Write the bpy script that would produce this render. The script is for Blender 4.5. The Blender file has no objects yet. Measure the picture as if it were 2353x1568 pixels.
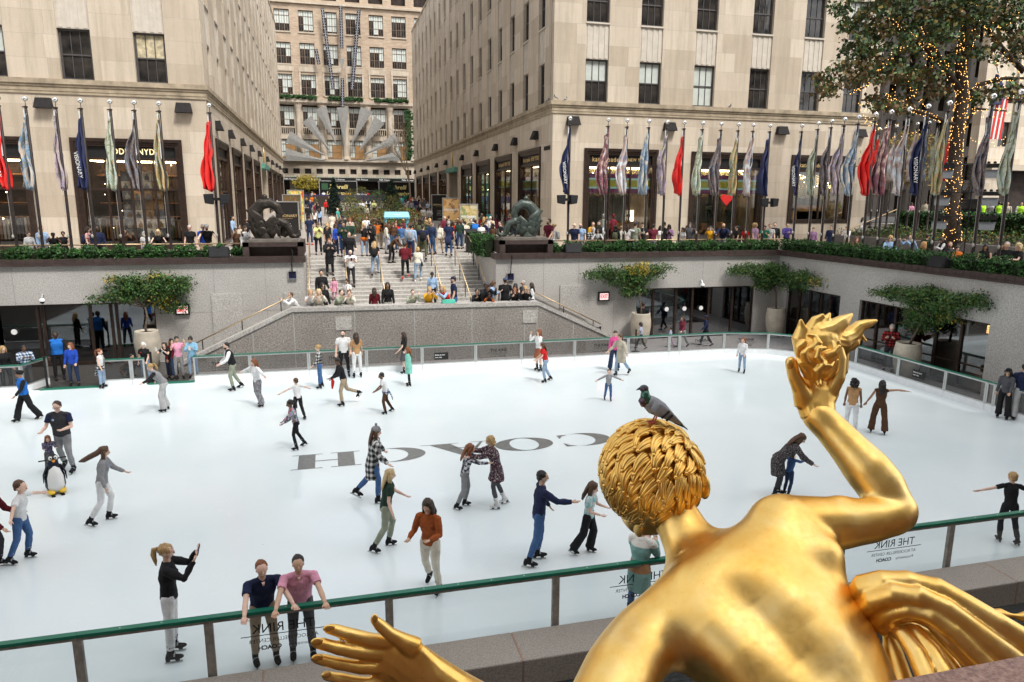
EXPO=1.45
import bpy, bmesh, math, random
from mathutils import Vector, Matrix, noise, Quaternion
random.seed(7)
sc=bpy.context.scene
COL=sc.collection
R=math.radians
# ---------------------------------------------------------------- camera
CW,CH=2353.,1568.
CF=1625.;CP=R(11.255);PSI=R(14.51);HC=6.6;RO=0.0061
_sp,_cp,_ss,_cs=math.sin(CP),math.cos(CP),math.sin(PSI),math.cos(PSI)
_r=Vector((_cs,-_ss,0));_U=Vector((_ss*_sp,_cs*_sp,_cp));_F=Vector((_ss*_cp,_cs*_cp,-_sp))
CAM=Vector((0,0,HC))
def ray(x,y):
    u=x-CW/2;v=y-CH/2
    c,s=math.cos(RO),math.sin(RO)
    a=u*c+v*s;b=-u*s+v*c
    return _r*a-_U*b+_F*CF
def atz(x,y,z):
    d=ray(x,y);return CAM+d*((z-HC)/d.z)
def aty(x,y,Y):
    d=ray(x,y);return CAM+d*(Y/d.y)
def atx(x,y,X):
    d=ray(x,y);return CAM+d*(X/d.x)
def atd(x,y,dep):
    return CAM+ray(x,y)*(dep/CF)
cam=bpy.data.cameras.new('camera');camo=bpy.data.objects.new('camera',cam);COL.objects.link(camo)
cam.sensor_width=36;cam.lens=36*CF/CW;cam.clip_end=1500;cam.clip_start=.05
c,s=math.cos(RO),math.sin(RO)
rr=_r*c+_U*s*1; uu=_U*c-_r*s
# image u axis (rolled): a=u c+v s ; b=-u s+v c  -> d/du = r c + U s ; d/dv = r s - U c
X_=_r*c+_U*s;Y_=_U*c-_r*s;Z_=-_F
camo.matrix_world=Matrix(((X_.x,Y_.x,Z_.x,0),(X_.y,Y_.y,Z_.y,0),(X_.z,Y_.z,Z_.z,HC),(0,0,0,1)))
sc.camera=camo
# ---------------------------------------------------------------- light
w=bpy.data.worlds.new('World');sc.world=w;w.use_nodes=True
nt=w.node_tree;nt.nodes.clear()
sky=nt.nodes.new('ShaderNodeTexSky');sky.sky_type='NISHITA';sky.sun_disc=False
SUN_EL,SUN_AZ=R(56),R(155)
sky.sun_elevation=SUN_EL;sky.sun_rotation=SUN_AZ
sky.air_density=1.0;sky.dust_density=2.0;sky.ozone_density=.6
hs=nt.nodes.new('ShaderNodeHueSaturation');hs.inputs['Saturation'].default_value=.14
bg=nt.nodes.new('ShaderNodeBackground');bg.inputs[1].default_value=.13
wo=nt.nodes.new('ShaderNodeOutputWorld')
nt.links.new(sky.outputs[0],hs.inputs['Color']);nt.links.new(hs.outputs[0],bg.inputs[0]);nt.links.new(bg.outputs[0],wo.inputs[0])
sl=bpy.data.lights.new('sun','SUN');sl.energy=1.5;sl.angle=R(12);sl.color=(1,.96,.9)
so=bpy.data.objects.new('sun',sl);COL.objects.link(so)
sd=Vector((math.sin(SUN_AZ)*math.cos(SUN_EL),math.cos(SUN_AZ)*math.cos(SUN_EL),math.sin(SUN_EL)))
so.rotation_euler=(sd).to_track_quat('Z','Y').to_euler()
sc.view_settings.view_transform='Standard';sc.view_settings.look='None';sc.view_settings.gamma=1;sc.view_settings.exposure=EXPO
sc.render.film_transparent=False
sc.cycles.max_bounces=6;sc.cycles.transparent_max_bounces=10;sc.cycles.use_adaptive_sampling=True
sc.cycles.sample_clamp_indirect=4
try:
    sc.cycles.use_denoising=True;sc.cycles.denoiser='OPENIMAGEDENOISE'
except Exception: pass
# ---------------------------------------------------------------- materials
MATS={}
def mk(name):
    m=bpy.data.materials.new(name);m.use_nodes=True
    n=m.node_tree;n.nodes.clear()
    o=n.nodes.new('ShaderNodeOutputMaterial');b=n.nodes.new('ShaderNodeBsdfPrincipled')
    n.links.new(b.outputs[0],o.inputs[0]);return m,n,b
def node(n,t,**k):
    x=n.nodes.new(t)
    for a,v in k.items():
        if a.startswith('_'): x.inputs[a[1:].replace('_',' ')].default_value=v
        else: setattr(x,a,v)
    return x
def ramp(n,fac,stops):
    r=n.nodes.new('ShaderNodeValToRGB');e=r.color_ramp.elements
    while len(e)<len(stops): e.new(.5)
    for i,(p,c) in enumerate(stops):
        e[i].position=p;e[i].color=(*c,1) if len(c)==3 else c
    n.links.new(fac,r.inputs[0]);return r.outputs[0]
def coords(n,kind='Object',scale=(1,1,1)):
    t=n.nodes.new('ShaderNodeTexCoord');mp=n.nodes.new('ShaderNodeMapping')
    mp.inputs['Scale'].default_value=scale
    n.links.new(t.outputs[kind],mp.inputs[0]);return mp.outputs[0]
def noi(n,vec,scale,detail=3,rough=.6,out='Fac'):
    x=n.nodes.new('ShaderNodeTexNoise');x.inputs['Scale'].default_value=scale;x.inputs['Detail'].default_value=detail;x.inputs['Roughness'].default_value=rough
    if vec is not None: n.links.new(vec,x.inputs['Vector'])
    return x.outputs[out]
def mixc(n,fac,a,b,mode='MIX'):
    m=n.nodes.new('ShaderNodeMix');m.data_type='RGBA';m.blend_type=mode
    if isinstance(fac,(int,float)): m.inputs[0].default_value=fac
    else: n.links.new(fac,m.inputs[0])
    for i,v in ((6,a),(7,b)):
        if isinstance(v,tuple): m.inputs[i].default_value=(*v[:3],1)
        else: n.links.new(v,m.inputs[i])
    return m.outputs[2]
def bump(n,b,h,strength=.3,dist=.01):
    x=n.nodes.new('ShaderNodeBump');x.inputs['Strength'].default_value=strength;x.inputs['Distance'].default_value=dist
    n.links.new(h,x.inputs['Height']);n.links.new(x.outputs[0],b.inputs['Normal'])
def setp(b,**k):
    for a,v in k.items(): b.inputs[a.replace('_',' ')].default_value=v
def M(name,col=(.5,.5,.5),rough=.6,metal=0.,var=.12,vs=6.,bs=0.,bsc=40.,emis=None,spec=.5,alpha=None):
    """plain material with a little procedural variation"""
    if name in MATS: return MATS[name]
    if max(col)<.07 and spec==.5: spec=.22
    m,n,b=mk(name);v=coords(n)
    f=noi(n,v,vs,4)
    lo=tuple(max(0,c*(1-var)) for c in col);hi=tuple(min(1,c*(1+var)) for c in col)
    n.links.new(ramp(n,f,[(.3,lo),(.7,hi)]),b.inputs['Base Color'])
    setp(b,Roughness=rough,Metallic=metal);b.inputs['Specular IOR Level'].default_value=spec
    if bs: bump(n,b,noi(n,v,bsc,4),bs,.02)
    if emis: b.inputs['Emission Color'].default_value=(*emis[:3],1);b.inputs['Emission Strength'].default_value=emis[3]
    if alpha is not None: b.inputs['Alpha'].default_value=alpha
    MATS[name]=m;return m
# ---------------------------------------------------------------- mesh builder
class MB:
    def __init__(s): s.v=[];s.f=[];s.m=[];s.mi=0
    def q(s,*p):
        i=len(s.v);s.v+= [tuple(a) for a in p];s.f.append(tuple(range(i,i+len(p))));s.m.append(s.mi)
    def box(s,x0,y0,z0,x1,y1,z1):
        if x0>x1:x0,x1=x1,x0
        if y0>y1:y0,y1=y1,y0
        if z0>z1:z0,z1=z1,z0
        i=len(s.v)
        s.v+=[(x0,y0,z0),(x1,y0,z0),(x1,y1,z0),(x0,y1,z0),(x0,y0,z1),(x1,y0,z1),(x1,y1,z1),(x0,y1,z1)]
        for f in ((0,3,2,1),(4,5,6,7),(0,1,5,4),(1,2,6,5),(2,3,7,6),(3,0,4,7)):
            s.f.append(tuple(i+k for k in f));s.m.append(s.mi)
    def hexa(s,p):
        i=len(s.v);s.v+=[tuple(a) for a in p]
        for f in ((0,3,2,1),(4,5,6,7),(0,1,5,4),(1,2,6,5),(2,3,7,6),(3,0,4,7)):
            s.f.append(tuple(i+k for k in f));s.m.append(s.mi)
    def bar(s,a,b,w,h=None,up=(0,0,1)):
        a=Vector(a);b=Vector(b);h=h or w;d=(b-a).normalized();up=Vector(up)
        if abs(d.dot(up))>.98: up=Vector((0,1,0))
        sx=d.cross(up).normalized()*w/2;sy=sx.cross(d).normalized()*h/2
        s.hexa([a-sx-sy,a+sx-sy,b+sx-sy,b-sx-sy,a-sx+sy,a+sx+sy,b+sx+sy,b-sx+sy])
    def ring(s,c,sx,sy,rx,ry,n,ph=0):
        i=len(s.v)
        for k in range(n):
            t=2*math.pi*k/n+ph
            s.v.append(tuple(c+sx*(rx*math.cos(t))+sy*(ry*math.sin(t))))
        return i
    def loft(s,pts,rad,n=10,side=(1,0,0),cap=True,shape=None):
        """pts: points, rad: scalar or (rx,ry); rx along the side vector"""
        P=[Vector(p) for p in pts];side=Vector(side);prev=None
        for j,p in enumerate(P):
            d=(P[min(j+1,len(P)-1)]-P[max(j-1,0)])
            if d.length<1e-7: d=Vector((0,0,1))
            d.normalize()
            sx=side-d*side.dot(d)
            if sx.length<.05:
                sx=Vector((0,1,0));sx=sx-d*sx.dot(d)
            sx.normalize();sy=d.cross(sx)
            r=rad[j] if isinstance(rad,(list,tuple)) else rad
            rx,ry=r if isinstance(r,(list,tuple)) else (r,r)
            i=s.ring(p,sx,sy,rx,ry,n)
            if prev is not None:
                for k in range(n):
                    s.f.append((prev+k,prev+(k+1)%n,i+(k+1)%n,i+k));s.m.append(s.mi)
            elif cap: s.f.append(tuple(i+k for k in reversed(range(n))));s.m.append(s.mi)
            prev=i
        if cap: s.f.append(tuple(prev+k for k in range(n)));s.m.append(s.mi)
    def ell(s,c,r,nu=12,nv=8,rot=None):
        c=Vector(c);pts=[]
        if not isinstance(r,(tuple,list)): r=(r,r,r)
        i=len(s.v)
        for a in range(1,nv):
            t=math.pi*a/nv
            for b in range(nu):
                p=2*math.pi*b/nu
                q=Vector((r[0]*math.sin(t)*math.cos(p),r[1]*math.sin(t)*math.sin(p),r[2]*math.cos(t)))
                if rot: q=rot@q
                s.v.append(tuple(c+q))
        tp=Vector((0,0,r[2]));
        if rot: tp=rot@tp
        s.v.append(tuple(c+tp));s.v.append(tuple(c-tp));T=len(s.v)-2;B=T+1
        for b in range(nu):
            s.f.append((T,i+b,i+(b+1)%nu));s.m.append(s.mi)
            s.f.append((B,i+(nv-2)*nu+(b+1)%nu,i+(nv-2)*nu+b));s.m.append(s.mi)
            for a in range(nv-2):
                s.f.append((i+a*nu+b,i+(a+1)*nu+b,i+(a+1)*nu+(b+1)%nu,i+a*nu+(b+1)%nu));s.m.append(s.mi)
    def lathe(s,c,prof,n=20):
        c=Vector(c);prev=None
        for (r,z) in prof:
            i=s.ring(c+Vector((0,0,z)),Vector((1,0,0)),Vector((0,1,0)),max(r,1e-4),max(r,1e-4),n)
            if prev is not None:
                for k in range(n): s.f.append((prev+k,prev+(k+1)%n,i+(k+1)%n,i+k));s.m.append(s.mi)
            prev=i
    def prism(s,poly,o,ax,ay,az,depth):
        """poly 2D extruded: o + ax*x + ay*y, thickness depth along az"""
        o=Vector(o);ax=Vector(ax);ay=Vector(ay);az=Vector(az)
        n=len(poly);i=len(s.v)
        for d in (0,depth):
            for (x,y) in poly: s.v.append(tuple(o+ax*x+ay*y+az*d))
        s.f.append(tuple(i+k for k in range(n)));s.m.append(s.mi)
        s.f.append(tuple(i+n+k for k in reversed(range(n))));s.m.append(s.mi)
        for k in range(n):
            s.f.append((i+k,i+n+k,i+n+(k+1)%n,i+(k+1)%n));s.m.append(s.mi)
    def fb(s,mp,u0,u1,d0,d1,z0,z1):
        a=mp(u0,d0,z0);b=mp(u1,d1,z1);s.box(a[0],a[1],a[2],b[0],b[1],b[2])
    def mesh(s,name,mats,smooth=False,fix=True):
        me=bpy.data.meshes.new(name);me.from_pydata(s.v,[],s.f)
        for m in (mats if isinstance(mats,(list,tuple)) else [mats]): me.materials.append(m)
        if any(s.m): me.polygons.foreach_set('material_index',s.m)
        if fix:
            b=bmesh.new();b.from_mesh(me);bmesh.ops.recalc_face_normals(b,faces=b.faces);b.to_mesh(me);b.free()
        if smooth: me.polygons.foreach_set('use_smooth',[True]*len(me.polygons))
        me.update();return me
    def build(s,name,mats,parent=None,smooth=False,loc=None,fix=True):
        return O(name,s.mesh(name,mats,smooth,fix),parent,loc)
def O(name,me,parent=None,loc=None):
    o=bpy.data.objects.new(name,me);COL.objects.link(o)
    if parent is not None: o.parent=parent
    if loc is not None: o.location=loc
    return o
def E_(name,loc=(0,0,0),rz=0):
    o=bpy.data.objects.new(name,None);COL.objects.link(o);o.location=loc;o.rotation_euler=(0,0,rz);o.empty_display_size=.1;return o
LAB={}
def tag(o,label,cat,group=None,kind=None):
    if label in LAB and not group: print('DUPLABEL',label)
    LAB[label]=1
    o['label']=label;o['category']=cat
    if group: o['group']=group
    if kind: o['kind']=kind
    return o
def struct(o,label=None,cat=None):
    o['kind']='structure'
    if label: o['label']=label
    if cat: o['category']=cat
    return o
def copy_tree(o,parent=None):
    c=o.copy();COL.objects.link(c);c.parent=parent
    for ch in list(o.children): copy_tree(ch,c)
    return c
def bevel(o,w=.01,seg=1):
    m=o.modifiers.new('b','BEVEL');m.width=w;m.segments=seg;m.limit_method='ANGLE'
TS=bpy.data.scenes.new('workbench')
def evalmesh(o):
    TS.collection.objects.link(o);vl=TS.view_layers[0];vl.update();dg=vl.depsgraph
    me=bpy.data.meshes.new_from_object(o.evaluated_get(dg),depsgraph=dg)
    TS.collection.objects.unlink(o);bpy.data.objects.remove(o);return me
def remesh(mb,name,mats,voxel,sm=2,parent=None,loc=None,tex=None,raw=None):
    """fuse the closed pieces of mb into one continuous skin"""
    me=mb.mesh(name+'_t',[]);o=bpy.data.objects.new('t',me)
    m=o.modifiers.new('r','REMESH');m.mode='VOXEL';m.voxel_size=voxel;m.use_smooth_shade=True
    if sm:
        k=o.modifiers.new('s','SMOOTH');k.iterations=sm;k.factor=.6
    r=evalmesh(o);bpy.data.meshes.remove(me)
    r.name=name
    for x in (mats if isinstance(mats,(list,tuple)) else [mats]): r.materials.append(x)
    if raw: return r
    r.polygons.foreach_set('use_smooth',[True]*len(r.polygons))
    return O(name,r,parent,loc)
def text(name,body,size,mat,parent,mtx,ext=.01,align='CENTER',shear=0,bold=0,sx=1,spacing=1):
    c=bpy.data.curves.new(name,'FONT');c.body=body;c.size=size;c.extrude=ext;c.align_x=align;c.align_y='CENTER';c.shear=shear;c.offset=bold;c.space_character=spacing
    c.resolution_u=3
    o=bpy.data.objects.new('t',c);me=evalmesh(o)
    me.name=name;me.materials.clear();me.materials.append(mat)
    me.transform(mtx@Matrix.Diagonal((sx,1,1,1)))
    return O(name,me,parent)
def fmat(o,ax,ay):
    """text plane: origin o, x direction ax, y(up) direction ay"""
    ax=Vector(ax).normalized();ay=Vector(ay).normalized();az=ax.cross(ay)
    return Matrix(((ax.x,ay.x,az.x,o[0]),(ax.y,ay.y,az.y,o[1]),(ax.z,ay.z,az.z,o[2]),(0,0,0,1)))
def gz(x,y):
    """walking level of the place"""
    if y<30.99 and x<21.8:
        return 0.02
    if -1.05<x<7.25 and y<36.5: return 1.35+max(0,math.ceil((y-31.2)/.331))*.153 if y>31.2 else 1.35
    if y<44: return 3.8
    return 3.8+(y-44)*.0338 if y<112 else 6.1
# ---------------------------------------------------------------- stone, ice and other materials
def limestone(name,base,bw=2.4,bh=1.12,dirt=(.30,.26,.19)):
    m,n,b=mk(name);v=coords(n)
    sep=node(n,'ShaderNodeSeparateXYZ');n.links.new(v,sep.inputs[0])
    add=node(n,'ShaderNodeMath',operation='ADD');n.links.new(sep.outputs[0],add.inputs[0]);n.links.new(sep.outputs[1],add.inputs[1])
    cb=node(n,'ShaderNodeCombineXYZ');n.links.new(add.outputs[0],cb.inputs[0]);n.links.new(sep.outputs[2],cb.inputs[1])
    br=node(n,'ShaderNodeTexBrick',offset=.37,squash=.72,squash_frequency=3,_Scale=1.,_Mortar_Size=.012,_Mortar_Smooth=.3,_Bias=-.1,_Brick_Width=bw,_Row_Height=bh)
    a=tuple(c*1.12 for c in base);d=tuple(c*k for c,k in zip(base,(.66,.59,.51)))
    br.inputs['Color1'].default_value=(*a,1);br.inputs['Color2'].default_value=(*d,1);br.inputs['Mortar'].default_value=(*[c*.62 for c in base],1)
    n.links.new(cb.outputs[0],br.inputs['Vector'])
    f=noi(n,v,1.3,6,.7);f2=noi(n,v,26,4,.7)
    c1=mixc(n,.25,br.outputs[0],ramp(n,f,[(.3,tuple(c*.75 for c in base)),(.7,tuple(c*1.15 for c in base))]))
    c2=mixc(n,.18,c1,ramp(n,f2,[(.35,(.2,.18,.15)),(.65,(.85,.82,.76))]))
    # rain streaks: noise stretched vertically
    vs=coords(n,scale=(1.1,1.1,.09));f3=noi(n,vs,2.2,5,.7)
    k=ramp(n,f3,[(.44,(0,0,0)),(.72,(.6,.6,.6))])
    c3=mixc(n,k,c2,dirt)
    n.links.new(c3,b.inputs['Base Color']);setp(b,Roughness=.85)
    bump(n,b,f2,.15,.01);return m
def granite(name,base,dark,light,sc=38.,rough=.6,mort=None,bump_s=.1):
    m,n,b=mk(name);v=coords(n)
    f=noi(n,v,sc,3,.8);f2=noi(n,v,sc*.6,2,.7);f3=noi(n,v,.7,4,.6)
    c=ramp(n,f,[(.34,dark),(.48,base),(.6,light)])
    c=mixc(n,.3,c,ramp(n,f2,[(.35,dark),(.65,light)]))
    c=mixc(n,ramp(n,f3,[(.4,(0,0,0)),(.75,(.3,.3,.3))]),c,dark)
    n.links.new(c,b.inputs['Base Color']);setp(b,Roughness=rough);bump(n,b,f,bump_s,.004);return m
LIME=limestone('limestone',(.53,.445,.345))
LIME2=limestone('limestone_side',(.53,.445,.345),1.9,1.12)
SPAN=M('spandrel_stone',(.52,.47,.40),.85,var=.1,vs=2.5)
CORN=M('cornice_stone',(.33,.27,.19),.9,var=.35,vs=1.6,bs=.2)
GRAN=granite('grey_granite',(.385,.37,.345),(.20,.185,.17),(.60,.58,.55),30)
GRAND=granite('dark_speckled_granite',(.24,.215,.19),(.09,.08,.07),(.42,.39,.36),20,.55)
GSTEP=granite('stair_granite',(.38,.36,.33),(.24,.22,.2),(.55,.53,.5),14,.7)
GKERB=granite('kerb_granite',(.33,.29,.24),(.17,.15,.13),(.42,.38,.34),55,.7)
GRED=granite('red_granite',(.30,.15,.11),(.12,.07,.06),(.45,.28,.22),60,.45)
CAPM=M('dark_bronze_stone',(.055,.038,.034),.55,var=.25,vs=4)
PAVE=granite('plaza_paving_mat',(.30,.265,.235),(.2,.175,.15),(.4,.36,.33),9,.8)
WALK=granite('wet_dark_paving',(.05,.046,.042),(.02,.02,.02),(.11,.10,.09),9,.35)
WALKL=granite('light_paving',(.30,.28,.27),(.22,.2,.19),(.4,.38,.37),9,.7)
BRZ=M('bronze_frame',(.045,.03,.024),.35,.3,var=.3)
BLK=M('black_paint',(.018,.018,.018),.45,var=.2)
BRASS=M('brass_rail',(.50,.37,.22),.4,.8,var=.15)
ALU=M('aluminium',(.55,.56,.55),.42,.75,var=.12,vs=3)
WHITE=M('white_plastic',(.82,.84,.85),.35,var=.05)
GREEN=M('green_rail',(.01,.16,.10),.4,var=.12)
SIGNW=M('white_lettering',(.8,.8,.78),.5,var=.02)
GOLDL=M('gold_lettering',(.75,.52,.22),.35,.5,var=.05)
def glass(name,tint,refl=.12,a=.25,rough=.03):
    """see-through pane: tinted transparency plus mirror-like reflection by angle"""
    m=bpy.data.materials.new(name);m.use_nodes=True;n=m.node_tree;n.nodes.clear()
    o=n.nodes.new('ShaderNodeOutputMaterial');t=n.nodes.new('ShaderNodeBsdfTransparent');t.inputs[0].default_value=(*tint,1)
    g=n.nodes.new('ShaderNodeBsdfGlossy');g.inputs['Roughness'].default_value=rough;g.inputs[0].default_value=(.9,.92,.95,1)
    fr=n.nodes.new('ShaderNodeLayerWeight');fr.inputs[0].default_value=.5
    pw=n.nodes.new('ShaderNodeMath');pw.operation='POWER';pw.inputs[1].default_value=4.5;n.links.new(fr.outputs['Facing'],pw.inputs[0])
    mt=n.nodes.new('ShaderNodeMath');mt.operation='ADD';mt.inputs[1].default_value=refl+.03;mt.use_clamp=True
    n.links.new(pw.outputs[0],mt.inputs[0])
    mx=n.nodes.new('ShaderNodeMixShader');n.links.new(mt.outputs[0],mx.inputs[0]);n.links.new(t.outputs[0],mx.inputs[1]);n.links.new(g.outputs[0],mx.inputs[2])
    n.links.new(mx.outputs[0],o.inputs[0]);return m
PANE=glass('clear_pane',(.92,.935,.935),.0)
PANED=glass('tinted_pane',(.78,.78,.78),.0)
SHOPG=glass('shop_glass',(.8,.82,.8),.04)
DOORG=glass('door_glass',(.32,.31,.30),.16)
def darkglass():
    m,n,b=mk('window_glass');v=coords(n)
    f=noi(n,v,.9,3)
    n.links.new(ramp(n,f,[(.35,(.012,.012,.013)),(.7,(.07,.06,.05))]),b.inputs['Base Color'])
    setp(b,Roughness=.06);b.inputs['Specular IOR Level'].default_value=.45
    bump(n,b,noi(n,v,1.6,2),.12,.05);return m
WGL=darkglass()
def ice_m():
    m,n,b=mk('ice_surface');v=coords(n)
    f=noi(n,v,.16,5,.6)
    c=ramp(n,f,[(.3,(.72,.815,.84)),(.7,(.78,.86,.88))])
    for sc_,lo in ((.55,.5),(1.3,.47),(.9,.56),(1.9,.52),(.35,.45)):
        w_=node(n,'ShaderNodeTexNoise',_Scale=sc_,_Detail=2.,_Distortion=2.5);n.links.new(v,w_.inputs['Vector'])
        k=ramp(n,w_.outputs[0],[(lo-.004,(0,0,0)),(lo,(.5,.5,.5)),(lo+.004,(0,0,0))]);c=mixc(n,k,c,(.86,.89,.90))
    f3=noi(n,v,.5,2,.5);c=mixc(n,ramp(n,f3,[(.35,(0,0,0)),(.85,(.4,.4,.4))]),c,(.82,.87,.88))
    vo=node(n,'ShaderNodeTexVoronoi',feature='F1',_Scale=3.3);n.links.new(v,vo.inputs['Vector'])
    sp=ramp(n,vo.outputs['Distance'],[(.0,(1,1,1)),(.028,(1,1,1)),(.04,(0,0,0))])
    g=noi(n,v,.9,2);gg=ramp(n,g,[(.60,(0,0,0)),(.64,(1,1,1))])
    c=mixc(n,mixc(n,1.,sp,gg,'MULTIPLY'),c,(.30,.31,.30))
    n.links.new(c,b.inputs['Base Color'])
    n.links.new(ramp(n,f3,[(.3,(.08,.08,.08)),(.7,(.26,.26,.26))]),b.inputs['Roughness'])
    b.inputs['Specular IOR Level'].default_value=.45
    bump(n,b,noi(n,v,2.5,4),.03,.01);return m
ICE=ice_m()
# ---------------------------------------------------------------- ground sheets
g=MB();g.box(-400,-300,-1.3,600,700,-1.2);struct(g.build('ground',PAVE))
# ice slab and its edge
XR=20.45;XL=-15.0;YB=27.25;YN=9.3
def rink_outline(off=0,n=10,rad=2.6):
    """closed outline, counter-clockwise"""
    a=[];x0,x1,y0,y1=XL-off,XR+off,YN-off,YB+off;r=rad+off
    for cx,cy,t0 in ((x1-r,y0+r,-90),(x1-r,y1-r,0),(x0+r,y1-r,90),(x0+r,y0+r,180)):
        rr_=r if cy>15 or cx<0 else r
        for k in range(n+1):
            t=R(t0+90*k/n);a.append((cx+rr_*math.cos(t),cy+rr_*math.sin(t)))
    return a
g=MB();g.prism(rink_outline(),(0,0,-.2),(1,0,0),(0,1,0),(0,0,1),.2);struct(g.build('ice_rink',ICE))
# walkway round the rink at ice level (dark and wet on the left, light paving on the right)
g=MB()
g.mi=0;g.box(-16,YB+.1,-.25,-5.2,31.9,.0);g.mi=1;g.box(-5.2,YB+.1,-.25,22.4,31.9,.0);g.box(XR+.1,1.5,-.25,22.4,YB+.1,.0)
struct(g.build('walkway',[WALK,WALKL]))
# upper plaza at street level with an opening for the pit and the stairs
g=MB()
Z=3.8
g.box(-60,31.3,Z-.3,-1.35,44,Z);g.box(7.55,31.3,Z-.3,22.0,44,Z);g.box(-1.35,36.55,Z-.3,7.55,44,Z)
g.box(22.0,-6,Z-.3,43,44,Z);g.box(-60,1.0,Z-.3,-16.5,31.3,Z)
struct(g.build('plaza',PAVE))
g=MB();g.hexa([(-60,44,3.4),(13.4,44,3.4),(13.4,112,5.7),(-60,112,5.7),(-60,44,3.8),(13.4,44,3.8),(13.4,112,6.1),(-60,112,6.1)])
struct(g.build('promenade_path',PAVE))
g=MB();g.box(-120,112,5.7,160,134.6,6.1);struct(g.build('avenue_road',M('asphalt',(.06,.06,.062),.85,var=.3,vs=8)))
# ---------------------------------------------------------------- retaining walls
WY=31.0;WX=21.8;ZC=4.0   # back wall face, right wall face, underside of the coping
g=MB()
def wallpiece(x0,x1,z0=0,z1=ZC): g.box(x0,WY,z0,x1,WY+.35,z1)
# back wall left part: glazed opening x -16..-6.9 below z 2.5
wallpiece(-60,-6.9,2.5);wallpiece(-6.9,-1.05)
wallpiece(7.25,14.15);wallpiece(14.15,20.55,2.5);wallpiece(20.55,21.8)
g.box(-1.4,31.35,0,-1.05,36.5,4.0);g.box(7.25,31.35,0,7.6,36.5,4.0)
bw=g.build('retaining_wall',GRAN);tag(bw,'pale grey granite wall behind the ice, pierced by the stairs and glass doors','wall')
m_=M('joint_line',(.30,.28,.27),.8)
g=MB()
for x in (-11.8,-4.6,-2.6,9.5,11.2,13.0): 
    if not(-9<x<-7) : g.box(x-.012,WY-.006,2.5 if x<-7 else .0,x+.012,WY-.001,ZC)
for x in (14.6,17.6): g.box(x-.012,WY-.006,2.5,x+.012,WY-.001,ZC)
g.box(-6.9,WY-.0065,2.0,-1.05,WY-.001,2.02);g.box(7.25,WY-.0065,2.0,14.15,WY-.001,2.02)
g.build('joint',m_,bw)
g=MB()
for x0,x1,zt in ((-4.75,-3.55,2.75),(-1.9,-1.2,2.75),(10.3,11.65,2.75)):
    g.box(x0,WY-.05,0,x1,WY-.0015,zt)
g.build('raised_panel',GRAN,bw)
g=MB()
for y0,y1,z0 in ((-6,31.35,2.55),(30.2,31.0,0),(25.2,26.4,0) ,(17.5,19.0,0)):
    g.box(WX+(.002 if z0==0 else 0),y0,z0,WX+.35,y1,2.55 if z0==0 else ZC)
sw=g.build('retaining_wall',GRAN);tag(sw,'pale grey granite wall on the right with two strips of dark glazing','wall')
g=MB();g.box(-16.5,1,-.2,-16.1,31,ZC);g.box(-16.1,.7,-.2,-12,1.0,ZC)
# coping bands with tile joints
def coping(a0,a1,fixed,axis,outer,label,z0=4.0,h=.25):
    g=MB()
    n=max(1,int(abs(a1-a0)/.33))
    L=(a1-a0)/n
    for k in range(n):
        u0=a0+k*L+.006;u1=a0+(k+1)*L-.006
        if axis=='x': g.box(u0,fixed-.10,z0+.07,u1,fixed+.6,z0+h)
        else: g.box(fixed-.10,u0,z0+.07,fixed+.6,u1,z0+h)
    if axis=='x': g.box(a0,fixed-.14,z0,a1,fixed+.6,z0+.07);g.box(a0,fixed-.085,z0+.07,a1,fixed+.59,z0+h-.01)
    else: g.box(fixed-.14,a0,z0,fixed+.6,a1,z0+.07);g.box(fixed-.085,a0,z0+.07,fixed+.59,a1,z0+h-.01)
    o=g.build('wall_coping',CAPM);tag(o,label,'wall coping');return o
coping(-60,-.95,WY,'x',0,'dark coping band along the top of the wall left of the stairs')
coping(7.15,21.9,WY,'x',0,'dark coping band along the top of the wall right of the stairs')
coping(-6,30.86,WX,'y',0,'dark coping band along the top of the right hand wall')
# ---------------------------------------------------------------- glazed doors in the walls
def stickers(mp,us,parent):
    for u in us:
        g=MB();a=mp(u,.03,1.45)
        ax=Vector(mp(1,0,0))-Vector(mp(0,0,0));nn=Vector(mp(0,1,0))-Vector(mp(0,0,0))
        g.prism([(.11*math.cos(t*math.pi/8),.11*math.sin(t*math.pi/8)) for t in range(16)],a,ax,(0,0,1),nn,.004);g.build('door_sticker',SIGNW,parent)
def glazing(name,mp,us,z0,z1,label,sol=False,mid=None):
    r=E_(name,mp(us[0],0,0));tag(r,label,'glass doors')
    r.location=(0,0,0)
    g=MB()
    for u in us: g.fb(mp,u-.05,u+.05,-.02,-.14,z0,z1)
    g.fb(mp,us[0],us[-1],-.03,-.15,z1-.07,z1+.0);g.fb(mp,us[0],us[-1],-.03,-.15,z0,z0+.12)
    if mid: g.fb(mp,us[0],us[-1],-.04,-.12,mid,mid+.05)
    g.build('door_frame',BRZ,r)
    for a,b in zip(us[:-1],us[1:]):
        g=MB();g.fb(mp,a+.05,b-.05,-.08,-.09,z0+.12,z1-.07);g.build('glass_pane',DOORG,r)
    return r
mb_=lambda u,d,z:(u,WY+.1-d,z)
mr_=lambda u,d,z:(WX+.1-d,u,z)
G1=glazing('glass_door_wall',mb_,[-15.9,-14.3,-12.5],.02,2.5,'brown framed glass doors at the far left edge of the ice level')
G2=glazing('glass_door_wall',mb_,[-12.5,-11.15,-10.95,-9.3,-8.55,-8.35,-6.9],.02,2.5,'brown framed glass doors beside the left planter tree')
G3=glazing('glass_door_wall',mb_,[14.15,15.1,16.3,17.2,18.1,19.4,20.55],.02,2.5,'brown framed glass doors right of the exit sign, between two planters')
stickers(mb_,[-12.0],G2);stickers(mb_,[15.8,16.75,17.65],G3)
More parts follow.
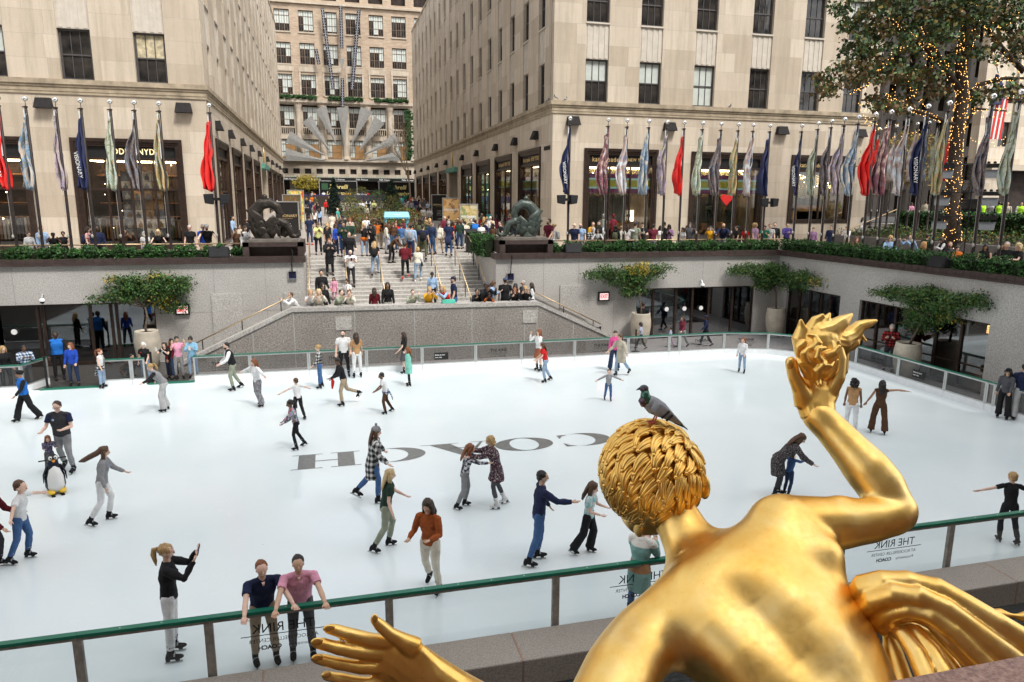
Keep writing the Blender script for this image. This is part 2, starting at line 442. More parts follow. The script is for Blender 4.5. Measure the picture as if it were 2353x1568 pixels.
G4=glazing('glass_door_wall',mr_,[26.4,27.2,27.8,28.6,29.4,30.2],.02,2.55,'brown framed windows in the side wall near the corner planter',mid=.9)
G5=glazing('glass_door_wall',mr_,[19.0,20.2,21.3,22.3,23.3,24.3,25.2],.02,2.55,'brown framed windows right of the statue flame behind the photographer',mid=.9)
G6=glazing('glass_door_wall',mr_,[8,10,12,13.5,15,16.3,17.5],.02,2.55,'brown framed windows at the right edge of the ice level',mid=.9)
# rooms behind the glazing
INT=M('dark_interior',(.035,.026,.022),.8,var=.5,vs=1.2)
INTF=M('interior_floor',(.12,.09,.07),.4,var=.4,vs=2)
g=MB()
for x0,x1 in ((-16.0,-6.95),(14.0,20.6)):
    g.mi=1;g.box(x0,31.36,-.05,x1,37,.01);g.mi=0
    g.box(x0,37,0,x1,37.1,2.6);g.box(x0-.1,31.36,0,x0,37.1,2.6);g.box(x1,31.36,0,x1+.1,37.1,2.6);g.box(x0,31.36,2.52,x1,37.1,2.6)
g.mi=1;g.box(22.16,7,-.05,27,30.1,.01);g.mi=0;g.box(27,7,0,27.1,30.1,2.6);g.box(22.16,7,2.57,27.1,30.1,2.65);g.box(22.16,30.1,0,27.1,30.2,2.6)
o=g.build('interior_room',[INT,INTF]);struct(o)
WARM=M('warm_lamp',(.9,.6,.3),.5,emis=(1,.55,.2,9))
t=E_('wall_lamp',(26.9,23.4,1.2));tag(t,'ribbed orange lamp glowing inside the right hand windows','lamp')
g=MB()
for k in range(9): g.box(-.06,-.1,k*.09,0,.1,k*.09+.06)
g.build('lamp_tube',WARM,t)
for x,y,l in ((-10.2,36.8,'small warm lamp inside the left doorway'),(16.5,36.8,'small warm lamp inside the right doorway')):
    t=E_('wall_lamp',(x,y,1.9));tag(t,l,'lamp')
    g=MB();g.ell((0,0,0),.07);g.build('bulb',WARM,t,True);g=MB();g.box(-.05,.05,-.15,.05,.2,-.08);g.build('bracket',BLK,t)
# exit signs
REDL=M('red_letters',(.75,.03,.03),.5,emis=(1,.03,.03,.5))
def exit_sign(x,z,label):
    t=E_('exit_sign',(x,WY,z));tag(t,label,'exit sign')
    g=MB();g.box(-.27,-.12,-.22,.27,-.002,.22);o=g.build('casing',BLK,t)
    g=MB();g.box(-.21,-.13,-.155,.21,-.122,.155);g.build('face',M('exit_face',(.75,.6,.6),.5,emis=(1,.75,.75,.25)),t)
    text('lettering','EXIT',.25,REDL,t,fmat((0,-.135,0),(1,0,0),(0,0,1)),.002,bold=.006,sx=.72)
p=aty(420,711,WY);exit_sign(p.x,p.z,'lit EXIT sign to the right of the left planter tree')
p=aty(1386,681,WY);exit_sign(p.x,p.z,'lit EXIT sign to the left of the middle planter tree')
# ---------------------------------------------------------------- stairs
g=MB()
for k in range(17):
    y0=31.2+.331*(k-1) if k else 29.1
    z=1.35+.153*k
    g.box(-1.04 if k else -1.6,y0,0 if k==0 else z-.45,7.24 if k else 8.6,y0+.66 if k else 31.25,z)
st=g.build('grand_staircase',GSTEP);bevel(st,.012);tag(st,'wide grey granite staircase climbing from the ice level to the plaza','staircase')
g=MB()
for k in range(1,17):
    y0=31.2+.331*(k-1);z=1.35+.153*k
    g.box(-1.03,y0-.004,z-.028,7.23,y0+.05,z+.003)
g.build('stair_nosing',M('nosing',(.52,.5,.46),.7,var=.15),st)
# side flights going down behind the sloping walls
g=MB()
for k in range(9):
    z=1.35-.153*(k+1)
    g.box(-1.6-.42*(k+1),29.15,0,-1.6-.42*k,30.95,z);g.box(8.6+.42*k,29.15,0,8.6+.42*(k+1),30.95,z)
g.build('side_flight',GSTEP,st)
# landing wall: vertical face with sloping ends, coping slab
SY=28.75
prof=[(-5.6,0),(12.6,0),(12.6,.42),(8.55,2.33),(-1.45,2.38),(-5.6,.38)]
g=MB();g.prism([(x,z) for x,z in prof],(0,SY,0),(1,0,0),(0,0,1),(0,1,0),.4)
lw=g.build('landing_wall',GRAND);tag(lw,'dark speckled granite landing wall with sloping ends behind the ice','wall')
g=MB()
cp_=[(-5.75,.40),(-1.5,2.41),(8.6,2.36),(12.75,.42)]
for (xa,za),(xb,zb) in zip(cp_[:-1],cp_[1:]):
    d=.02
    g.hexa([(xa,SY-.05,za-.16),(xb,SY-.05,zb-.16),(xb,SY+.47,zb-.16),(xa,SY+.47,za-.16),(xa,SY-.05,za),(xb,SY-.05,zb),(xb,SY+.47,zb),(xa,SY+.47,za)])
g.build('coping',GSTEP,lw)
g=MB()
for x in (-1.45,.9,3.3,5.7,8.0,8.55):
    zt=2.2
    g.box(x-.012,SY-.006,0,x+.012,SY-.001,zt)
for x in (-4.4,-3.0,10.2): g.box(x-.012,SY-.006,0,x+.012,SY-.001,(2.38-(-1.45-x)*.48-.2) if x<0 else 2.33-(x-8.55)*.47-.2)
g.build('panel_joint',M('pale_joint',(.42,.42,.4),.8),lw)
g=MB()
for x in (.15,.0+7.9): g.box(x-.0,SY-.03,1.45,x+.62,SY-.002,2.0)
g.build('access_panel',GSTEP,lw)
# hand rails (brass) on the stairs
def rail(name,pts,posts,label,r=.03,m=BRASS):
    o=MB();o.loft(pts,r,8,side=(1,0,0));t=E_(name,(0,0,0));tag(t,label,'handrail','brass handrails of the staircase')
    o.build('rail',m,t,True)
    for (x,y,z0,z1) in posts:
        q=MB();q.loft([(x,y,z0),(x,y,z1)],.02,6);q.build('post',BLK,t)
    return t
def stz(y): return 1.35+(y-31.2)*.462
for i,(x,l) in enumerate(((-.9,'brass handrail against the left side of the staircase'),(.75,'second brass handrail from the left on the staircase'),(2.35,'third brass handrail from the left on the staircase'),(4.95,'fourth brass handrail from the left on the staircase'),(6.15,'fifth brass handrail from the left on the staircase'),(7.1,'brass handrail against the right side of the staircase'))):
    yb=31.25
    pts=[(x,yb,stz(yb)+.9),(x,36.4,stz(36.4)+.95),(x,36.8,4.75)]
    rail('stair_handrail',pts,[(x,y,max(1.3,stz(y)-.1),stz(y)+.9) for y in (31.3,32.6,34,35.3,36.6)],l,.027)
for sx,a,b,l in ((-1,(-5.3,29.25,.75+.25),(-1.55,29.25,2.8),'slim brass handrail on the left sloping stair wall'),(1,(12.3,30.85,.9),(8.6,30.85,2.7),'slim brass handrail on the right side flight')):
    rail('stair_handrail',[a,b],[(a[0]+(b[0]-a[0])*t,a[1],a[2]+(b[2]-a[2])*t-.45,a[2]+(b[2]-a[2])*t) for t in (.1,.5,.9)],l,.025)
# ---------------------------------------------------------------- dasher boards round the rink
def board_piece(a,b,post=True,gate=False,face=1,h=.97,tag_=None,top=True,sign=None,near=False,glassm=None):
    """one bay of the barrier between ground points a and b (2D)"""
    a=Vector((a[0],a[1],0));b=Vector((b[0],b[1],0));d=(b-a).normalized();nrm=Vector((-d.y,d.x,0))
    L=(b-a).length
    r=E_('barrier_panel',tuple(a),math.atan2(d.y,d.x))
    kz=.22 if not near else .12
    z0=.25 if near else 0
    g=MB();g.box(0,-.035,0.0,L-.012,.035,kz);g.build('kick_board',WHITE if not near else ALU,r)
    g=MB();g.box(0,-.028,kz,.055,.028,h-.04);g.box(L-.067,-.028,kz,L-.012,.028,h-.04);g.box(.055,-.022,kz,L-.067,.022,kz+.045);g.box(.055,-.022,h-.085,L-.067,.022,h-.04)
    g.build('panel_frame',ALU,r)
    g=MB();g.box(.055,-.004,kz+.045,L-.067,.004,h-.085);g.build('glass_pane',glassm or PANED,r)
    if top:
        g=MB();g.box(0,-.05,h-.024,L-.006,.05,h);g.build('top_rail',GREEN,r)
    return r,L
def rink_logo(r,L,h=.97,flip=False,y=-.008,k=1.,z=.62):
    m=M('logo_ink',(.02,.02,.02),.5)
    ax=(1,0,0) if not flip else (-1,0,0)
    f=lambda dz:fmat((L/2,y if not flip else -y,z+dz*k),ax,(0,0,1))
    text('logo_lettering','THE RINK',.17*k,m,r,f(.02),.0005,sx=.95,bold=.004)
    g=MB();g.box(L/2-.46*k,y-.001,z-.075*k,L/2+.46*k,y+.0005,z-.066*k);g.build('logo_rule',m,r)
    text('logo_lettering','AT ROCKEFELLER CENTER',.062*k,m,r,f(-.13),.0005)
    text('logo_lettering','Presented by',.058*k,m,r,fmat((L/2-(.2*k if not flip else -.2*k),y if not flip else -y,z-.22*k),ax,(0,0,1)),.0005)
    text('logo_lettering','COACH',.075*k,m,r,fmat((L/2+(.14*k if not flip else -.14*k),y if not flip else -y,z-.22*k),ax,(0,0,1)),.0005,bold=.003)
def risk_sign(r,u):
    g=MB();g.box(u-.28,-.014,.38,u+.28,-.008,.66);g.build('notice',BLK,r)
    text('notice_lettering','Skate at your',.075,SIGNW,r,fmat((u-.25,-.0155,.57),(1,0,0),(0,0,1)),.0005,align='LEFT',bold=.001)
    text('notice_lettering','own risk.',.075,SIGNW,r,fmat((u-.25,-.0155,.47),(1,0,0),(0,0,1)),.0005,align='LEFT',bold=.001)
bays=[]
xs=[-4.95,-3.0,-.9,1.25,3.4,5.55,7.45,9.75,12.15,14.05,14.55,16.7]
names=['THE RINK lettering behind the man in a dark vest','no lettering near the long haired girl in grey trousers','THE RINK lettering behind the couple by the landing wall','no lettering left of the black risk notice','black notice at the girl in mint','THE RINK lettering under the landing wall, middle of the ice','no lettering by the woman in a rust skirt','THE RINK lettering left of the pink cardigan','a gate frame in front of the walking child in blue','narrow frame beside the gate','THE RINK lettering in front of the man in a navy cap']
for i,(a,b) in enumerate(zip(xs[:-1],xs[1:])):
    r,L=board_piece((a,YB),(b,YB));tag(r,'rear glass barrier panel, '+names[i],'rink barrier','glass panels round the ice')
    if 'THE RINK' in names[i]: rink_logo(r,L)
    if 'notice' in names[i] and 'left' not in names[i]: risk_sign(r,L*.35)
# curved corner and right side
cpts=[(16.7,YB)]
rc=3.75;cx,cy=XR-rc,YB-rc
for k in range(1,4):
    t=R(90-30*k);cpts.append((cx+rc*math.cos(t),cy+rc*math.sin(t)))
for y in (21.3,19.2,17.6,17.3,15.6,13.4,11.4): cpts.append((XR,y))
nm=['THE RINK lettering hidden behind the gold flame','first bay of the curved corner','last bay of the curved corner','THE RINK lettering in front of the photographer','black skate notice beside the large planter','plain pane right of the black notice','narrow gate post beside the leaning couple','open gate behind the leaning couple','right edge of the picture','beyond the right edge']
for i,(a,b) in enumerate(zip(cpts[:-1],cpts[1:])):
    r,L=board_piece(a,b);tag(r,'right side glass barrier panel, '+nm[min(i,9)],'rink barrier','glass panels round the ice')
    if i in (0,3): rink_logo(r,L)
    if i==4: risk_sign(r,L*.45)
# left opening bays
for (a,b,l) in (((-15,YB-.35),(-12.3,YB-.35),'far left bay with a blank white board'),((-12.3,YB-.35),(-10.35,YB-.3),'bay left of the first opening'),((-10.35,YB-.3),(-9.95,28.1),'short return bay with black slots'),((-7.9,YB-.05),(-7.0,YB-.05),'left half of the bay between the two openings'),((-7.0,YB-.05),(-6.55,YB-.05),'right half of the bay between the two openings')):
    r,L=board_piece(a,b,h=1.0);tag(r,'left end glass barrier panel, '+l,'rink barrier','glass panels round the ice')
    if 'blank' in l:
        g=MB();g.box(.9,-.03,.3,L-.25,-.01,.86);g.build('blank_board',WHITE,r)
g=MB();g.box(-9.95,YB-.1,.0,-7.95,YB+.12,.03);g.box(-6.5,YB-.1,.0,-4.95,YB+.12,.03);o=g.build('threshold_strip',GREEN);tag(o,'green rubber strips across the two openings onto the ice','threshold')
for x,l in ((-9.8,'slim black post right of the first opening'),(-6.4,'slim black post left of the second opening')):
    g=MB();g.loft([(x,YB+.2,0),(x,YB+.2,1.15)],.04,8);g.lathe((x,YB+.2,0),[(.16,0),(.16,.02),(.03,.05)],12);o=g.build('bollard_post',BLK);tag(o,l,'post')
# near barrier
NY=9.32
xs=[-8,-5.8,-3.35,-1.78,.62,3.12,5.9,8.2,10.47,12.9,15.3,17.8]
nms=['far left outside the picture','left edge','under the woman with the phone','THE RINK lettering behind the two leaning men','plain bay between two posts','THE RINK lettering left of the gold shoulder','hidden behind the gold neck','THE RINK lettering below the gold elbow','with the child in black behind it','right edge','outside right','far right outside']
for i,(a,b) in enumerate(zip(xs[:-1],xs[1:])):
    a2=Vector((a,NY,0));L=b-a
    r=E_('barrier_panel',(a,NY,.0));tag(r,'near side glass barrier panel, '+nms[i],'rink barrier','glass panels round the ice')
    g=MB();g.box(0,-.045,1.055,L-.004,.045,1.10);g.build('top_rail',GREEN,r)
    for k in range(int(L/.45)):
        pass
    g=MB();g.box(0,-.03,1.01,L,.03,1.055)
    g.box(0,-.03,0,.055,.03,1.01);g.box(L-.055,-.03,0,L,.03,1.01);g.build('panel_frame',M('worn_post',(.30,.28,.25),.55,.3,var=.3,vs=9),r)
    g=MB();g.box(.055,-.005,.1,L-.055,.005,1.01);g.build('glass_pane',PANE,r)
    g=MB()
    for k in range(1,int(L/.5)): g.ell((k*.5,0,1.1),(.012,.012,.005),6,4)
    g.build('rail_screw',ALU,r)
    if 'THE RINK' in nms[i]:
        u={3:.95,5:1.45,7:1.1}[i]
        m=M('logo_ink',(.02,.02,.02),.5)
        fx=lambda du,z:fmat((u-du,.012,z),(-1,0,0),(0,0,1))
        text('logo_lettering','THE RINK',.2,m,r,fx(0,.80),.0005,sx=.95)
        g=MB();g.box(u-.56,.010,.70,u+.56,.0125,.711);g.build('logo_rule',m,r)
        text('logo_lettering','AT ROCKEFELLER CENTER',.078,m,r,fx(0,.62),.0005)
        text('logo_lettering','Presented by',.07,m,r,fx(-.24,.51),.0005)
        text('logo_lettering','COACH',.085,m,r,fx(.19,.51),.0005,bold=.004)
# kerb and fountain basin in front
g=MB()
for i in range(-5,14):
    x=i*1.75+.65
    g.box(x+.006,8.52,-.6,x+1.744,9.22,.27)
kb=g.build('basin_kerb',GKERB);bevel(kb,.02,2);tag(kb,'broad grey granite kerb between the ice barrier and the fountain basin','kerb')
g=MB()
for i in range(-5,14): g.box(i*1.75+.645,8.53,-.6,i*1.75+.661,9.21,.262)
g.build('mortar_joint',M('pink_mortar',(.38,.22,.16),.8),kb)
def water_m():
    m,n,b=mk('dark_water');v=coords(n,scale=(1,2.5,1))
    b.inputs['Base Color'].default_value=(.015,.02,.018,1);setp(b,Roughness=.06)
    bump(n,b,noi(n,v,5,5,.7),.7,.12);return m
g=MB();g.box(-10,1.6,-.6,24,8.52,-.15);struct(g.build('fountain_water',water_m()))
g=MB();g.box(-12,-1,-1.3,26,1.05,5.2);g.box(-12,-1.05,5.2,26,1.2,5.5)
rw=g.build('parapet_wall',GRED);tag(rw,'reddish granite wall below the viewpoint','wall')
# ---------------------------------------------------------------- the two limestone buildings
FRAME=M('window_frame_paint',(.07,.065,.065),.5,var=.15)
BLIND=M('window_blind',(.50,.54,.50),.7,var=.1,vs=2)
WAVY=M('bright_curtain',(.5,.43,.28),.6,var=.5,vs=4)
def window_proto(w,h,kind):
    """double-hung sash, local x across, -y outward, z up from the sill; returns frame mesh and pane mesh"""
    g=MB();t=.09
    g.box(-w/2,-.02,0,-w/2+t,.12,h);g.box(w/2-t,-.02,0,w/2,.12,h);g.box(-w/2+t,-.02,h-t,w/2-t,.12,h);g.box(-w/2+t,-.04,0,w/2-t,.12,t)
    g.box(-w/2+t,-.0,h/2-.035,w/2-t,.11,h/2+.035)
    for k in (1,2):
        x=-w/2+t+(w-2*t)*k/3
        g.box(x-.016,.01,t,x+.016,.09,h/2-.035);g.box(x-.016,.01,h/2+.035,x+.016,.09,h-t)
    f=g.mesh('window',FRAME)
    q=MB();q.box(-w/2+t,.05,t,w/2-t,.06,h/2);q.mi=1 if kind in(1,3) else 0
    q.box(-w/2+t,.05,h/2,w/2-t,.06,h-t)
    if kind==2:
        q=MB();q.mi=1;q.box(-w/2+t,.05,t,w/2-t,.06,h-t)
    return f,q.mesh('pane',[WGL,BLIND if kind!=3 else WAVY])
WP=[window_proto(1.46,2.45,k) for k in range(4)]
WPi=[window_proto(1.34,2.45,k) for k in (0,1)]
LAMPM=M('wall_lamp_hood',(.02,.018,.018),.8,var=.3)
def lamp_hood(mp,u,z,parent,rz):
    g=MB()
    g.hexa([(-.42,-.38,-.5),(.42,-.38,-.5),(.42,0,-.5),(-.42,0,-.5),(-.34,-.2,0),(.34,-.2,0),(.34,0,0),(-.34,0,0)])
    for k in range(9): g.box(-.30+k*.073,-.22,-.01,-.285+k*.073,-.19,.03)
    o=g.build('wall_lamp',LAMPM,parent);o.location=mp(u,.01,z);o.rotation_euler=(0,0,rz);return o
STRIPE_C=[('plum',(.14,.02,.09)),('pale_blue',(.35,.6,.62)),('olive',(.33,.30,.03))]
SHOPL=M('added_shop_light',(1,.85,.6),.5,emis=(1,.78,.5,14))
BULB=M('shop_bulb',(1,.8,.5),.5,emis=(1,.75,.42,14))
GLINT=M('glitter',(.75,.68,.5),.25,.9,var=.4,vs=60)
SILV=M('silver_curtain',(.30,.33,.33),.3,.6,var=.5,vs=12)
def tube_curtain(mp,u0,u1,z0,z1,d,parent,n,m,name='tinsel_curtain',seed=0):
    rnd=random.Random(seed);g=MB()
    for k in range(n):
        u=u0+(u1-u0)*(k+rnd.random())/n;w=.008+.012*rnd.random()
        zz=z0+(z1-z0)*.15*rnd.random()
        g.fb(mp,u,u+w,d-.02-.3*rnd.random(),d-.03-.3*rnd.random(),zz,z1)
    return g.build(name,m,parent)
def shopfront(mp,u0,u1,z0,z1,parent,sign=None,kind=0,seed=0,rz=0,flip=False,mull=3,serif=True,ssz=.34,sgold=GOLDL):
    rnd=random.Random(seed)
    r=E_('shopfront',(0,0,0));r.parent=parent
    g=MB();w=.16
    # stepped bronze surround
    for k,(dd,i) in enumerate(((.10,0),(.05,.10),(.01,.2))):
        a=u0+i;b=u1-i;zz=z1-i*1.1
        g.fb(mp,a,a+w,-.35,dd,z0,zz);g.fb(mp,b-w,b,-.35,dd,z0,zz);g.fb(mp,a+w,b-w,-.35,dd,zz-w,zz)
    g.fb(mp,u0+.3,u1-.3,-.35,.04,z0,z0+.25)
    zt=z1-.98
    g.fb(mp,u0+.3,u1-.3,-.3,-.02,zt-.1,zt+.03)
    n=mull
    for k in range(1,n):
        u=u0+.36+(u1-u0-.72)*k/n;g.fb(mp,u-.045,u+.045,-.25,-.1,z0+.25,zt-.1)
    if kind in (0,3): g.fb(mp,u0+.36,u1-.36,-.26,-.09,z0+3.1,z0+3.2)
    g.build('shop_frame',BRZ,r)
    g=MB();g.fb(mp,u0+.36,u1-.36,-.20,-.12,zt+.03,z1-.36);g.build('sign_board',BLK,r)
    g=MB();g.fb(mp,u0+.36,u1-.36,-.17,-.175,z0+.25,zt-.1);g.build('shop_glass',SHOPG if kind else DOORG2,r)
    # shallow show room
    D=2.6;g=MB();W_=M('showroom_wall_%d'%kind,{0:(.05,.035,.03),1:(.20,.16,.12),2:(.02,.13,.12),3:(.06,.045,.035)}[kind],.8,var=.4,vs=.9)
    g.fb(mp,u0,u1,-D,-D-.1,z0,z1);g.fb(mp,u0,u0+.05,-.36,-D,z0,z1);g.fb(mp,u1-.05,u1,-.36,-D,z0,z1);g.fb(mp,u0,u1,-.36,-D,zt-.08,zt);g.fb(mp,u0,u1,-.36,-D,z0,z0+.1)
    g.build('showroom',W_,r)
    if sign:
        a=mp((u0+u1)/2,-.115,(zt+z1-.36)/2+.02);ax=Vector(mp(1,0,0))-Vector(mp(0,0,0))
        if flip: ax=-ax
        sx=.85
        if isinstance(sign,str): sign=[(0,sign,ssz)]
        for (du,tx,sz) in sign:
            b=Vector(a)+ax*du
            text('shop_lettering',tx,sz,sgold,r,fmat(b,ax,(0,0,1)),.012,sx=sx,bold=.004,spacing=1.15)
    g=MB()
    for q in range(3): g.fb(mp,u0+.6,u1-.6,-.8-.6*q,-.9-.6*q,zt-.13,zt-.10)
    g.build('added_light_strip',SHOPL,r)  # glowing strips added under the ceiling to brighten the show room
    nb=14 if kind==0 else 40
    g=MB()
    for k in range(nb):
        u=rnd.uniform(u0+.5,u1-.5);d=-rnd.uniform(.7,2.3)
        z=rnd.uniform(zt-1.5,zt-.25) if kind==1 else rnd.uniform(z0+1,zt-.2)
        s_=rnd.uniform(.018,.04);g.ell(mp(u,d,z),s_,6,4)
    g.build('shop_lamps',BULB,r)['kind']='stuff'
    if kind==1:
        tube_curtain(mp,u0+.4,u1-.4,zt-1.9,zt-.12,-1.2,r,110,GLINT,seed=seed)['kind']='stuff'
        tube_curtain(mp,u0+.9,u1-.9,z0+.3,zt-1.7,-1.9,r,160,SILV,seed=seed+3)['kind']='stuff'
        z=z0+3.18;
        for cn,h in ((0,.27),(1,.11),(2,.42),(1,.11),(0,.27)):
            nm,c=STRIPE_C[cn];g=MB();g.fb(mp,u0+.37,u1-.37,-.185,-.19,z,z+h);g.build('window_stripe',M('stripe_'+nm,c,.5,var=.08),r);z+=h
        g=MB()
        for k in range(5): g.fb(mp,u0+1+rnd.random()*3,u0+1.6+rnd.random()*3,-1.5,-1.9,z0+.1,z0+.6+rnd.random()*.9)
        g.fb(mp,u1-1.35,u1-.85,-2.3,-2.45,z0+.4,z0+2.3)
        g.build('display_furniture',M('display_wood',(.35,.17,.06),.6,var=.3),r)
    elif kind==0:
        # clothes rails and poster grid
        g=MB()
        for k in range(26):
            g.mi=rnd.randrange(6);u=u0+.5+k*(u1-u0-1)/26;g.fb(mp,u,u+.09,-1.6,-2.0,z0+.5,z0+1.5+.15*rnd.random())
        g.build('hanging_clothes',[M('cloth_%d'%i,c,.8) for i,c in enumerate(((.5,.47,.42),(.08,.08,.1),(.25,.14,.08),(.4,.4,.42),(.12,.16,.1),(.3,.05,.04)))],r)
        g=MB();
        for k in range(5): g.fb(mp,u0+.5,u1-.6,-2.2,-2.5,z0+.9+k*.75,z0+.95+k*.75)
        g.build('shelf',M('display_wood',(.35,.17,.06),.6,var=.3),r)
    elif kind==2:
        g=MB()
        for k in range(30):
            g.mi=k%2;u=rnd.uniform(u0+.5,u1-.5);z=z0+.4+rnd.random()*3.2;g.fb(mp,u,u+.1,-1.2,-1.4,z,z+.35)
        g.build('display_goods',[GLINT,M('display_wood',(.35,.17,.06),.6,var=.3)],r)
    return r
DOORG2=glass('smoky_glass',(.80,.78,.74),.04)
def facade(parent,mp,ua,ub,wins,ww,rows,shops,ztop,rz,prot,basez=3.2,door=None,wnames=None,seed=0,matw=None,zfloor=None,wd=.42):
    """piers, recessed spandrels, cornice, openings"""
    g=MB();rnd=random.Random(seed)
    sills=[12.45+4.5*k for k in range(rows)]
    # piers
    us=[ua]
    for w_ in wins: us+= [w_-ww/2,w_+ww/2]
    us.append(ub)
    for a,b in zip(us[0::2],us[1::2]):
        if b-a>.01: g.fb(mp,a,b,-wd,0,12.3,ztop)
    g.fb(mp,us[0],us[-1],-wd,-.6,12.3,12.35)
    # base wall around shopfronts
    cur=ua
    for (a,b,z0,z1) in shops:
        g.fb(mp,cur,a,-wd-.1,0,basez,12.3);g.fb(mp,a,b,-wd-.1,0,z1,12.3)
        if z0>basez: g.fb(mp,a,b,-wd-.1,-.0,basez,z0)
        cur=b
    g.fb(mp,cur,ub,-wd-.1,0,basez,12.3)
    g.mi=1
    for w_ in wins:
        for k in range(rows):
            z0=sills[k]+2.45;z1=sills[k+1] if k<rows-1 else ztop
            g.fb(mp,w_-ww/2,w_+ww/2,-wd,-.07,z0,z1)
            for j in range(4):
                uu_=w_-ww/2+ww*(j+.5)/4;g.fb(mp,uu_-.09,uu_+.09,-.08,-.045,z0+.05,z1-.05)
            g.fb(mp,w_-ww/2-.03,w_+ww/2+.03,-.3,.03,z1-.09,z1-.001) if k<rows-1 else None
    wl=g.build('wall',[matw or LIME,SPAN],parent)
    g=MB();e=.0
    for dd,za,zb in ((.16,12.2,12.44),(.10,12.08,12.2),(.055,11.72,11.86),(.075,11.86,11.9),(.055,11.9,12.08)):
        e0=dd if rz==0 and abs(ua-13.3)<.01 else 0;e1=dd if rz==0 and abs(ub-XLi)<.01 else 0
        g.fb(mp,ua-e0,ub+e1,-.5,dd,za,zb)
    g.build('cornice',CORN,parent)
    for i,w_ in enumerate(wins):
        for k in range(rows):
            p=prot[(wnames[(i,k)] if wnames and (i,k) in wnames else rnd.choice([0,0,0,1]))%len(prot)]
            a=mp(w_,-.22,sills[k]);f=O('window',p[0],parent,a);f.rotation_euler=(0,0,rz);q=O('pane',p[1],f)
    return wl
ZT=30.8
XLi=-5.95
mfr=lambda u,d,z:(u,42-d,z)
XRi=13.3;XLi=-5.95
mri=lambda u,d,z:(XRi-d,u,z)
mli=lambda u,d,z:(XLi+d,u,z)
winsY=[44.5+3.69*k for k in range(18)]
shY=[(44.35,49.7),(51.75,57.05),(59.1,64.5),(66.55,71.95),(74.4,79.7),(81.45,86.8),(88.8,94.3),(96.05,101.5),(103.4,108.9)]
# right building
BR=E_('limestone_building',(13.3,42,3.8));BR.location=(0,0,0);tag(BR,'pale limestone office block right of the promenade with olive striped shop windows','building')
wx=[16.02,19.5,23.17,27.06,30.82,34.1]
wn={(0,0):1,(1,0):1,(2,0):2,(3,0):0,(4,0):0,(5,0):0,(0,1):0,(1,1):0,(2,1):0,(3,1):0,(4,1):0}
facade(BR,mfr,13.3,36.2,wx,1.46,4,[(15.35,20.25,3.9,9.75),(22.55,27.9,3.9,9.7),(29.85,34.8,5.2,9.65)],ZT,0,WP,wnames=wn,seed=1)
facade(BR,mri,42.53,112,winsY,1.34,4,[(a,b,3.8+max(0,(a-44))*.034,9.95) for a,b in shY],ZT,R(-90),WPi,seed=2,matw=LIME2)
g=MB();g.box(13.9,42.7,ZT-.3,36.2,112,ZT);g.box(35.8,42.5,3.2,36.2,112,ZT-.3);g.box(13.9,112.01,3.2,35.8,112.2,ZT-.3);g.build('roof',LIME,BR)
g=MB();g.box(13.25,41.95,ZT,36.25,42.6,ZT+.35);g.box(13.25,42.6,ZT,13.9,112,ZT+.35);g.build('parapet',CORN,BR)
shopfront(mfr,15.35,20.25,3.9,9.75,BR,[(-1.0,'kate spade',.42),(1.15,'NEW YORK',.27)],1,1,mull=3)
shopfront(mfr,22.55,27.9,3.9,9.7,BR,None,1,2,mull=3)
shopfront(mfr,29.85,34.8,5.2,9.65,BR,[(-.9,'kate spade',.4),(1.15,'NEW YORK',.26)],1,3,mull=2)
# display pieces: heart and slab letters, mannequins
HEART=M('red_heart',(.75,.02,.015),.4,var=.03)
def heart(s):
    return [(s*16*math.sin(t)**3/16,s*(13*math.cos(t)-5*math.cos(2*t)-2*math.cos(3*t)-math.cos(4*t))/16) for t in [2*math.pi*k/28 for k in range(28)]]
sf=[o for o in BR.children if o.name.startswith('shopfront')]
g=MB();g.prism(heart(.42),(25.35,41.0+1.15,6.75),(1,0,0),(0,0,1),(0,1,0),.08);g.build('heart_display',HEART,sf[1])
def slab(ch,x,z,h,parent,m):
    g=MB();w=h*.75;t=h*.2;y0,y1=42.2,42.3
    b=lambda a,c,d,e:g.box(x+a*w,y0,z+c*h,x+d*w,y1,z+e*h)
    if ch=='I': b(-.18,-.5,.18,.5);b(-.42,-.5,.42,-.36);b(-.42,.36,.42,.5)
    if ch=='N':
        b(-.45,-.5,-.2,.5);b(.22,-.5,.45,.5);b(-.6,-.5,-.1,-.38);b(-.6,.38,-.3,.5);b(.1,.38,.6,.5)
        g.hexa([(x-.45*w,y0,z+.5*h),(x-.15*w,y0,z+.5*h),(x-.15*w,y1,z+.5*h),(x-.45*w,y1,z+.5*h),(x+.15*w,y0,z-.5*h),(x+.45*w,y0,z-.5*h),(x+.45*w,y1,z-.5*h),(x+.15*w,y1,z-.5*h)])
    if ch=='Y':
        b(-.15,-.5,.15,.05);b(-.35,-.5,.35,-.38);b(-.65,.38,-.15,.5);b(.15,.38,.65,.5)
        for s_ in(-1,1): g.hexa([(x+s_*.15*w-.13*w,y0,z),(x+s_*.15*w+.13*w,y0,z),(x+s_*.15*w+.13*w,y1,z),(x+s_*.15*w-.13*w,y1,z),(x+s_*.4*w-.13*w,y0,z+.42*h),(x+s_*.4*w+.13*w,y0,z+.42*h),(x+s_*.4*w+.13*w,y1,z+.42*h),(x+s_*.4*w-.13*w,y1,z+.42*h)])
    g.build('display_letter',m,parent)
SLB=M('display_letter_black',(.015,.015,.015),.5)
slab('I',24.2,6.75,.85,sf[1],SLB);slab('N',24.35,5.65,.85,sf[1],SLB);slab('Y',25.7,5.65,.85,sf[1],SLB)
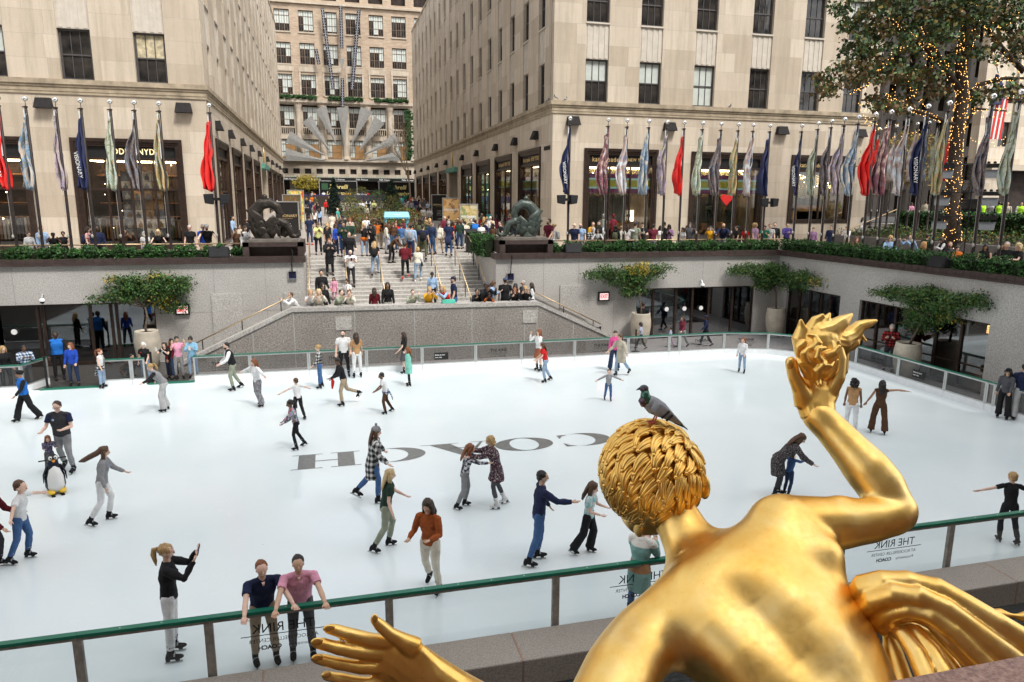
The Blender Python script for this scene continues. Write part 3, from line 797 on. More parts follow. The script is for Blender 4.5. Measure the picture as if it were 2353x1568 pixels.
for (u,c,z,hc) in ((17.0,(.7,.7,.68),4.05,(.06,.05,.05)),(17.7,(.42,.01,.05),4.05,(.3,.02,.04))):
    g=MB();y=42.75
    g.loft([(u,y,z),(u,y,z+.45),(u,y,z+.9),(u,y,z+1.3),(u,y,z+1.42)],[(.2,.12),(.16,.1),(.14,.1),(.2,.11),(.08,.07)],10)
    for s_ in(-1,1): g.loft([(u+s_*.2,y,z+1.3),(u+s_*.3,y,z+1.0),(u+s_*.17,y-.1,z+.8)],[.055,.045,.035],6)
    g.ell((u,y,z+1.62),(.1,.11,.14),8,6)
    g.build('mannequin',M('mannequin_dress_%.2f'%c[0],c,.7),sf[0],True)
for z in(4.4,4.8,5.2,5.6): 
    g=MB();g.box(19.0,43.9,z,19.7,44.2,z+.03);g.box(19.15,43.95,z+.03,19.4,44.1,z+.14);g.build('shelf',M('display_wood',(.35,.17,.06),.6,var=.3),sf[0])
g=MB();g.box(18.95,44.25,4.2,19.75,44.3,6.0);g.build('light_panel',M('lit_panel',(.9,.8,.6),.5,emis=(1,.8,.5,2.5)),sf[0])
sg=[['kate spade NEW YORK',1],['kate spade NEW YORK',1],['BOUTIQUE',2],['BOUTIQUE',2]]
for i,(a,b) in enumerate(shY):
    if i==4: continue
    k=1 if i<2 else(2 if i<4 else 0)
    shopfront(mri,a,b,3.85+(a-44)*.034,9.95,BR,None if i>1 else 'kate spade  NEW YORK',k,20+i,mull=2,flip=True,ssz=.4)
def portal(mp,parent,a,b,rz,z0=4.9):
    g=MB();g.fb(mp,a,b,-3,-3.1,z0,9.9);g.fb(mp,a,a+.1,-.5,-3,z0,9.9);g.fb(mp,b-.1,b,-.5,-3,z0,9.9);g.build('portal_recess',SPAN,parent)
    g=MB();g.fb(mp,a-.15,b+.15,-.5,.35,9.5,9.95);g.build('portal_canopy',M('verdigris',(.10,.28,.22),.7,var=.3),parent)
    g=MB();u=(a+b)/2
    g.loft([mp(u,.05,10.0),mp(u,.09,10.5),mp(u,.12,11.0),mp(u,.06,11.7)],[(.12,.05),(.22,.08),(.14,.08),(.03,.03)],8,side=(0,1,0));g.build('gilt_relief',GOLDL,parent,True)
portal(mri,BR,74.4,79.7,0)
for u,z in ((50.5,10.95),(56.5,10.95),(64,10.95),(71,10.95),(81,10.95),(88,10.95),(95.5,10.95),(102.5,10.95),(110,10.95),(45.3,10.95)): lamp_hood(mri,u,z,BR,R(-90))
for u in (14.55,20.9,28.9,34.9): lamp_hood(mfr,u,11.55 if u<20 else 11.4,BR,0)
text('street_lettering','PROMENADE',.36,BLK,BR,fmat((13.28,43.0,9.75),(0,-1,0),(0,0,1)),.01,sx=.62,bold=.004)
# left building
BL=E_('limestone_building',(0,0,0));tag(BL,'pale limestone office block left of the promenade with a dark bronze menswear shopfront','building')
wx=[-10.72+.0,-7.3,-14.4,-18,-21.7];wx=sorted(wx,reverse=True)
wx=[-7.45-.8,-11.75,-15.8][:3]
wx=[-8.46,-11.9,-15.75,-19.3]
wxs=sorted(wx)
wn={(3,0):3,(2,0):0,(1,0):1}
facade(BL,mfr,-60,XLi,wxs,1.5,4,[(-19.9,-14.5,3.9,9.6),(-12.6,-7.3,3.9,9.62)],ZT,0,WP,wnames=wn,seed=3)
facade(BL,mli,42.53,112,winsY,1.34,4,[(a,b,3.8+max(0,(a-44))*.034,9.95) for a,b in shY],ZT,R(90),WPi,seed=4,matw=LIME2)
g=MB();g.box(-60,42.7,ZT-.3,-6.6,112,ZT);g.box(-60,112.01,3.2,-6.6,112.2,ZT-.3);g.build('roof',LIME,BL)
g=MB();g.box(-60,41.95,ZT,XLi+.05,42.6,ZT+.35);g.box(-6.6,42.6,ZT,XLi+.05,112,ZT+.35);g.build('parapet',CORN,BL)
shopfront(mfr,-12.6,-7.3,3.9,9.62,BL,[(.35,'TODD SNYDER',.42)],0,11,mull=4,sgold=M('shop_sign_cream',(.8,.62,.33),.5,emis=(1,.7,.35,.5)))
shopfront(mfr,-19.9,-14.5,3.9,9.6,BL,None,0,12,mull=3)
# wall of photographs inside the menswear shop
sf=[o for o in BL.children if o.name.startswith('shopfront')]
rnd=random.Random(5);pal=[(.5,.48,.45),(.7,.7,.68),(.3,.2,.12),(.12,.14,.18),(.5,.3,.14),(.2,.22,.25),(.6,.55,.5),(.3,.34,.42)]
for j in range(7):
    for i in range(4):
        g=MB();x=-10.55+i*.5;z=4.5+j*.5
        g.box(x,42.6,z,x+.48,42.62,z+.48)
        g.mi=1;c=x+.24+rnd.uniform(-.06,.06)
        g.prism([(-.13,0),(.13,0),(.11,.2),(.04,.25),(.05,.33),(-.05,.33),(-.04,.25),(-.11,.2)],(c,42.598,z+.03),(1,0,0),(0,0,1),(0,-1,0),.003)
        g.build('photo_print',[M('print_%d'%(k:=rnd.randrange(8)),pal[k],.5,var=.4,vs=5),M('figure_%d'%(k:=rnd.randrange(8)),tuple(q*.6 for q in pal[k]),.5,var=.4,vs=8)],sf[0])
for i,(a,b) in enumerate(shY):
    if i==4: continue
    shopfront(mli,a,b,3.85+(a-44)*.034,9.95,BL,None,0,40+i,mull=3)
portal(mli,BL,74.4,79.7,0)
for u in (45.2,50.8,57.6,64.2,71.5,81,88,95.5,102.5,110): lamp_hood(mli,u,10.95,BL,R(90))
for u in (-7.05,-13.55,-20.5): lamp_hood(mfr,u,11.5,BL,0)
# ---------------------------------------------------------------- brick department store across the avenue
def brick_m():
    m,n,b=mk('tan_brick');v=coords(n)
    sep=node(n,'ShaderNodeSeparateXYZ');n.links.new(v,sep.inputs[0]);cb=node(n,'ShaderNodeCombineXYZ');n.links.new(sep.outputs[0],cb.inputs[0]);n.links.new(sep.outputs[2],cb.inputs[1])
    br=node(n,'ShaderNodeTexBrick',_Scale=1.,_Mortar_Size=.02,_Bias=0.,_Brick_Width=.75,_Row_Height=.2)
    br.inputs['Color1'].default_value=(.46,.36,.26,1);br.inputs['Color2'].default_value=(.30,.225,.16,1);br.inputs['Mortar'].default_value=(.40,.31,.24,1)
    n.links.new(cb.outputs[0],br.inputs['Vector']);f=noi(n,v,.5,5,.7)
    n.links.new(mixc(n,.3,br.outputs[0],ramp(n,f,[(.3,(.28,.19,.13)),(.7,(.48,.40,.30))])),b.inputs['Base Color']);setp(b,Roughness=.9);return m
BRICK=brick_m()
LST=limestone('store_limestone',(.46,.38,.29),1.6,.62)
FY=135.;FX0=-14.;FP=4.0
DS=E_('department_store',(0,0,0));tag(DS,'tan brick department store at the far end of the promenade','building')
bx=[-5.8+4.0*k for k in range(-3,9)]
mf=lambda u,d,z:(u,FY-d,z)
rowz=[(34.9,38.4),(29.6,33.1),(24.5,27.9)]
g=MB()
us=[FX0-8]
W2=2.5
bx=[9.8+3.97*(k-7) for k in range(0,12)]
us=[bx[0]-4]
for b_ in bx: us+=[b_-W2/2,b_+W2/2]
us.append(bx[-1]+4)
for a,b in zip(us[0::2],us[1::2]): g.fb(mf,a,b,-.6,0,23.6,46)
for b_ in bx:
    zs=[23.6]+[q for r_ in reversed(rowz) for q in r_]+[40.2,43.4,46]
    for a,c in zip(zs[0::2],zs[1::2]): g.fb(mf,b_-W2/2,b_+W2/2,-.5,-.03,a,c)
g.build('brick_wall',BRICK,DS)
g=MB()
g.fb(mf,us[0],us[-1],-.4,.35,39.4,39.8)
g.fb(mf,us[0],us[-1],-.5,.7,23.2,23.7);g.fb(mf,us[0],us[-1],-.5,.35,22.8,23.2)
for k in range(170): g.fb(mf,us[0]+k*.32,us[0]+k*.32+.17,.35,.6,23.0,23.2)
g.fb(mf,us[0],us[-1],-.5,.5,13.2,13.6);g.fb(mf,us[0],us[-1],-.5,.2,12.9,13.2)
for b_ in bx:
    for z0,z1 in rowz:
        g.fb(mf,b_-W2/2-.15,b_+W2/2+.15,-.3,.12,z0-.25,z0-.02)
    g.fb(mf,b_-W2/2-.35,b_+W2/2+.35,-.3,.12,28.35,29.3);g.fb(mf,b_-W2/2-.3,b_-W2/2,-.3,.14,24.4,28.3);g.fb(mf,b_+W2/2,b_+W2/2+.3,-.3,.14,24.4,28.3)
    g.fb(mf,b_-W2/2,b_+W2/2,-.4,-.02,17.0,17.9);
    for k in range(7): g.fb(mf,b_-1.1+k*.33,b_-.98+k*.33,.0,.1,17.9,18.9)
    g.fb(mf,b_-W2/2,b_+W2/2,-.02,.15,18.9,19.1)
for a,b in zip(us[0::2],us[1::2]):
    c_=(a+b)/2;g.fb(mf,a,b,-.5,-.1,13.6,22.8)
    if b-a<2.5:
        g.loft([(c_,FY-.1,13.6),(c_,FY-.1,14.2),(c_,FY-.1,21.4),(c_,FY-.1,22.0),(c_,FY-.1,22.8)],[.62,.5,.45,.5,.7],12)
# rusticated base
g.fb(mf,us[0],us[-1],-.6,0,10.3,11.05);g.fb(mf,us[0],us[-1],-.6,0,11.95,12.9)
for i,b_ in enumerate(bx):
    pass
sq=[]
for b_ in bx:
    sq+=[b_-1.12-.25,b_+.62]
cur=us[0]
for a in sq:
    g.fb(mf,cur,a,-.6,0,11.05,11.95);cur=a+1.1
g.fb(mf,cur,us[-1],-.6,0,11.05,11.95)
for k in range(8): g.fb(mf,bx[0]-4+k*7.9,bx[0]-3+k*7.9,-.6,.0,6.0,9.9)
g.build('stone_trim',LST,DS)
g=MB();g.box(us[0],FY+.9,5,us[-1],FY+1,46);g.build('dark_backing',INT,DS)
# store windows
def store_window(w,h,seed):
    g=MB();t=.08
    g.box(-w/2,0,0,-w/2+t,.1,h);g.box(w/2-t,0,0,w/2,.1,h);g.box(-w/2,0,h-t,w/2,.1,h);g.box(-w/2,0,0,w/2,.1,t)
    for k in (1,2): g.box(-w/2+w*k/3-.05,-.02,t,-w/2+w*k/3+.05,.1,h-t)
    for z in (.36,.74): g.box(-w/2+t,-.01,h*z-.03,w/2-t,.1,h*z+.03)
    for k in (.5,1.5,2.5): g.box(-w/2+w*k/3-.018,.01,t,-w/2+w*k/3+.018,.08,h-t)
    f=g.mesh('window',M('store_frame',(.16,.11,.08),.6));q=MB();rnd=random.Random(seed)
    for i in range(3):
        hb=rnd.choice([.36,.74,.74,1,.1]) if seed else .74
        x0=-w/2+w*i/3;x1=x0+w/3
        q.mi=0;q.box(x0,.05,t,x1,.06,h*hb if hb<1 else h-t)
        if hb<1:
            q.mi=1;q.box(x0,.05,h*hb,x1,.06,h-t)
    return f,q.mesh('pane',[WGL,BLIND])
SW=[store_window(W2,3.45,k) for k in range(5)];SW2=[store_window(W2,3.6,k+5) for k in range(2)]
WARMG=M('warm_lit_glass',(.12,.07,.04),.2,var=.6,vs=1.5,emis=(1,.55,.2,.10))
lw_=SW2[0][1].copy();lw_.materials[0]=WARMG
rnd=random.Random(3)
for i,b_ in enumerate(bx):
    for j,(z0,z1) in enumerate(rowz+[(19.1,22.6),(13.7,17.0)]):
        p=rnd.choice(SW) if j<4 else (SW2[0][0],lw_)
        f=O('window',p[0],DS,mf(b_,-.25,z0));q=O('pane',p[1],f)
        if j==3: f.scale=(1,1,3.5/3.45)
        if j==4: f.scale=(1,1,3.3/3.6)
g=MB()
for a in sq: g.fb(mf,a,a+1.1,-.3,-.35,11.05,11.95)
g.build('small_windows',WGL,DS)
g=MB()
for a in sq:
    for k in range(6): g.fb(mf,a+.08+k*.18,a+.11+k*.18,-.1,-.13,11.05,11.95)
g.build('window_grilles',BLK,DS)
# awning valance with pale script, glass canopy edge
g=MB();g.fb(mf,-8.5,15.6,0,2.2,9.75,10.35);g.build('awning',BLK,DS)
g=MB()
for k in range(60): g.prism([(0,0),(.12,0),(.06,.35)],(-8.4+k*.4,FY-2.2,10.35),(1,0,0),(0,0,1),(0,1,0),.05)
g.build('canopy_cresting',M('verdigris',(.10,.28,.22),.7,var=.3),DS)
for k in range(6): text('awning_lettering','Fifth Avenue',.42,SIGNW,DS,fmat((-6+k*4.1,FY-2.23,10.05),(1,0,0),(0,0,1)),.005,shear=.4)
g=MB();g.fb(mf,us[0],us[-1],-.55,-.5,6,9.8);g.build('shop_band',INT,DS)
# window-box hedges
HED=M('box_hedge_far',(.02,.05,.015),.9,var=.6,vs=6)
for k,(a,b) in enumerate(((-7.3,-.9),(1.1,7.0),(9.1,15.0),(-13,-8.3))):
    g=MB();rnd=random.Random(k)
    for j in range(150):
        x=rnd.uniform(a,b);g.ell((x,FY-.75+rnd.uniform(-.2,.2),24.0+rnd.uniform(-.25,.3)),(.25,.2,.18),5,4)
    o=g.build('ledge_hedge',HED);tag(o,['clipped green hedge on the store ledge, left of the light columns','clipped green hedge on the store ledge behind the central light column','clipped green hedge on the store ledge, rightmost visible','clipped green hedge on the store ledge, far left behind the office block'][k],'hedge','hedges on the store ledge')
# ivy strip on the store
g=MB();rnd=random.Random(9)
for j in range(900):
    x=rnd.uniform(14.5,17.5);g.ell((x,FY-.2-rnd.random()*.35,rnd.uniform(13.7,22.5)),(.25,.12,.2),5,4)
o=g.build('ivy_wall',HED);tag(o,'dark green ivy panel at the right end of the store facade','ivy')
# light decorations: nine wedge-shaped mesh sails and dark light bars
SAIL=M('silver_mesh',(.21,.205,.19),.7,.0,var=.15,vs=3)
rnd=random.Random(2)
cx0=3.4;zc=13.2
def fz(x,y): 
    p=aty(574.5+x*.2711,y*.2711,FY-1.6);return (p.x,p.z)
sails=[((303,1365),(303,1255),(640,1362)),((300,1210),(345,1110),(620,1310)),((440,1040),(520,980),(675,1275)),((548,935),(645,895),(730,1220)),((735,912),(838,912),(798,1235)),((940,905),(1040,950),(865,1215)),((1055,985),(1142,1050),(925,1280)),((1225,1127),(1270,1215),(972,1310)),((1270,1275),(1288,1365),(985,1362))]
sl_=['lowest on the left','second from the bottom left','third from the bottom left','left of the top one','upright one at the top','right of the top one','third from the bottom right','second from the bottom right','lowest on the right']
for i,(a,b,c_) in enumerate(sails):
    A=Vector(fz(*a));B=Vector(fz(*b));T=Vector(fz(*c_))
    g=MB();n=10;ax=(A+B)/2
    for k in range(n):
        t0=k/n;t1=(k+1)/n
        def w(t): return .10+.90*(1-t)**1.25
        pts=[]
        for t in (t0,t1):
            ce=ax+(T-ax)*t;hw=(B-A)/2*w(t)
            pts.append((ce-hw,ce+hw))
        (p0,p1),(p3,p2)=pts
        mid0=(p0+p1)/2;mid1=(p3+p2)/2
        g.hexa([(p0.x,FY-1.5,p0.y),(mid0.x,FY-1.58,mid0.y),(mid0.x,FY-1.52,mid0.y),(p0.x,FY-1.44,p0.y),(p3.x,FY-1.5,p3.y),(mid1.x,FY-1.58,mid1.y),(mid1.x,FY-1.52,mid1.y),(p3.x,FY-1.44,p3.y)])
        g.hexa([(mid0.x,FY-1.58,mid0.y),(p1.x,FY-1.5,p1.y),(p1.x,FY-1.44,p1.y),(mid0.x,FY-1.52,mid0.y),(mid1.x,FY-1.58,mid1.y),(p2.x,FY-1.5,p2.y),(p2.x,FY-1.44,p2.y),(mid1.x,FY-1.52,mid1.y)])
    o=g.build('light_sail',SAIL);tag(o,'grey wedge shaped sail of the sunburst on the store, '+sl_[i],'decoration','sunburst sails on the store')
bars=[((597,68),(625,68),(720,755),(690,757)),((753,46),(783,46),(793,408),(765,408)),((908,80),(940,80),(880,758),(850,757)),((543,415),(572,413),(598,542),(570,545)),((767,662),(798,662),(802,906),(772,906))]
bl_=['long left bar leaning right','upright bar at the top middle','long right bar leaning left','short bar at the left','upright bar just above the sails']
DOT=M('bar_dots',(.8,.8,.82),.4,emis=(1,1,1,.1))
for i,q in enumerate(bars):
    P_=[Vector(fz(*a)) for a in q]
    t=E_('light_bar',(P_[3].x,FY-1.5,P_[3].y));t.location=(0,0,0);tag(t,'dark dotted light bar on the store, '+bl_[i],'decoration','light bars on the store')
    g=MB();g.hexa([(P_[3].x,FY-1.3,P_[3].y),(P_[2].x,FY-1.3,P_[2].y),(P_[2].x,FY-1.1,P_[2].y),(P_[3].x,FY-1.1,P_[3].y),(P_[0].x,FY-1.3,P_[0].y),(P_[1].x,FY-1.3,P_[1].y),(P_[1].x,FY-1.1,P_[1].y),(P_[0].x,FY-1.1,P_[0].y)])
    g.build('bar_body',M('bar_navy',(.02,.02,.03),.5),t)
    g=MB();L=(P_[0]-P_[3]).length;n=int(L/.42)
    for k in range(n):
        for f_ in (.2,.8):
            a=P_[3]+(P_[2]-P_[3])*f_;b=P_[0]+(P_[1]-P_[0])*f_;c_=a+(b-a)*(k+.5)/n
            g.box(c_.x-.03,FY-1.34,c_.y-.03,c_.x+.03,FY-1.31,c_.y+.03)
    a=(P_[3]+P_[2])/2;b=(P_[0]+P_[1])/2
    g.bar((a.x,FY-1.33,a.y),(b.x,FY-1.33,b.y),.03)
    g.build('light_dots',DOT,t)['kind']='stuff'
a,b,c_=[Vector(fz(*p)) for p in((757,497),(803,497),(780,602))]
g=MB();g.prism([(a.x,a.y),(b.x,b.y),(c_.x,c_.y)],(0,FY-1.5,0),(1,0,0),(0,0,1),(0,1,0),.1);o=g.build('light_sail',SAIL);tag(o,'small grey wedge between the two long light bars on the store','decoration')
# ---------------------------------------------------------------- blocks behind the tree on the right
DK=M('dark_window_bay',(.03,.03,.035),.25,var=.5,vs=1)
def tower(name,mp,u0,u1,z0,z1,bays,label,m=LIME,sp=1.25,win=1.9,rows=12,fl=3.9):
    t=E_(name,(0,0,0));tag(t,label,'building')
    g=MB();pw=(u1-u0)/bays
    for k in range(bays+1): g.fb(mp,u0+k*pw-(pw-win)/2,u0+k*pw+(pw-win)/2,-1,0,z0,z1)
    for r_ in range(rows+1):
        z=z0+r_*fl
        g.fb(mp,u0,u1,-1,-.22,z,z+sp)
    g.build('wall',m,t)
    for k in range(bays):
        for r_ in range(rows):
            if k*rows+r_>=100: break
            q=MB();a=u0+k*pw+(pw-win)/2;z=z0+r_*fl+sp
            q.fb(mp,a,a+win,-.5,-.55,z,z+fl-sp)
            w_=q.build('window',WGL,t)
    return t
m50=lambda u,d,z:(u,62-d,z)
tower('limestone_building',m50,67.5,97.5,10.6,62,7,'limestone block with sparse windows at the right edge behind the tree',LIME2,1.9,1.7,11,4.4)
bt=[o for o in COL.objects if o.name.startswith('limestone_building')][-1]
g=MB();g.box(67.4,61.0,10.0,97.6,62.9,10.6);g.box(67.4,61.6,4,69.5,62.6,10.0);g.box(76,61.6,4,78.4,62.6,10);g.box(86,61.6,4,88,62.6,10)
g.build('base_course',LST,bt)
g=MB();g.box(69.5,62.4,4,97,62.6,10);g.build('shop_band',INT,bt)
m51=lambda u,d,z:(u,76-d,z)
tower('dark_tower',m51,44,84,4,80,16,'dark glazed tower with thin stone piers seen between the office block and the tree',GRAND,1.3,1.8,13,4.2)
TWR=limestone('tower_limestone',(.30,.26,.21),2.2,1.1)
m52=lambda u,d,z:(u,-26+d,z)
tower('tower_behind_viewpoint',m52,-50,70,4,84,24,'tall limestone tower behind the viewpoint, outside the picture',TWR,1.8,2.4,4,4.2)
g=MB();g.box(-50,-27.2,4,70,-26.4,84);g.build('back_wall',WGL,[o for o in COL.objects if o.name.startswith('tower_behind')][-1])
import numpy as np
RNG=np.random.default_rng(11)
ORD=['first','second','third','fourth','fifth','sixth','seventh','eighth','ninth','tenth','eleventh','twelfth','thirteenth','fourteenth']
def leaves(name,P,size,mats,parent=None,midx=None,aspect=.6,sizev=.4,up=0.3):
    """many small folded leaf faces at the points P"""
    P=np.asarray(P,float);n=len(P)
    a=RNG.normal(size=(n,3));a[:,2]-=up;a/=np.linalg.norm(a,axis=1)[:,None]
    b=RNG.normal(size=(n,3));b-= (b*a).sum(1)[:,None]*a;b/=np.linalg.norm(b,axis=1)[:,None]
    s=(size*(1+sizev*(RNG.random(n)*2-1)))[:,None]
    w=s*aspect*.5;c_=np.cross(a,b)
    V=np.stack([P,P+a*s*.45+b*w+c_*s*.1,P+a*s,P+a*s*.45-b*w+c_*s*.1],1).reshape(-1,3)
    me=bpy.data.meshes.new(name)
    me.vertices.add(4*n);me.vertices.foreach_set('co',V.ravel())
    me.loops.add(4*n);me.loops.foreach_set('vertex_index',np.arange(4*n,dtype=np.int32))
    me.polygons.add(n);me.polygons.foreach_set('loop_start',np.arange(0,4*n,4,dtype=np.int32));me.polygons.foreach_set('loop_total',np.full(n,4,dtype=np.int32))
    for m in mats: me.materials.append(m)
    if midx is not None: me.polygons.foreach_set('material_index',np.asarray(midx,dtype=np.int32))
    me.update(calc_edges=True);me.validate()
    return O(name,me,parent)
def leafm(name,c,var=.4,tr=.35):
    if name in MATS: return MATS[name]
    m,n,b=mk(name);v=coords(n);f=noi(n,v,3,4);w_=node(n,'ShaderNodeTexWhiteNoise') if 0 else None
    n.links.new(ramp(n,f,[(.3,tuple(q*(1-var) for q in c)),(.7,tuple(q*(1+var) for q in c))]),b.inputs['Base Color'])
    setp(b,Roughness=.55);b.inputs['Specular IOR Level'].default_value=.3
    MATS[name]=m;return m
LF=[leafm('leaf_green',(.055,.13,.03)),leafm('leaf_dark_green',(.026,.072,.02)),leafm('leaf_yellow',(.42,.30,.03)),leafm('leaf_olive',(.10,.12,.02))]
HG=[leafm('hedge_leaf',(.035,.105,.022)),leafm('hedge_leaf_dark',(.012,.045,.012)),leafm('hedge_leaf_light',(.07,.16,.04))]
BARK=M('bark',(.10,.075,.055),.9,var=.5,vs=14,bs=.6,bsc=30)
# ---------------------------------------------------------------- clipped hedges on the wall
def hedge(x0,y0,x1,y1,z0,z1,label,dens=1500,size=.07):
    r=E_('boxwood_hedge',(x0,y0,z0));r.location=(0,0,0);tag(r,label,'hedge','boxwood hedges along the wall tops')
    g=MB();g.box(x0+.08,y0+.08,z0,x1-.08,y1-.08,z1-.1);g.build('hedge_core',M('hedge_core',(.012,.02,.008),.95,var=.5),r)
    L=max(x1-x0,y1-y0);n=int(L*dens);P=[];ax=0 if x1-x0>y1-y0 else 1
    u=RNG.random((n,3));
    # push towards front, top and back faces
    f=RNG.random(n)
    o=1-ax
    u[f<.5,o]=RNG.random((f<.5).sum())**2.2*.25
    m=(f>=.5)&(f<.85);u[m,2]=1-RNG.random(m.sum())**2.2*.25
    m=(f>=.85);u[m,o]=1-RNG.random(m.sum())**2*.2
    X=x0+u[:,0]*(x1-x0);Y=y0+u[:,1]*(y1-y0);Zz=z0+u[:,2]*(z1-z0)
    a=X if ax==0 else Y
    lump=.09*np.sin(a*5.3)+.07*np.sin(a*11.7+2)+.05*np.sin(a*23)
    Zz=Zz+np.where(u[:,2]>.6,lump,0)
    if ax==0: Y=Y-(u[:,1]<.3)*(lump*.9+.04*np.sin(Zz*20))
    else: X=X-(u[:,0]<.3)*(lump*.9)
    P=np.stack([X,Y,Zz],1);mi=RNG.choice(3,n,p=[.5,.3,.2]);leaves('foliage',P,size,HG,r,mi,.7,up=-.3)
    return r
hedge(-16,31.12,-4.1,31.75,4.2,4.6,'dark clipped hedge above the wall left of the bronze figures')
hedge(-3.95,31.5,-3.45,31.75,4.2,4.6,'short clump of hedge directly left of the left bronze pedestal')
hedge(6.95,32.1,7.5,35.0,4.0,4.9,'small bright hedge clump between the stairs and the right bronze pedestal')
hedge(10.0,31.12,21.9,31.75,4.2,4.6,'dark clipped hedge above the wall right of the right bronze figure')
hedge(21.95,8,22.6,31.1,4.2,4.68,'long clipped hedge above the right hand side wall',1400)
# ---------------------------------------------------------------- pedestals and bronze scroll figures
BRONZE=M('patina_bronze',(.045,.038,.032),.42,.55,var=.5,vs=7,bs=.5,bsc=22)
BRONZE2=M('green_bronze',(.06,.075,.065),.45,.5,var=.4,vs=7,bs=.4,bsc=22)
def pedestal(x0,x1,label):
    t=E_('bronze_pedestal',((x0+x1)/2,31.6,3.95));tag(t,label,'pedestal');w=(x1-x0)/2
    g=MB();g.box(-w,-.55,.3,-w+.25,2.3,.88);g.box(w-.25,-.55,.3,w,2.3,.88);g.box(-w,-.55,.70,w,-.35,.88);g.box(-w+.25,2.1,.3,w-.25,2.3,.88);g.box(-w+.25,-.35,.74,w-.25,2.1,.88)
    g.box(-w+.25,-.2,.3,w-.25,-.15,.70);g.build('base',CAPM,t)
    g=MB();g.box(-w+.15,-.45,.882,w-.15,2.1,.94);g.box(-w+.22,-.38,.942,w-.22,2.0,1.0);g.build('top_slab',M('pedestal_slab',(.16,.14,.12),.5,var=.3,vs=3),t)
    return t
pedestal(-3.42,-1.0,'dark stone pedestal under the left bronze scroll figure')
pedestal(7.45,9.95,'dark stone pedestal under the right bronze scroll figure')
def scroll(x,s,label,m):
    """curling leafy bronze: s=+1 tail runs to the right"""
    t=E_('bronze_sculpture',(x,32.0,4.95));tag(t,label,'sculpture','bronze scroll figures')
    g=MB()
    X=lambda a:s*a
    # big curl
    pts=[];rad=[]
    base=[(-.42,.0),(-.55,.35),(-.66,.75),(-.62,1.15),(-.36,1.42),(-.02,1.48),(.26,1.32),(.37,1.03),(.27,.80),(.06,.74),(-.08,.86)]
    rr_=[.24,.30,.30,.27,.24,.22,.19,.16,.13,.10,.06]
    g.loft([(X(a),0,b) for a,b in base],[(r_*.9,r_) for r_ in rr_],14,side=(0,1,0))
    b2=[(-.25,.35),(.05,.62),(.35,.70),(.60,.58),(.72,.33),(.80,.12),(.98,.06),(1.12,.16),(1.13,.36)]
    r2=[.22,.22,.19,.17,.15,.13,.11,.09,.05]
    g.loft([(X(a),-.02,b) for a,b in b2],r2,12,side=(0,1,0))
    b3=[(.52,.55),(.44,.35),(.42,.18),(.52,.10),(.64,.16)]
    g.loft([(X(a),.1,b) for a,b in b3],[.12,.11,.1,.09,.06],10,side=(0,1,0))
    g.loft([(X(-.25),0,0),(X(-.24),0,.3),(X(-.2),0,.7)],[(.32,.34),(.26,.25),(.1,.1)],12,side=(0,1,0))
    remesh(g,'scroll_body',m,.022,2,t)
    for j,(a0,b0,a1,b1,a2,b2_) in enumerate(((-.3,.5,-.75,1.1,-1.0,1.2),(-.25,.35,-.7,.75,-1.02,.72),(-.2,.1,-.6,.45,-.98,.5),(-.1,.1,.15,.5,.35,.0),(-.15,.3,.1,.85,.5,.62))):
        g=MB();g.loft([(X(a0),-.2,b0),(X((a0+a1)/2),-.26,(b0+b1)/2+.05),(X(a1),-.22,b1),(X(a2),-.12,b2_)],[(.05,.2),(.05,.22),(.04,.14),(.01,.01)],10,side=(0,1,0));g.build('bronze_leaf',m,t,True)
    g=MB();g.ell((X(-.22),0,1.72),(.12,.1,.13),10,8);g.loft([(X(-.2),0,1.62),(X(-.3),0,1.5)],[.1,.14],8);g.build('bronze_head',m,t,True)
    return t
scroll(-2.3,1,'dark bronze scroll figure left of the stairs, tail curling to the right',BRONZE)
o=scroll(8.7,-1,'greenish bronze scroll figure right of the stairs, tail curling to the left',BRONZE2)
# ---------------------------------------------------------------- cables, floor speakers and wall boxes
for (px,py,l) in ((672,632,'small dark cable box on the wall left of the stairs'),(1172,636,'small dark cable box on the wall right of the stairs')):
    p=aty(px,py,WY);t=E_('cable_box',(p.x,WY,p.z));tag(t,l,'cable box')
    g=MB();g.box(-.16,-.05,-.16,.16,-.03,.16);g.build('backplate',M('box_inside',(.02,.02,.06),.4),t)
    g=MB();g.box(-.17,-.10,-.17,.17,-.03,-.15);g.box(-.17,-.10,.15,.17,-.03,.17);g.box(-.17,-.10,-.15,-.15,-.03,.15);g.box(.15,-.10,-.15,.17,-.03,.15);g.build('box_rim',ALU,t)
    g=MB();g.loft([(0,-.09,.05),(0,-.17,.5),(.06,-.16,.95),(.02,.1,1.05)],.025,6);g.loft([(-.03,-.06,-.05),(0,-.09,.05)],.03,6);g.build('cable',BLK,t)
def wedge(x,y,z,rz,label,s=1.):
    t=E_('wedge_speaker',(x,y,z),rz);tag(t,label,'speaker','wedge speakers on the wall top')
    g=MB();w=.38*s;g.prism([(-.25*s,0),(.25*s,0),(.25*s,.3*s),(-.12*s,.44*s)],(-w,0,0),(0,1,0),(0,0,1),(1,0,0),2*w);o=g.build('cabinet',M('speaker_black',(.02,.02,.022),.6,bs=.2,bsc=60),t);bevel(o,.015)
    g=MB();g.hexa([(-w+.04,-.262*s,.03),(w-.04,-.262*s,.03),(w-.04,-.251*s,.03),(-w+.04,-.251*s,.03),(-w+.04,-.14*s,.40*s),(w-.04,-.14*s,.40*s),(w-.04,-.13*s,.40*s),(-w+.04,-.13*s,.40*s)]);g.build('grille',M('grille',(.02,.02,.022),.7,bs=.4,bsc=120),t)
wedge(aty(505,590,31.2).x,31.15,4.25,0,'black wedge speaker in front of the hedge under the red flag')
wedge(aty(1314,578,31.2).x,31.15,4.25,0,'black wedge speaker in front of the hedge right of the right bronze')
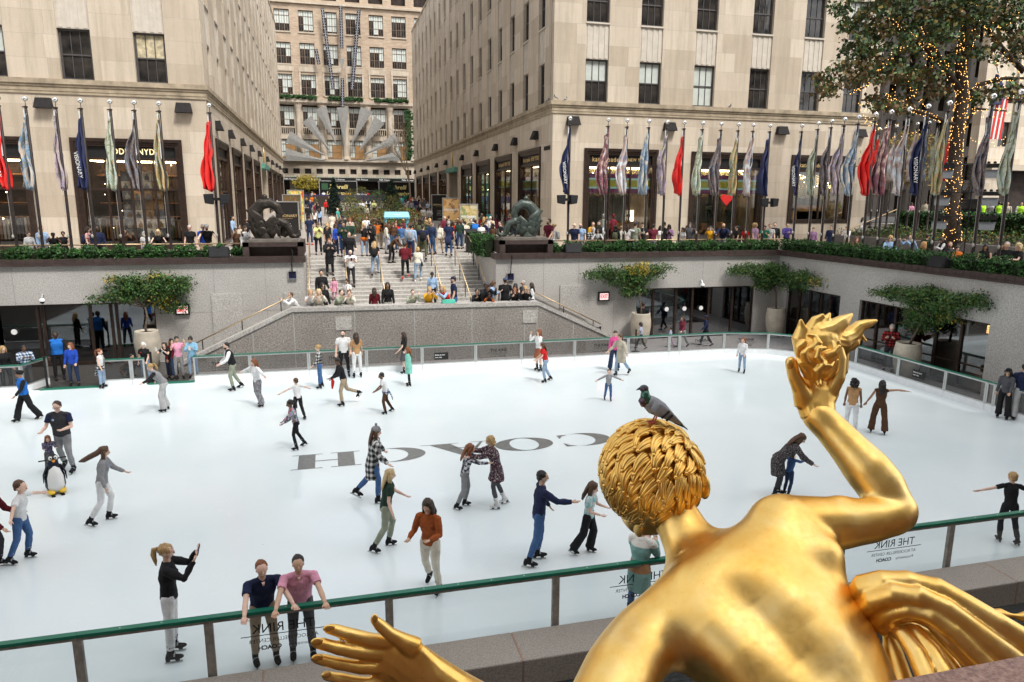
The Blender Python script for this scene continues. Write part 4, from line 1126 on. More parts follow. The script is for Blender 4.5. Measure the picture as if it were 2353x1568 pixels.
p=atx(2160,620,22);wedge(21.95,p.y,4.25,R(-90),'black wedge speaker on the right hand wall top',.95)
def pole_speaker(x,y,z,label):
    t=E_('pole_speaker',(x,y,z));tag(t,label,'speaker')
    for s_ in(-1,1):
        g=MB();g.hexa([(s_*.14,-.16,-.22),(s_*.46,-.10,-.17),(s_*.46,.1,-.17),(s_*.14,.12,-.22),(s_*.12,-.16,.22),(s_*.50,-.10,.2),(s_*.50,.1,.2),(s_*.12,.12,.22)]);o=g.build('loudspeaker',MATS['speaker_black'],t);bevel(o,.02)
    g=MB();g.box(-.13,-.05,-.06,.13,.05,.06);g.build('bracket',BLK,t)
# ---------------------------------------------------------------- flagpoles and flags
def artm(name,cols,sc=2.2,seed=0):
    m,n,b=mk(name);v=coords(n,scale=(1,1,.7));
    mp=v.node;mp.inputs['Location'].default_value=(seed*3.1,seed*1.7,seed)
    w_=node(n,'ShaderNodeTexNoise',_Scale=sc,_Detail=6.,_Roughness=.7,_Distortion=1.2);n.links.new(v,w_.inputs['Vector'])
    k=len(cols);n.links.new(ramp(n,w_.outputs[0],[(.37+.26*i/(k-1),c) for i,c in enumerate(cols)]),b.inputs['Base Color'])
    setp(b,Roughness=.75);MATS[name]=m;return m
ART={'meadow':artm('flag_meadow',[(.55,.62,.66),(.30,.40,.30),(.62,.60,.5),(.2,.28,.15),(.45,.2,.15)],2.6,1),
 'coast':artm('flag_coast',[(.5,.42,.35),(.65,.55,.45),(.12,.28,.45),(.25,.2,.12),(.5,.5,.55)],2.2,2),
 'figures':artm('flag_figures',[(.25,.25,.12),(.5,.40,.38),(.55,.45,.5),(.2,.16,.3),(.4,.42,.2)],2.4,3),
 'pale':artm('flag_pale',[(.68,.74,.80),(.74,.77,.80),(.6,.62,.66),(.6,.4,.28),(.2,.3,.5)],1.6,4),
 'night':artm('flag_night',[(.03,.03,.05),(.12,.10,.12),(.3,.22,.18),(.05,.08,.12),(.35,.35,.4)],3.2,5),
 'carnival':artm('flag_carnival',[(.03,.04,.12),(.35,.08,.08),(.12,.08,.14),(.55,.3,.2),(.6,.62,.7)],2.6,6),
 'orchard':artm('flag_orchard',[(.55,.6,.75),(.4,.5,.3),(.6,.3,.15),(.2,.35,.12),(.65,.6,.7)],2.8,7),
 'sand':artm('flag_sand',[(.62,.52,.38),(.6,.55,.45),(.3,.4,.5),(.1,.2,.35),(.7,.62,.5)],1.7,8),
 'red':M('flag_red',(.72,.025,.02),.7,var=.15,vs=2),'navy':M('flag_navy',(.018,.025,.085),.7,var=.25,vs=2)}
POLE=M('pole_bronze',(.028,.02,.018),.5,.0,var=.3)
CHROME=M('silver_ball',(.85,.85,.84),.12,1.,var=.03)
ROPE=M('rope',(.35,.33,.3),.9)
def make_pole():
    t=E_('flagpole',(0,0,0));g=MB();g.lathe((0,0,0),[(.12,0),(.12,.12),(.065,.16),(.06,1),(.05,6.0),(.001,6.02)],10);g.build('pole',POLE,t,True)
    g=MB();g.lathe((0,0,0),[(.012,6.0),(.012,6.24)],6);g.lathe((0,0,0),[(.07,6.0),(.075,6.05),(.02,6.07)],10);g.box(-.13,-.015,6.0,0,.015,6.04);g.build('finial_stem',POLE,t,True)
    g=MB();g.ell((0,0,6.32),.10,14,10);g.build('finial_ball',CHROME,t,True)
    g=MB();g.loft([(-.10,-.03,6.0),(-.085,-.04,3),(-.07,-.05,1.1)],.008,5);g.ell((-.07,-.08,1.15),(.05,.04,.08),6,5);g.build('halyard',ROPE,t)
    return t
POLE0=make_pole();pole_n=0
def flag_mesh(seed,w=.46,L=3.05,hold=1.55):
    rnd=random.Random(seed);nu,nv=14,22;g=MB();P={}
    ph=rnd.random()*6;amp=.07+.05*rnd.random();wr=.6+.6*rnd.random()
    for j in range(nv+1):
        t=j/nv;z=-L*t
        # visible width: grows, then narrows to a skewed tip
        ww=w*wr*(min(1,.10+1.5*t) if t<.6 else 1-.35*(t-.6))
        for i in range(nu+1):
            u=i/nu
            tip=.45*max(0,(t-.75)/.25)*abs(u-.35)*w
            x=-.02-u*ww+ (0.05*math.sin(3*t+ph) if t>.5 else 0)+(.25*w*(t-.5) if t>.5 else 0)
            x+=.05*math.sin(t*8+ph*2)*u+.03*math.sin(t*17+u*5)
            y=amp*1.5*math.sin(u*13+ph+t*2.5)*(.4+t)+.05*math.sin(u*27+t*6+ph)
            zz=z*(1-.0*u)-.35*(u)*(1-t)*.0+ (tip if t>.75 else 0)
            if t<.02: zz-=u*.3
            P[i,j]=(x,y,zz-.25*u*(1-min(1,t*1.6)))
    i0={}
    for k,v in P.items(): i0[k]=len(g.v);g.v.append(v)
    for j in range(nv):
        for i in range(nu): g.f.append((i0[i,j],i0[i+1,j],i0[i+1,j+1],i0[i,j+1]));g.m.append(0)
    return g
def flag_pole(x,y,kind,lp,lf,rz=0,group='flagpoles round the plaza',seed=0,z=3.95):
    global pole_n
    t=POLE0 if pole_n==0 else copy_tree(POLE0);pole_n+=1
    t.location=(x,y,z);t.rotation_euler=(0,0,rz);tag(t,lp,'flagpole',group)
    if not kind: return
    f=E_('hanging_flag',(x,y,z+5.95),rz);tag(f,lf,'flag','limp flags round the plaza')
    o=flag_mesh(seed).build('flag_cloth',ART[kind],f,True);s_=o.modifiers.new('s','SOLIDIFY');s_.thickness=.012
    g=MB();g.box(-.10,-.02,-1.75,-.062,.02,-.02);g.build('white_heading',WHITE,f)
    if kind in('navy','red') and seed not in (7,15,20,35,50,56):
        text('flag_lettering','VISIONARY',.21,SIGNW,f,fmat((-.27,-.17,-2.05),(.10,0,-1),(1,0,.10)),.003,sx=.95)
lefts=[(-6,218,'red'),(55.6,218,'coast'),(125,218.5,'figures'),(183,221,'navy'),(250.8,224,'meadow'),(306.6,225.5,'night'),(363.5,225.8,'orchard'),(479.6,230.7,'red')]
looks={'red':'bright red flag','coast':'blue and tan flag','figures':'mauve flag','navy':'navy blue flag','meadow':'pale green flag','night':'dark patterned flag','orchard':'green and lilac flag','pale':'white flag with orange marks','carnival':'red and violet flag','sand':'sand coloured printed flag'}
for i,(x,y,k) in enumerate(lefts):
    p=aty(x,y,31.85);flag_pole(p.x,31.85,k,'dark flagpole, %s from the left, left of the stairs'%ORD[i],'limp %s, %s from the left, left of the stairs'%(looks[k],ORD[i]),seed=i)
rights=[(1310.7,257,'navy'),(1398.8,260.8,'carnival'),(1442.5,261.6,'pale'),(1492.4,265.1,'sand'),(1534.7,266.8,'figures'),(1573.7,269.7,'red'),(1616,270.8,'meadow'),(1658.5,275.2,'night'),(1698.1,277.6,'orchard'),(1732.3,278.1,'pale'),(1771,280.6,'navy')]
for i,(x,y,k) in enumerate(rights):
    p=aty(x,y,31.85);flag_pole(p.x,31.85,k,'dark flagpole, %s from the left in the right hand row'%ORD[i],'limp %s, %s in the row right of the stairs'%(looks[k],ORD[i]),seed=i+10)
sides=[(1844.6,277.7,'navy'),(1882,273,'meadow'),(1912.9,266.5,'night'),(1942.8,261.9,'figures'),(1975,259,'sand'),(2014,250.8,'red'),(2050,246.8,'carnival'),(2091.6,241,'pale'),(2135,231,'navy'),(2184,223,'orchard'),(2285.5,205,'night'),(2349,196,'meadow')]
for i,(x,y,k) in enumerate(sides):
    p=atx(x,y,22.75);flag_pole(22.75,p.y,k,'dark flagpole, %s from the corner in the row on the right wall'%ORD[i],'limp %s, %s from the corner above the right wall'%(looks[k],ORD[i]),rz=R(-22),seed=i+30)
fars=[(2021.7,297,'red'),(2035.5,295,'carnival'),(2060.7,291,'pale'),(2108.7,284.7,'pale'),(2135.8,282,'sand'),(2158.6,278.7,'meadow'),(2192.5,274.7,'red')]
for i,(x,y,k) in enumerate(fars):
    zt=10.27+.0;p=atz(x,y,11.6);flag_pole(p.x*.93,p.y*.93,k,'dark flagpole, %s from the left in the far row beyond the garden bed'%ORD[i],'limp %s, %s in the far row beyond the terrace'%(looks[k],ORD[i]),seed=i+50,z=CAM.z+(11.6-CAM.z)*.93-6.32)
for (px,py,l) in ((498,458,'pair of black loudspeakers on the flagpole at the left building corner'),(1304,459,'pair of black loudspeakers on the flagpole right of the right bronze'),(1768,466,'black loudspeakers on the flagpole left of the third striped shop window')):
    p=aty(px,py,31.7);pole_speaker(p.x,31.72,p.z,l)
# ---------------------------------------------------------------- planter trees
POTM=M('cast_stone',(.46,.41,.33),.85,var=.2,vs=3,bs=.3,bsc=30)
def planter_tree(mp,px,zr,blobs,seed,label,trunk,n=5200,yel=(.12,)):
    """mp(a,z,d): a along the wall, d out of the wall; blobs (a,z,ra,rz,weight)"""
    rnd=random.Random(seed)
    pos=mp(px,0,.75)
    t=E_('stone_planter',(pos[0],pos[1],0));tag(t,label[0],'planter','tall stone planters by the walls')
    g=MB();g.lathe((0,0,0),[(.001,.02),(.28,.02),(.33,.08),(.44,.5),(.485,.9),(.47,1.15),(.43,zr-.05),(.43,zr),(.385,zr),(.38,zr-.1),(.001,zr-.1)],24);g.build('pot',POTM,t,True)
    g=MB();g.ell((0,0,zr-.1),(.375,.375,.05),14,6);g.build('soil',M('soil',(.03,.02,.015),.95,var=.5),t)
    tr=E_('wall_tree',(pos[0],pos[1],zr-.06));tr.location=(0,0,0);tag(tr,label[1],'tree','leafy trees trained on the wall')
    g=MB()
    g.loft([mp(a,z,d) for a,z,d in trunk],[.055,.045,.04,.035][:len(trunk)] if len(trunk)<=4 else [.055-.004*k for k in range(len(trunk))],8)
    top=trunk[-1]
    for k,(a,z,ra,rz_,w) in enumerate(blobs):
        g.loft([mp(*top),mp((top[0]+a)/2+rnd.uniform(-.1,.1),(top[1]+z)/2+.1,.4),mp(a,z,.3)],[.03,.02,.008],6)
        for q in range(3): g.loft([mp((top[0]+a)/2,(top[1]+z)/2+.1,.4),mp(a+rnd.uniform(-1,1)*ra,z+rnd.uniform(-.7,.7)*rz_,.3)],[.015,.004],5)
    g.build('trunk',BARK,tr,True)
    W_=sum(b[4] for b in blobs);P=[];mi=[]
    for (a,z,ra,rz_,w) in blobs:
        m=int(n*w/W_);nc=max(4,int(m/45))
        for c_ in range(nc):
            th=rnd.uniform(0,2*math.pi);rr2=math.sqrt(rnd.random())
            ca=a+ra*rr2*math.cos(th);cz=z+rz_*rr2*math.sin(th);cd=.35+.28*rnd.uniform(-1,1)
            ye=noise.noise(Vector((ca*1.3+seed*7,cz*1.3,0)))>.5-yel[0]*1.6
            for q in range(45):
                s_=.13;P.append(mp(ca+rnd.gauss(0,s_*1.3),cz+rnd.gauss(0,s_*.75),cd+rnd.gauss(0,s_*.7)))
                mi.append(2 if (ye and rnd.random()<.5) else rnd.choice([0,0,1,1,3] if cz<z+.1 else [0,0,0,1,3]))
    o=leaves('crown',P,.105,LF,tr,mi,.45,up=.7)
    return t
mbk=lambda a,z,d:(a,WY-d,z)
mrt=lambda a,z,d:(WX-d,a,z)
mco=lambda a,z,d:(a,WY-d,z) if a<=21.4 else (WX-d,WY-.35-(a-21.4)*1.5,z)
def bl(fn,arr,ppu):
    out=[]
    for (x,y,rx,ry,w) in arr:
        p=fn(x,y);out.append((p[0],p[1],rx/ppu,ry*1.12/ppu,w))
    return out
fb_=lambda x,y:(lambda p:(p.x,p.z))(aty(x,y,WY-.35))
fr_=lambda x,y:(lambda p:(p.y,p.z))(atx(x,y,WX-.35))
pL=fb_(342,758)[0];
planter_tree(mbk,pL,1.46,bl(fb_,[(340,664,58,28,5),(395,668,34,25,2.4),(280,652,38,14,.9),(250,678,40,10,.8),(330,640,50,14,1.2),(385,700,34,12,.8),(222,690,22,6,.3),(422,645,14,6,.15)],53),1,('tall pale stone planter at the left, behind the women at the barrier','leafy green and yellow tree trained on the wall left of the EXIT sign'),[(pL,1.2,.75),(pL-.03,1.6,.72),(pL+.06,2.0,.65),(pL-.02,2.35,.5)],8000,(.13,))
pM=fb_(1465,717)[0]
planter_tree(mbk,pM,1.46,bl(fb_,[(1450,638,46,26,3.5),(1390,625,26,14,1),(1480,625,40,18,1.6),(1460,668,30,14,1),(1368,628,18,9,.4),(1520,618,30,7,.6),(1400,645,14,16,.4)],53),2,('tall pale stone planter right of the second EXIT sign','leafy tree with a yellow patch above the planter between EXIT sign and doors'),[(pM,1.2,.75),(pM+.02,1.7,.7),(pM-.05,2.1,.6),(pM+.03,2.5,.45)],7000,(.07,))
pC=fb_(1773,708)[0]
planter_tree(mco,pC,1.46,bl(fb_,[(1765,628,55,22,3.5),(1710,618,40,11,1),(1800,640,40,16,1.5),(1840,632,42,16,1.6),(1755,655,26,14,1),(1690,620,24,6,.4)],53),3,('tall pale stone planter in the wall corner','leafy green tree trained across the wall corner'),[(pC,1.2,.75),(pC,1.7,.7),(pC,2.2,.6),(pC-.02,2.5,.45)],8500,(.0,))
pR=fr_(2108,790)[0]
planter_tree(mrt,pR,1.42,bl(fr_,[(2125,690,62,30,4),(2115,735,40,24,2),(2060,672,50,12,1.3),(2190,690,44,14,1.2),(2245,690,34,12,.8),(2170,720,34,18,1),(2028,672,22,6,.3)],74),4,('large pale stone planter against the right hand wall','leafy green tree trained on the right hand wall above the photographer'),[(pR,1.2,.75),(pR-.1,1.6,.7),(pR-.25,2.1,.6),(pR-.3,2.45,.45)],9000,(.02,))
# security cameras on the walls
for i,(mp_,px,py,l) in enumerate(((mbk,97,690,'white dome camera on the wall above the left doorway'),(mbk,1614,655,'white dome camera on the wall above the middle glass doors'))):
    p=aty(px,py,WY-.2);t=E_('dome_camera',(p.x,WY,p.z));tag(t,l,'camera')
    g=MB();g.lathe((0,-.22,-.06),[(.001,-.09),(.07,-.05),(.085,0)],12);g.build('dome',M('dome_dark',(.03,.03,.03),.15),t,True)
    g=MB();g.lathe((0,-.22,-.05),[(.09,0),(.1,.08),(.05,.12),(.001,.13)],12);g.build('housing',WHITE,t,True)
    g=MB();g.loft([(0,0,.18),(0,-.1,.22),(0,-.2,.08)],.025,6);g.build('arm',ALU,t)
# ---------------------------------------------------------------- posters, cart, lectern, small signs on the plaza
VISG=M('poster_gold_letters',(.62,.45,.2),.4,.4)
def poster(px0,px1,Y,zb,h,mat,label,dark=True,rz=0,words=True):
    a=aty(px0,520,Y).x;b=aty(px1,520,Y).x;w=b-a
    t=E_('poster_stand',((a+b)/2,Y,zb));t.rotation_euler=(0,0,rz);tag(t,label,'poster stand')
    g=MB();g.box(-w/2,-.09,.35,w/2,.09,.42);g.box(-w/2,-.09,.42,-w/2+.06,.09,h);g.box(w/2-.06,-.09,.42,w/2,.09,h);g.box(-w/2,-.09,h,w/2,.09,h+.06);g.build('poster_frame',ALU,t)
    g=MB();g.box(-w/2+.06,-.06,.42,w/2-.06,.06,h);g.build('poster_face',mat,t)
    g=MB();g.box(-w/2+.1,-.16,0,w/2-.1,.16,.34);g.build('plinth',M('plinth_white',(.5,.5,.5),.6),t)
    if words:
        m=VISG if dark else SIGNW
        text('poster_lettering','VISIONARY',w*.165,m,t,fmat((0,-.065,.42+(h-.42)*.62),(1,0,0),(0,0,1)),.002,bold=.003)
        text('poster_lettering','THE COLLECTION',w*.05,m,t,fmat((0,-.065,.42+(h-.42)*.545),(1,0,0),(0,0,1)),.002)
        if dark:
            for k,s_ in enumerate(('AUCTION','4 NOVEMBER','EXHIBITION','29 OCTOBER')): text('poster_lettering',s_,w*.055,SIGNW,t,fmat((0,-.065,.42+(h-.42)*(.40-.06*k)),(1,0,0),(0,0,1)),.002)
            text('poster_lettering',"CHRISTIE'S",w*.1,SIGNW,t,fmat((w*.12,-.065,.42+(h-.42)*.07),(1,0,0),(0,0,1)),.002)
PBLK=M('poster_black',(.022,.02,.02),.45)
poster(634,689,45.5,3.85,2.55,PBLK,'black poster stand with gold lettering behind the left bronze figure')
poster(652,695,52,4.1,2.75,artm('poster_forest',[(.03,.03,.02),(.2,.10,.03),(.06,.06,.03),(.35,.22,.06)],2.6,11),'poster stand with a dark woodland picture behind the first black one',False,words=False)
poster(663,702,60,4.35,2.9,artm('poster_bright',[(.6,.08,.02),(.75,.45,.02),(.8,.7,.3),(.15,.3,.1),(.7,.2,.05)],1.1,12),'poster stand with red and yellow shapes, farthest of the left ones',False,words=False)
poster(992,1027,62,4.4,2.6,PBLK,'black poster stand with gold lettering right of the garden')
poster(1017,1057,53,4.1,2.6,artm('poster_ochre',[(.35,.12,.03),(.62,.36,.12),(.7,.45,.2),(.25,.12,.05)],1.4,13),'ochre picture poster stand between the black one and the landscape one',False)
poster(1056,1098,46,3.85,2.45,artm('poster_landscape',[(.2,.26,.3),(.5,.5,.42),(.55,.4,.15),(.12,.2,.08),(.6,.5,.2)],1.2,14),'cloudy landscape poster stand nearest to the right bronze',False)
# sky-blue cart
SB=M('sky_blue_paint',(.14,.40,.50),.45,var=.06)
p=atz(908,570,3.8);t=E_('vendor_cart',(p.x,p.y-1.2,3.8));tag(t,'sky blue vendor cart with a scalloped awning at the top of the stairs','cart')
w=.66
g=MB();g.hexa([(-w-.06,-.5,1.82),(w+.06,-.5,1.82),(w+.06,.5,1.82),(-w-.06,.5,1.82),(-w,-.28,2.12),(w,-.28,2.12),(w,.28,2.12),(-w,.28,2.12)])
for k in range(10): g.prism([(.07*math.cos(a_),.09*math.sin(a_)) for a_ in [math.pi*(1+q/6) for q in range(7)]],(-w+.02+k*.143,-.505,1.83),(1,0,0),(0,0,1),(0,1,0),.01)
g.build('awning',SB,t)
for x in(-w+.05,w-.05):
    for y in(-.4,.4): g=MB();g.box(x-.035,y-.035,.85,x+.035,y+.035,1.83);g.build('awning_post',SB,t)
g=MB();g.box(-w,-.45,.28,w,.45,.86);o=g.build('cart_body',M('cart_body',(.28,.42,.5),.5,var=.1),t)
g=MB();g.box(-w+.05,-.46,.3,w-.05,-.451,.8);
g.build('cart_picture',artm('cart_art',[(.35,.45,.55),(.2,.25,.3),(.5,.55,.6),(.1,.12,.15)],2.5,15),t)
text('cart_lettering','TOP OF THE ROCK',.1,SIGNW,t,fmat((.1,-.465,.66),(1,0,0),(0,0,1)),.002)
text('cart_lettering','TICKETS',.1,SIGNW,t,fmat((0,-.43,1.96),(1,0,0),(0,.3,.95)),.002)
for x in(-w+.1,w-.1):
    for y in(-.35,.35):
        g=MB();g.loft([(x-.03,y,.14),(x+.03,y,.14)],.14,14);g.build('wheel',BLK,t)
        g=MB();g.box(x-.03,y-.03,.2,x+.03,y+.03,.3);g.build('caster_fork',SB,t)
def stand_sign(px,py,z,label,w=.36,h=.5):
    p=atz(px,py,z);t=E_('sign_stand',(p.x,p.y,z));tag(t,label,'sign stand')
    g=MB();g.lathe((0,0,0),[(.18,0),(.18,.02),(.025,.04),(.025,1.0)],10);g.build('stand',BLK,t,True)
    g=MB();g.box(-w/2,-.03,.95,w/2,-.0,.95+h);g.build('sign_face',BLK,t)
    for k in range(4): text('sign_lettering',['This way','to the rink','and shops','please'][k],.07,SIGNW,t,fmat((0,-.032,.95+h-.09-k*.1),(1,0,0),(0,0,1)),.001)
stand_sign(627,588,3.8,'black sign on a stand by the left bronze pedestal')
stand_sign(945,578,3.8,'black sign on a stand beside the blue cart')
stand_sign(1160,700,1.36,'black sign on a stand at the right end of the landing',.42,.6)
p=atz(1083,580,3.8);t=E_('lectern',(p.x,p.y,3.8));tag(t,'black lectern in front of the attendant in a blue vest','lectern')
g=MB();g.box(-.35,-.25,0,.35,.25,.06);g.build('base',BLK,t);g=MB();g.hexa([(-.28,-.2,.06),(.28,-.2,.06),(.28,.2,.06),(-.28,.2,.06),(-.28,-.2,1.05),(.28,-.2,1.05),(.28,.2,1.2),(-.28,.2,1.2)]);g.build('column',BLK,t)
g=MB();g.hexa([(-.34,-.28,1.06),(.34,-.28,1.06),(.34,.26,1.22),(-.34,.26,1.22),(-.34,-.28,1.1),(.34,-.28,1.1),(.34,.26,1.26),(-.34,.26,1.26)]);g.build('slanted_top',BLK,t)
def stanchion(x,y,z,label,belt=None):
    t=E_('stanchion',(x,y,z));tag(t,label,'stanchion')
    g=MB();g.lathe((0,0,0),[(.001,.03),(.19,.0),(.19,.015),(.05,.04),(.035,.06),(.035,.95),(.045,.97),(.045,1.0),(.001,1.0)],14);g.build('post',BLK,t,True)
    if belt:
        g=MB();g.bar((0,0,.93),belt,.004,.05);g.build('belt',BLK,t)
p=atz(1378,800,0);stanchion(p.x,p.y,0,'black belt stanchion in front of the planter right of the EXIT sign',(-2.6,.6,.93))
p=atz(1495,810,0);stanchion(p.x-.6,p.y+.3,0,'second black stanchion near the walking child in a white dress')
# low plinth rail behind hedges (brass top rail people lean on)
for (a,b,l) in (((-16,32.35,4.72),(-3.6,32.35,4.72),'brass topped rail behind the left hedge'),((10.1,32.35,4.72),(22.9,32.35,4.72),'brass topped rail behind the hedge right of the stairs')):
    t=E_('plaza_rail',(0,0,0));tag(t,l,'railing')
    g=MB();g.loft([a,b],.028,8);g.build('rail',BRASS,t,True)
    for k in range(int((b[0]-a[0])/1.6)+1):
        g=MB();x=a[0]+.3+k*1.6;g.loft([(x,a[1],3.8),(x,a[1],a[2])],.02,6);g.build('post',BLK,t)
# ---------------------------------------------------------------- promenade garden
BEDM=M('bed_granite',(.14,.13,.125),.7,var=.2,vs=3)
bed=E_('garden_bed',(0,0,0));tag(bed,'long raised garden bed down the middle of the promenade','planting bed')
g=MB()
for (y0,y1,x0,x1) in ((46.5,56,1.2,6.4),(58,70,1.0,6.6),(73,100,.8,6.8)):
    gz0=3.8+(y0-44)*.034
    g.box(x0,y0,3.6,x1,y0+.35,gz0+.55);g.box(x0,y0+.35,3.6,x0+.35,y1,gz0+.75);g.box(x1-.35,y0+.35,3.6,x1,y1,gz0+.75)
g.build('bed_kerb',BEDM,bed)
g=MB()
for (y0,y1,x0,x1) in ((46.5,56,1.2,6.4),(58,70,1.0,6.6),(73,100,.8,6.8)): g.box(x0+.35,y0+.35,3.6,x1-.35,y1,3.8+(y0-44)*.034+.45)
g.build('bed_soil',MATS['soil'],bed)
def shrub(x,y,z,rx,rz_,mats,label,seed,n=700,sz=.13,cat='shrub',name='shrub',stem=True,grp='shrubs in the promenade garden',cone=False):
    t=E_(name,(x,y,z));tag(t,label,cat,grp)
    th=RNG.random(n)*2*np.pi;zz=RNG.random(n);
    rad=rx*np.sqrt(RNG.random(n))*((1-zz)**.8 if cone else np.sin(np.pi*np.clip(zz*.85+.12,0,1))**.6)
    P=np.stack([rad*np.cos(th),rad*np.sin(th),zz*rz_],1);P+=RNG.normal(size=P.shape)*.06*rx
    leaves('foliage',P,sz,mats,t,RNG.integers(0,len(mats),n),.35 if not cone else .3,up=-.6 if not cone else .5)
    g=MB()
    for k in range(5): a_=k*1.3+seed;g.loft([(0,0,-.1),(rx*.25*math.cos(a_),rx*.25*math.sin(a_),rz_*.45),(rx*.5*math.cos(a_),rx*.5*math.sin(a_),rz_*.85)] if not cone else [(0,0,-.1),(0,0,rz_*.95)],.02 if not cone else .05,5)
    g.build('stems',BARK,t);return t
LRED=leafm('leaf_red',(.20,.03,.02));LYG=leafm('leaf_yellow_green',(.20,.19,.03));LCON=leafm('needle',(.010,.026,.016));LBRN=leafm('leaf_brown',(.16,.08,.03))
pl=[(2.0,48,'r',1.0,1.3,'red stemmed shrub at the left front of the garden'),(3.2,47.6,'r',1.0,1.5,'tall red stemmed shrub behind the man in a white shirt'),(4.2,48.2,'g',.9,1.0,'low green shrub behind the blue cart'),(5.8,48.5,'r',.9,1.5,'red stemmed shrub right of the blue cart'),(2.3,52,'y',1.1,1.6,'yellow green shrub in the second row at the left'),(3.8,53,'y',1.1,1.4,'yellow green shrub in the second row, middle'),(5.6,52.5,'y',1.1,1.5,'yellow green shrub in the second row at the right'),(1.9,60,'y',1.1,1.9,'yellow green shrub below the left conifer'),(5.9,61,'g',1.1,1.5,'green shrub right of the seated people'),(1.8,66,'g',1.2,2.2,'tall green shrub behind the left conifer'),(5.9,67,'y',1.2,2.0,'yellow green shrub under the right conifer'),(2.6,76,'y',1.3,2.2,'yellow shrub in the far bed at the left'),(5.2,77,'g',1.3,2.1,'green shrub in the far bed at the right'),(3.9,84,'y',1.3,2.4,'yellow shrub in front of the black van'),(6.1,88,'g',1.3,2.0,'dark shrub at the right end of the far bed')]
for i,(x,y,k,rx,h,l) in enumerate(pl):
    ms={'r':[LRED,LBRN,LYG,LF[0]],'y':[LYG,LF[3],LF[0],LBRN],'g':[LF[0],LF[1],LF[3]]}[k]
    shrub(x,y,3.8+(y-44)*.034+.4,rx,h,ms,l,i,900)
def conifer(px,ytop,ybot,Y,label,wpx):
    a=aty(px,ytop,Y);z0=3.8+(Y-44)*.034
    t=shrub(a.x,Y,z0+.9,wpx*Y/1625/2,a.z-z0-.9,[LCON],label,3,5200,.16,'conifer','conifer',cone=True,grp=None)
    g=MB();r_=wpx*Y/1625*.4;g.box(-r_,-r_,-.9,r_,r_,-.05);g.build('tree_box',BEDM,t)
conifer(766,412,478,62,'dark narrow conifer in a box, left of the garden',38)
conifer(899,415,465,72,'dark conifer in a box, right of the garden',50)
# dark bench wall and crowd barrier at the avenue end
g=MB();g.box(-6,97,5.4,.4,98,7.0);o=g.build('planter_wall',M('planter_brown',(.045,.035,.03),.6,var=.3));tag(o,'low dark wall across the promenade left of the garden','wall')
NAV=M('barrier_navy',(.03,.025,.10),.6,var=.2)
for i,(a,b) in enumerate(((-5.8,-2.6),(-2.5,.9),(1,4.2),(4.3,7.6),(7.7,10.5))):
    t=E_('crowd_barrier',(a,112.5,6.1));tag(t,'navy crowd barrier along the avenue, %s from the left'%ORD[i],'barrier','navy barriers along the avenue')
    g=MB();g.box(0,0,.25,b-a-.06,.05,1.15);g.build('barrier_panel_cloth',NAV,t)
    g=MB();g.box(.1,-.3,0,.16,.3,.25);g.box(b-a-.3,-.3,0,b-a-.24,.3,.25);g.build('feet',ALU,t)
g=MB();g.prism([(.95*math.cos(a_),.55*math.sin(a_)) for a_ in [math.pi*q/12 for q in range(13)]],(.6,111.8,6.15),(1,0,0),(0,0,1),(0,1,0),.4)
o=g.build('blue_umbrella_cover',M('blue_white',(.08,.15,.5),.6,var=.8,vs=5));tag(o,'rounded blue and white cover in front of the navy barrier','cover')
# trucks on the avenue
def truck(x0,x1,label,tx,cab=True):
    t=E_('box_truck',(x0,121,6.1));tag(t,label,'truck');L=x1-x0
    g=MB();g.box(0,0,.95,L,2.4,3.35);g.build('cargo_box',M('truck_black',(.012,.012,.013),.35),t)
    g=MB();g.box(-.05,-.04,3.33,L+.05,2.45,3.45);g.box(-.06,-.05,.9,.06,.06,3.33);g.box(L-.06,-.05,.9,L+.06,.06,3.33);o=g.build('trim_rail',ALU,t)
    for s_,dz,sz,m in tx: text('truck_lettering',s_,sz,m,t,fmat((L*.5,-.02,dz),(1,0,0),(0,0,1)),.004,shear=.25,bold=.02)
    for x in(1.0,L-1.2):
        g=MB();g.loft([(x,-.02,.45),(x,.3,.45)],.45,16,side=(1,0,0));g.build('wheel',BLK,t)
    if cab:
        g=MB();g.prism([(0,.4),(1.9,.4),(1.9,1.2),(1.5,1.4),(1.1,2.3),(0,2.3)],(L+.1,.1,0),(1,0,0),(0,0,1),(0,1,0),2.2);g.build('cab',MATS['truck_black'],t)
        g=MB();g.box(L+.25,.08,1.45,L+1.1,.095,2.15);g.build('cab_window',WGL,t)
    return t
GL2=M('truck_gold',(.72,.6,.22),.5)
t=truck(-1.0,4.95,'black landscaping box truck with gold lettering, left of the two',[('Zabrelli',2.45,.95,GL2),('Landscaping',1.45,.8,GL2)])
g=MB();g.box(.35,-.015,2.0,1.35,-.005,3.0);g.build('logo_square',M('logo_green',(.03,.10,.04),.5),t)
truck(8.5,14.4,'black landscaping box truck with gold lettering, right of the two',[('Zabrelli',2.45,.95,GL2),('Landscaping',1.45,.8,GL2)],False)
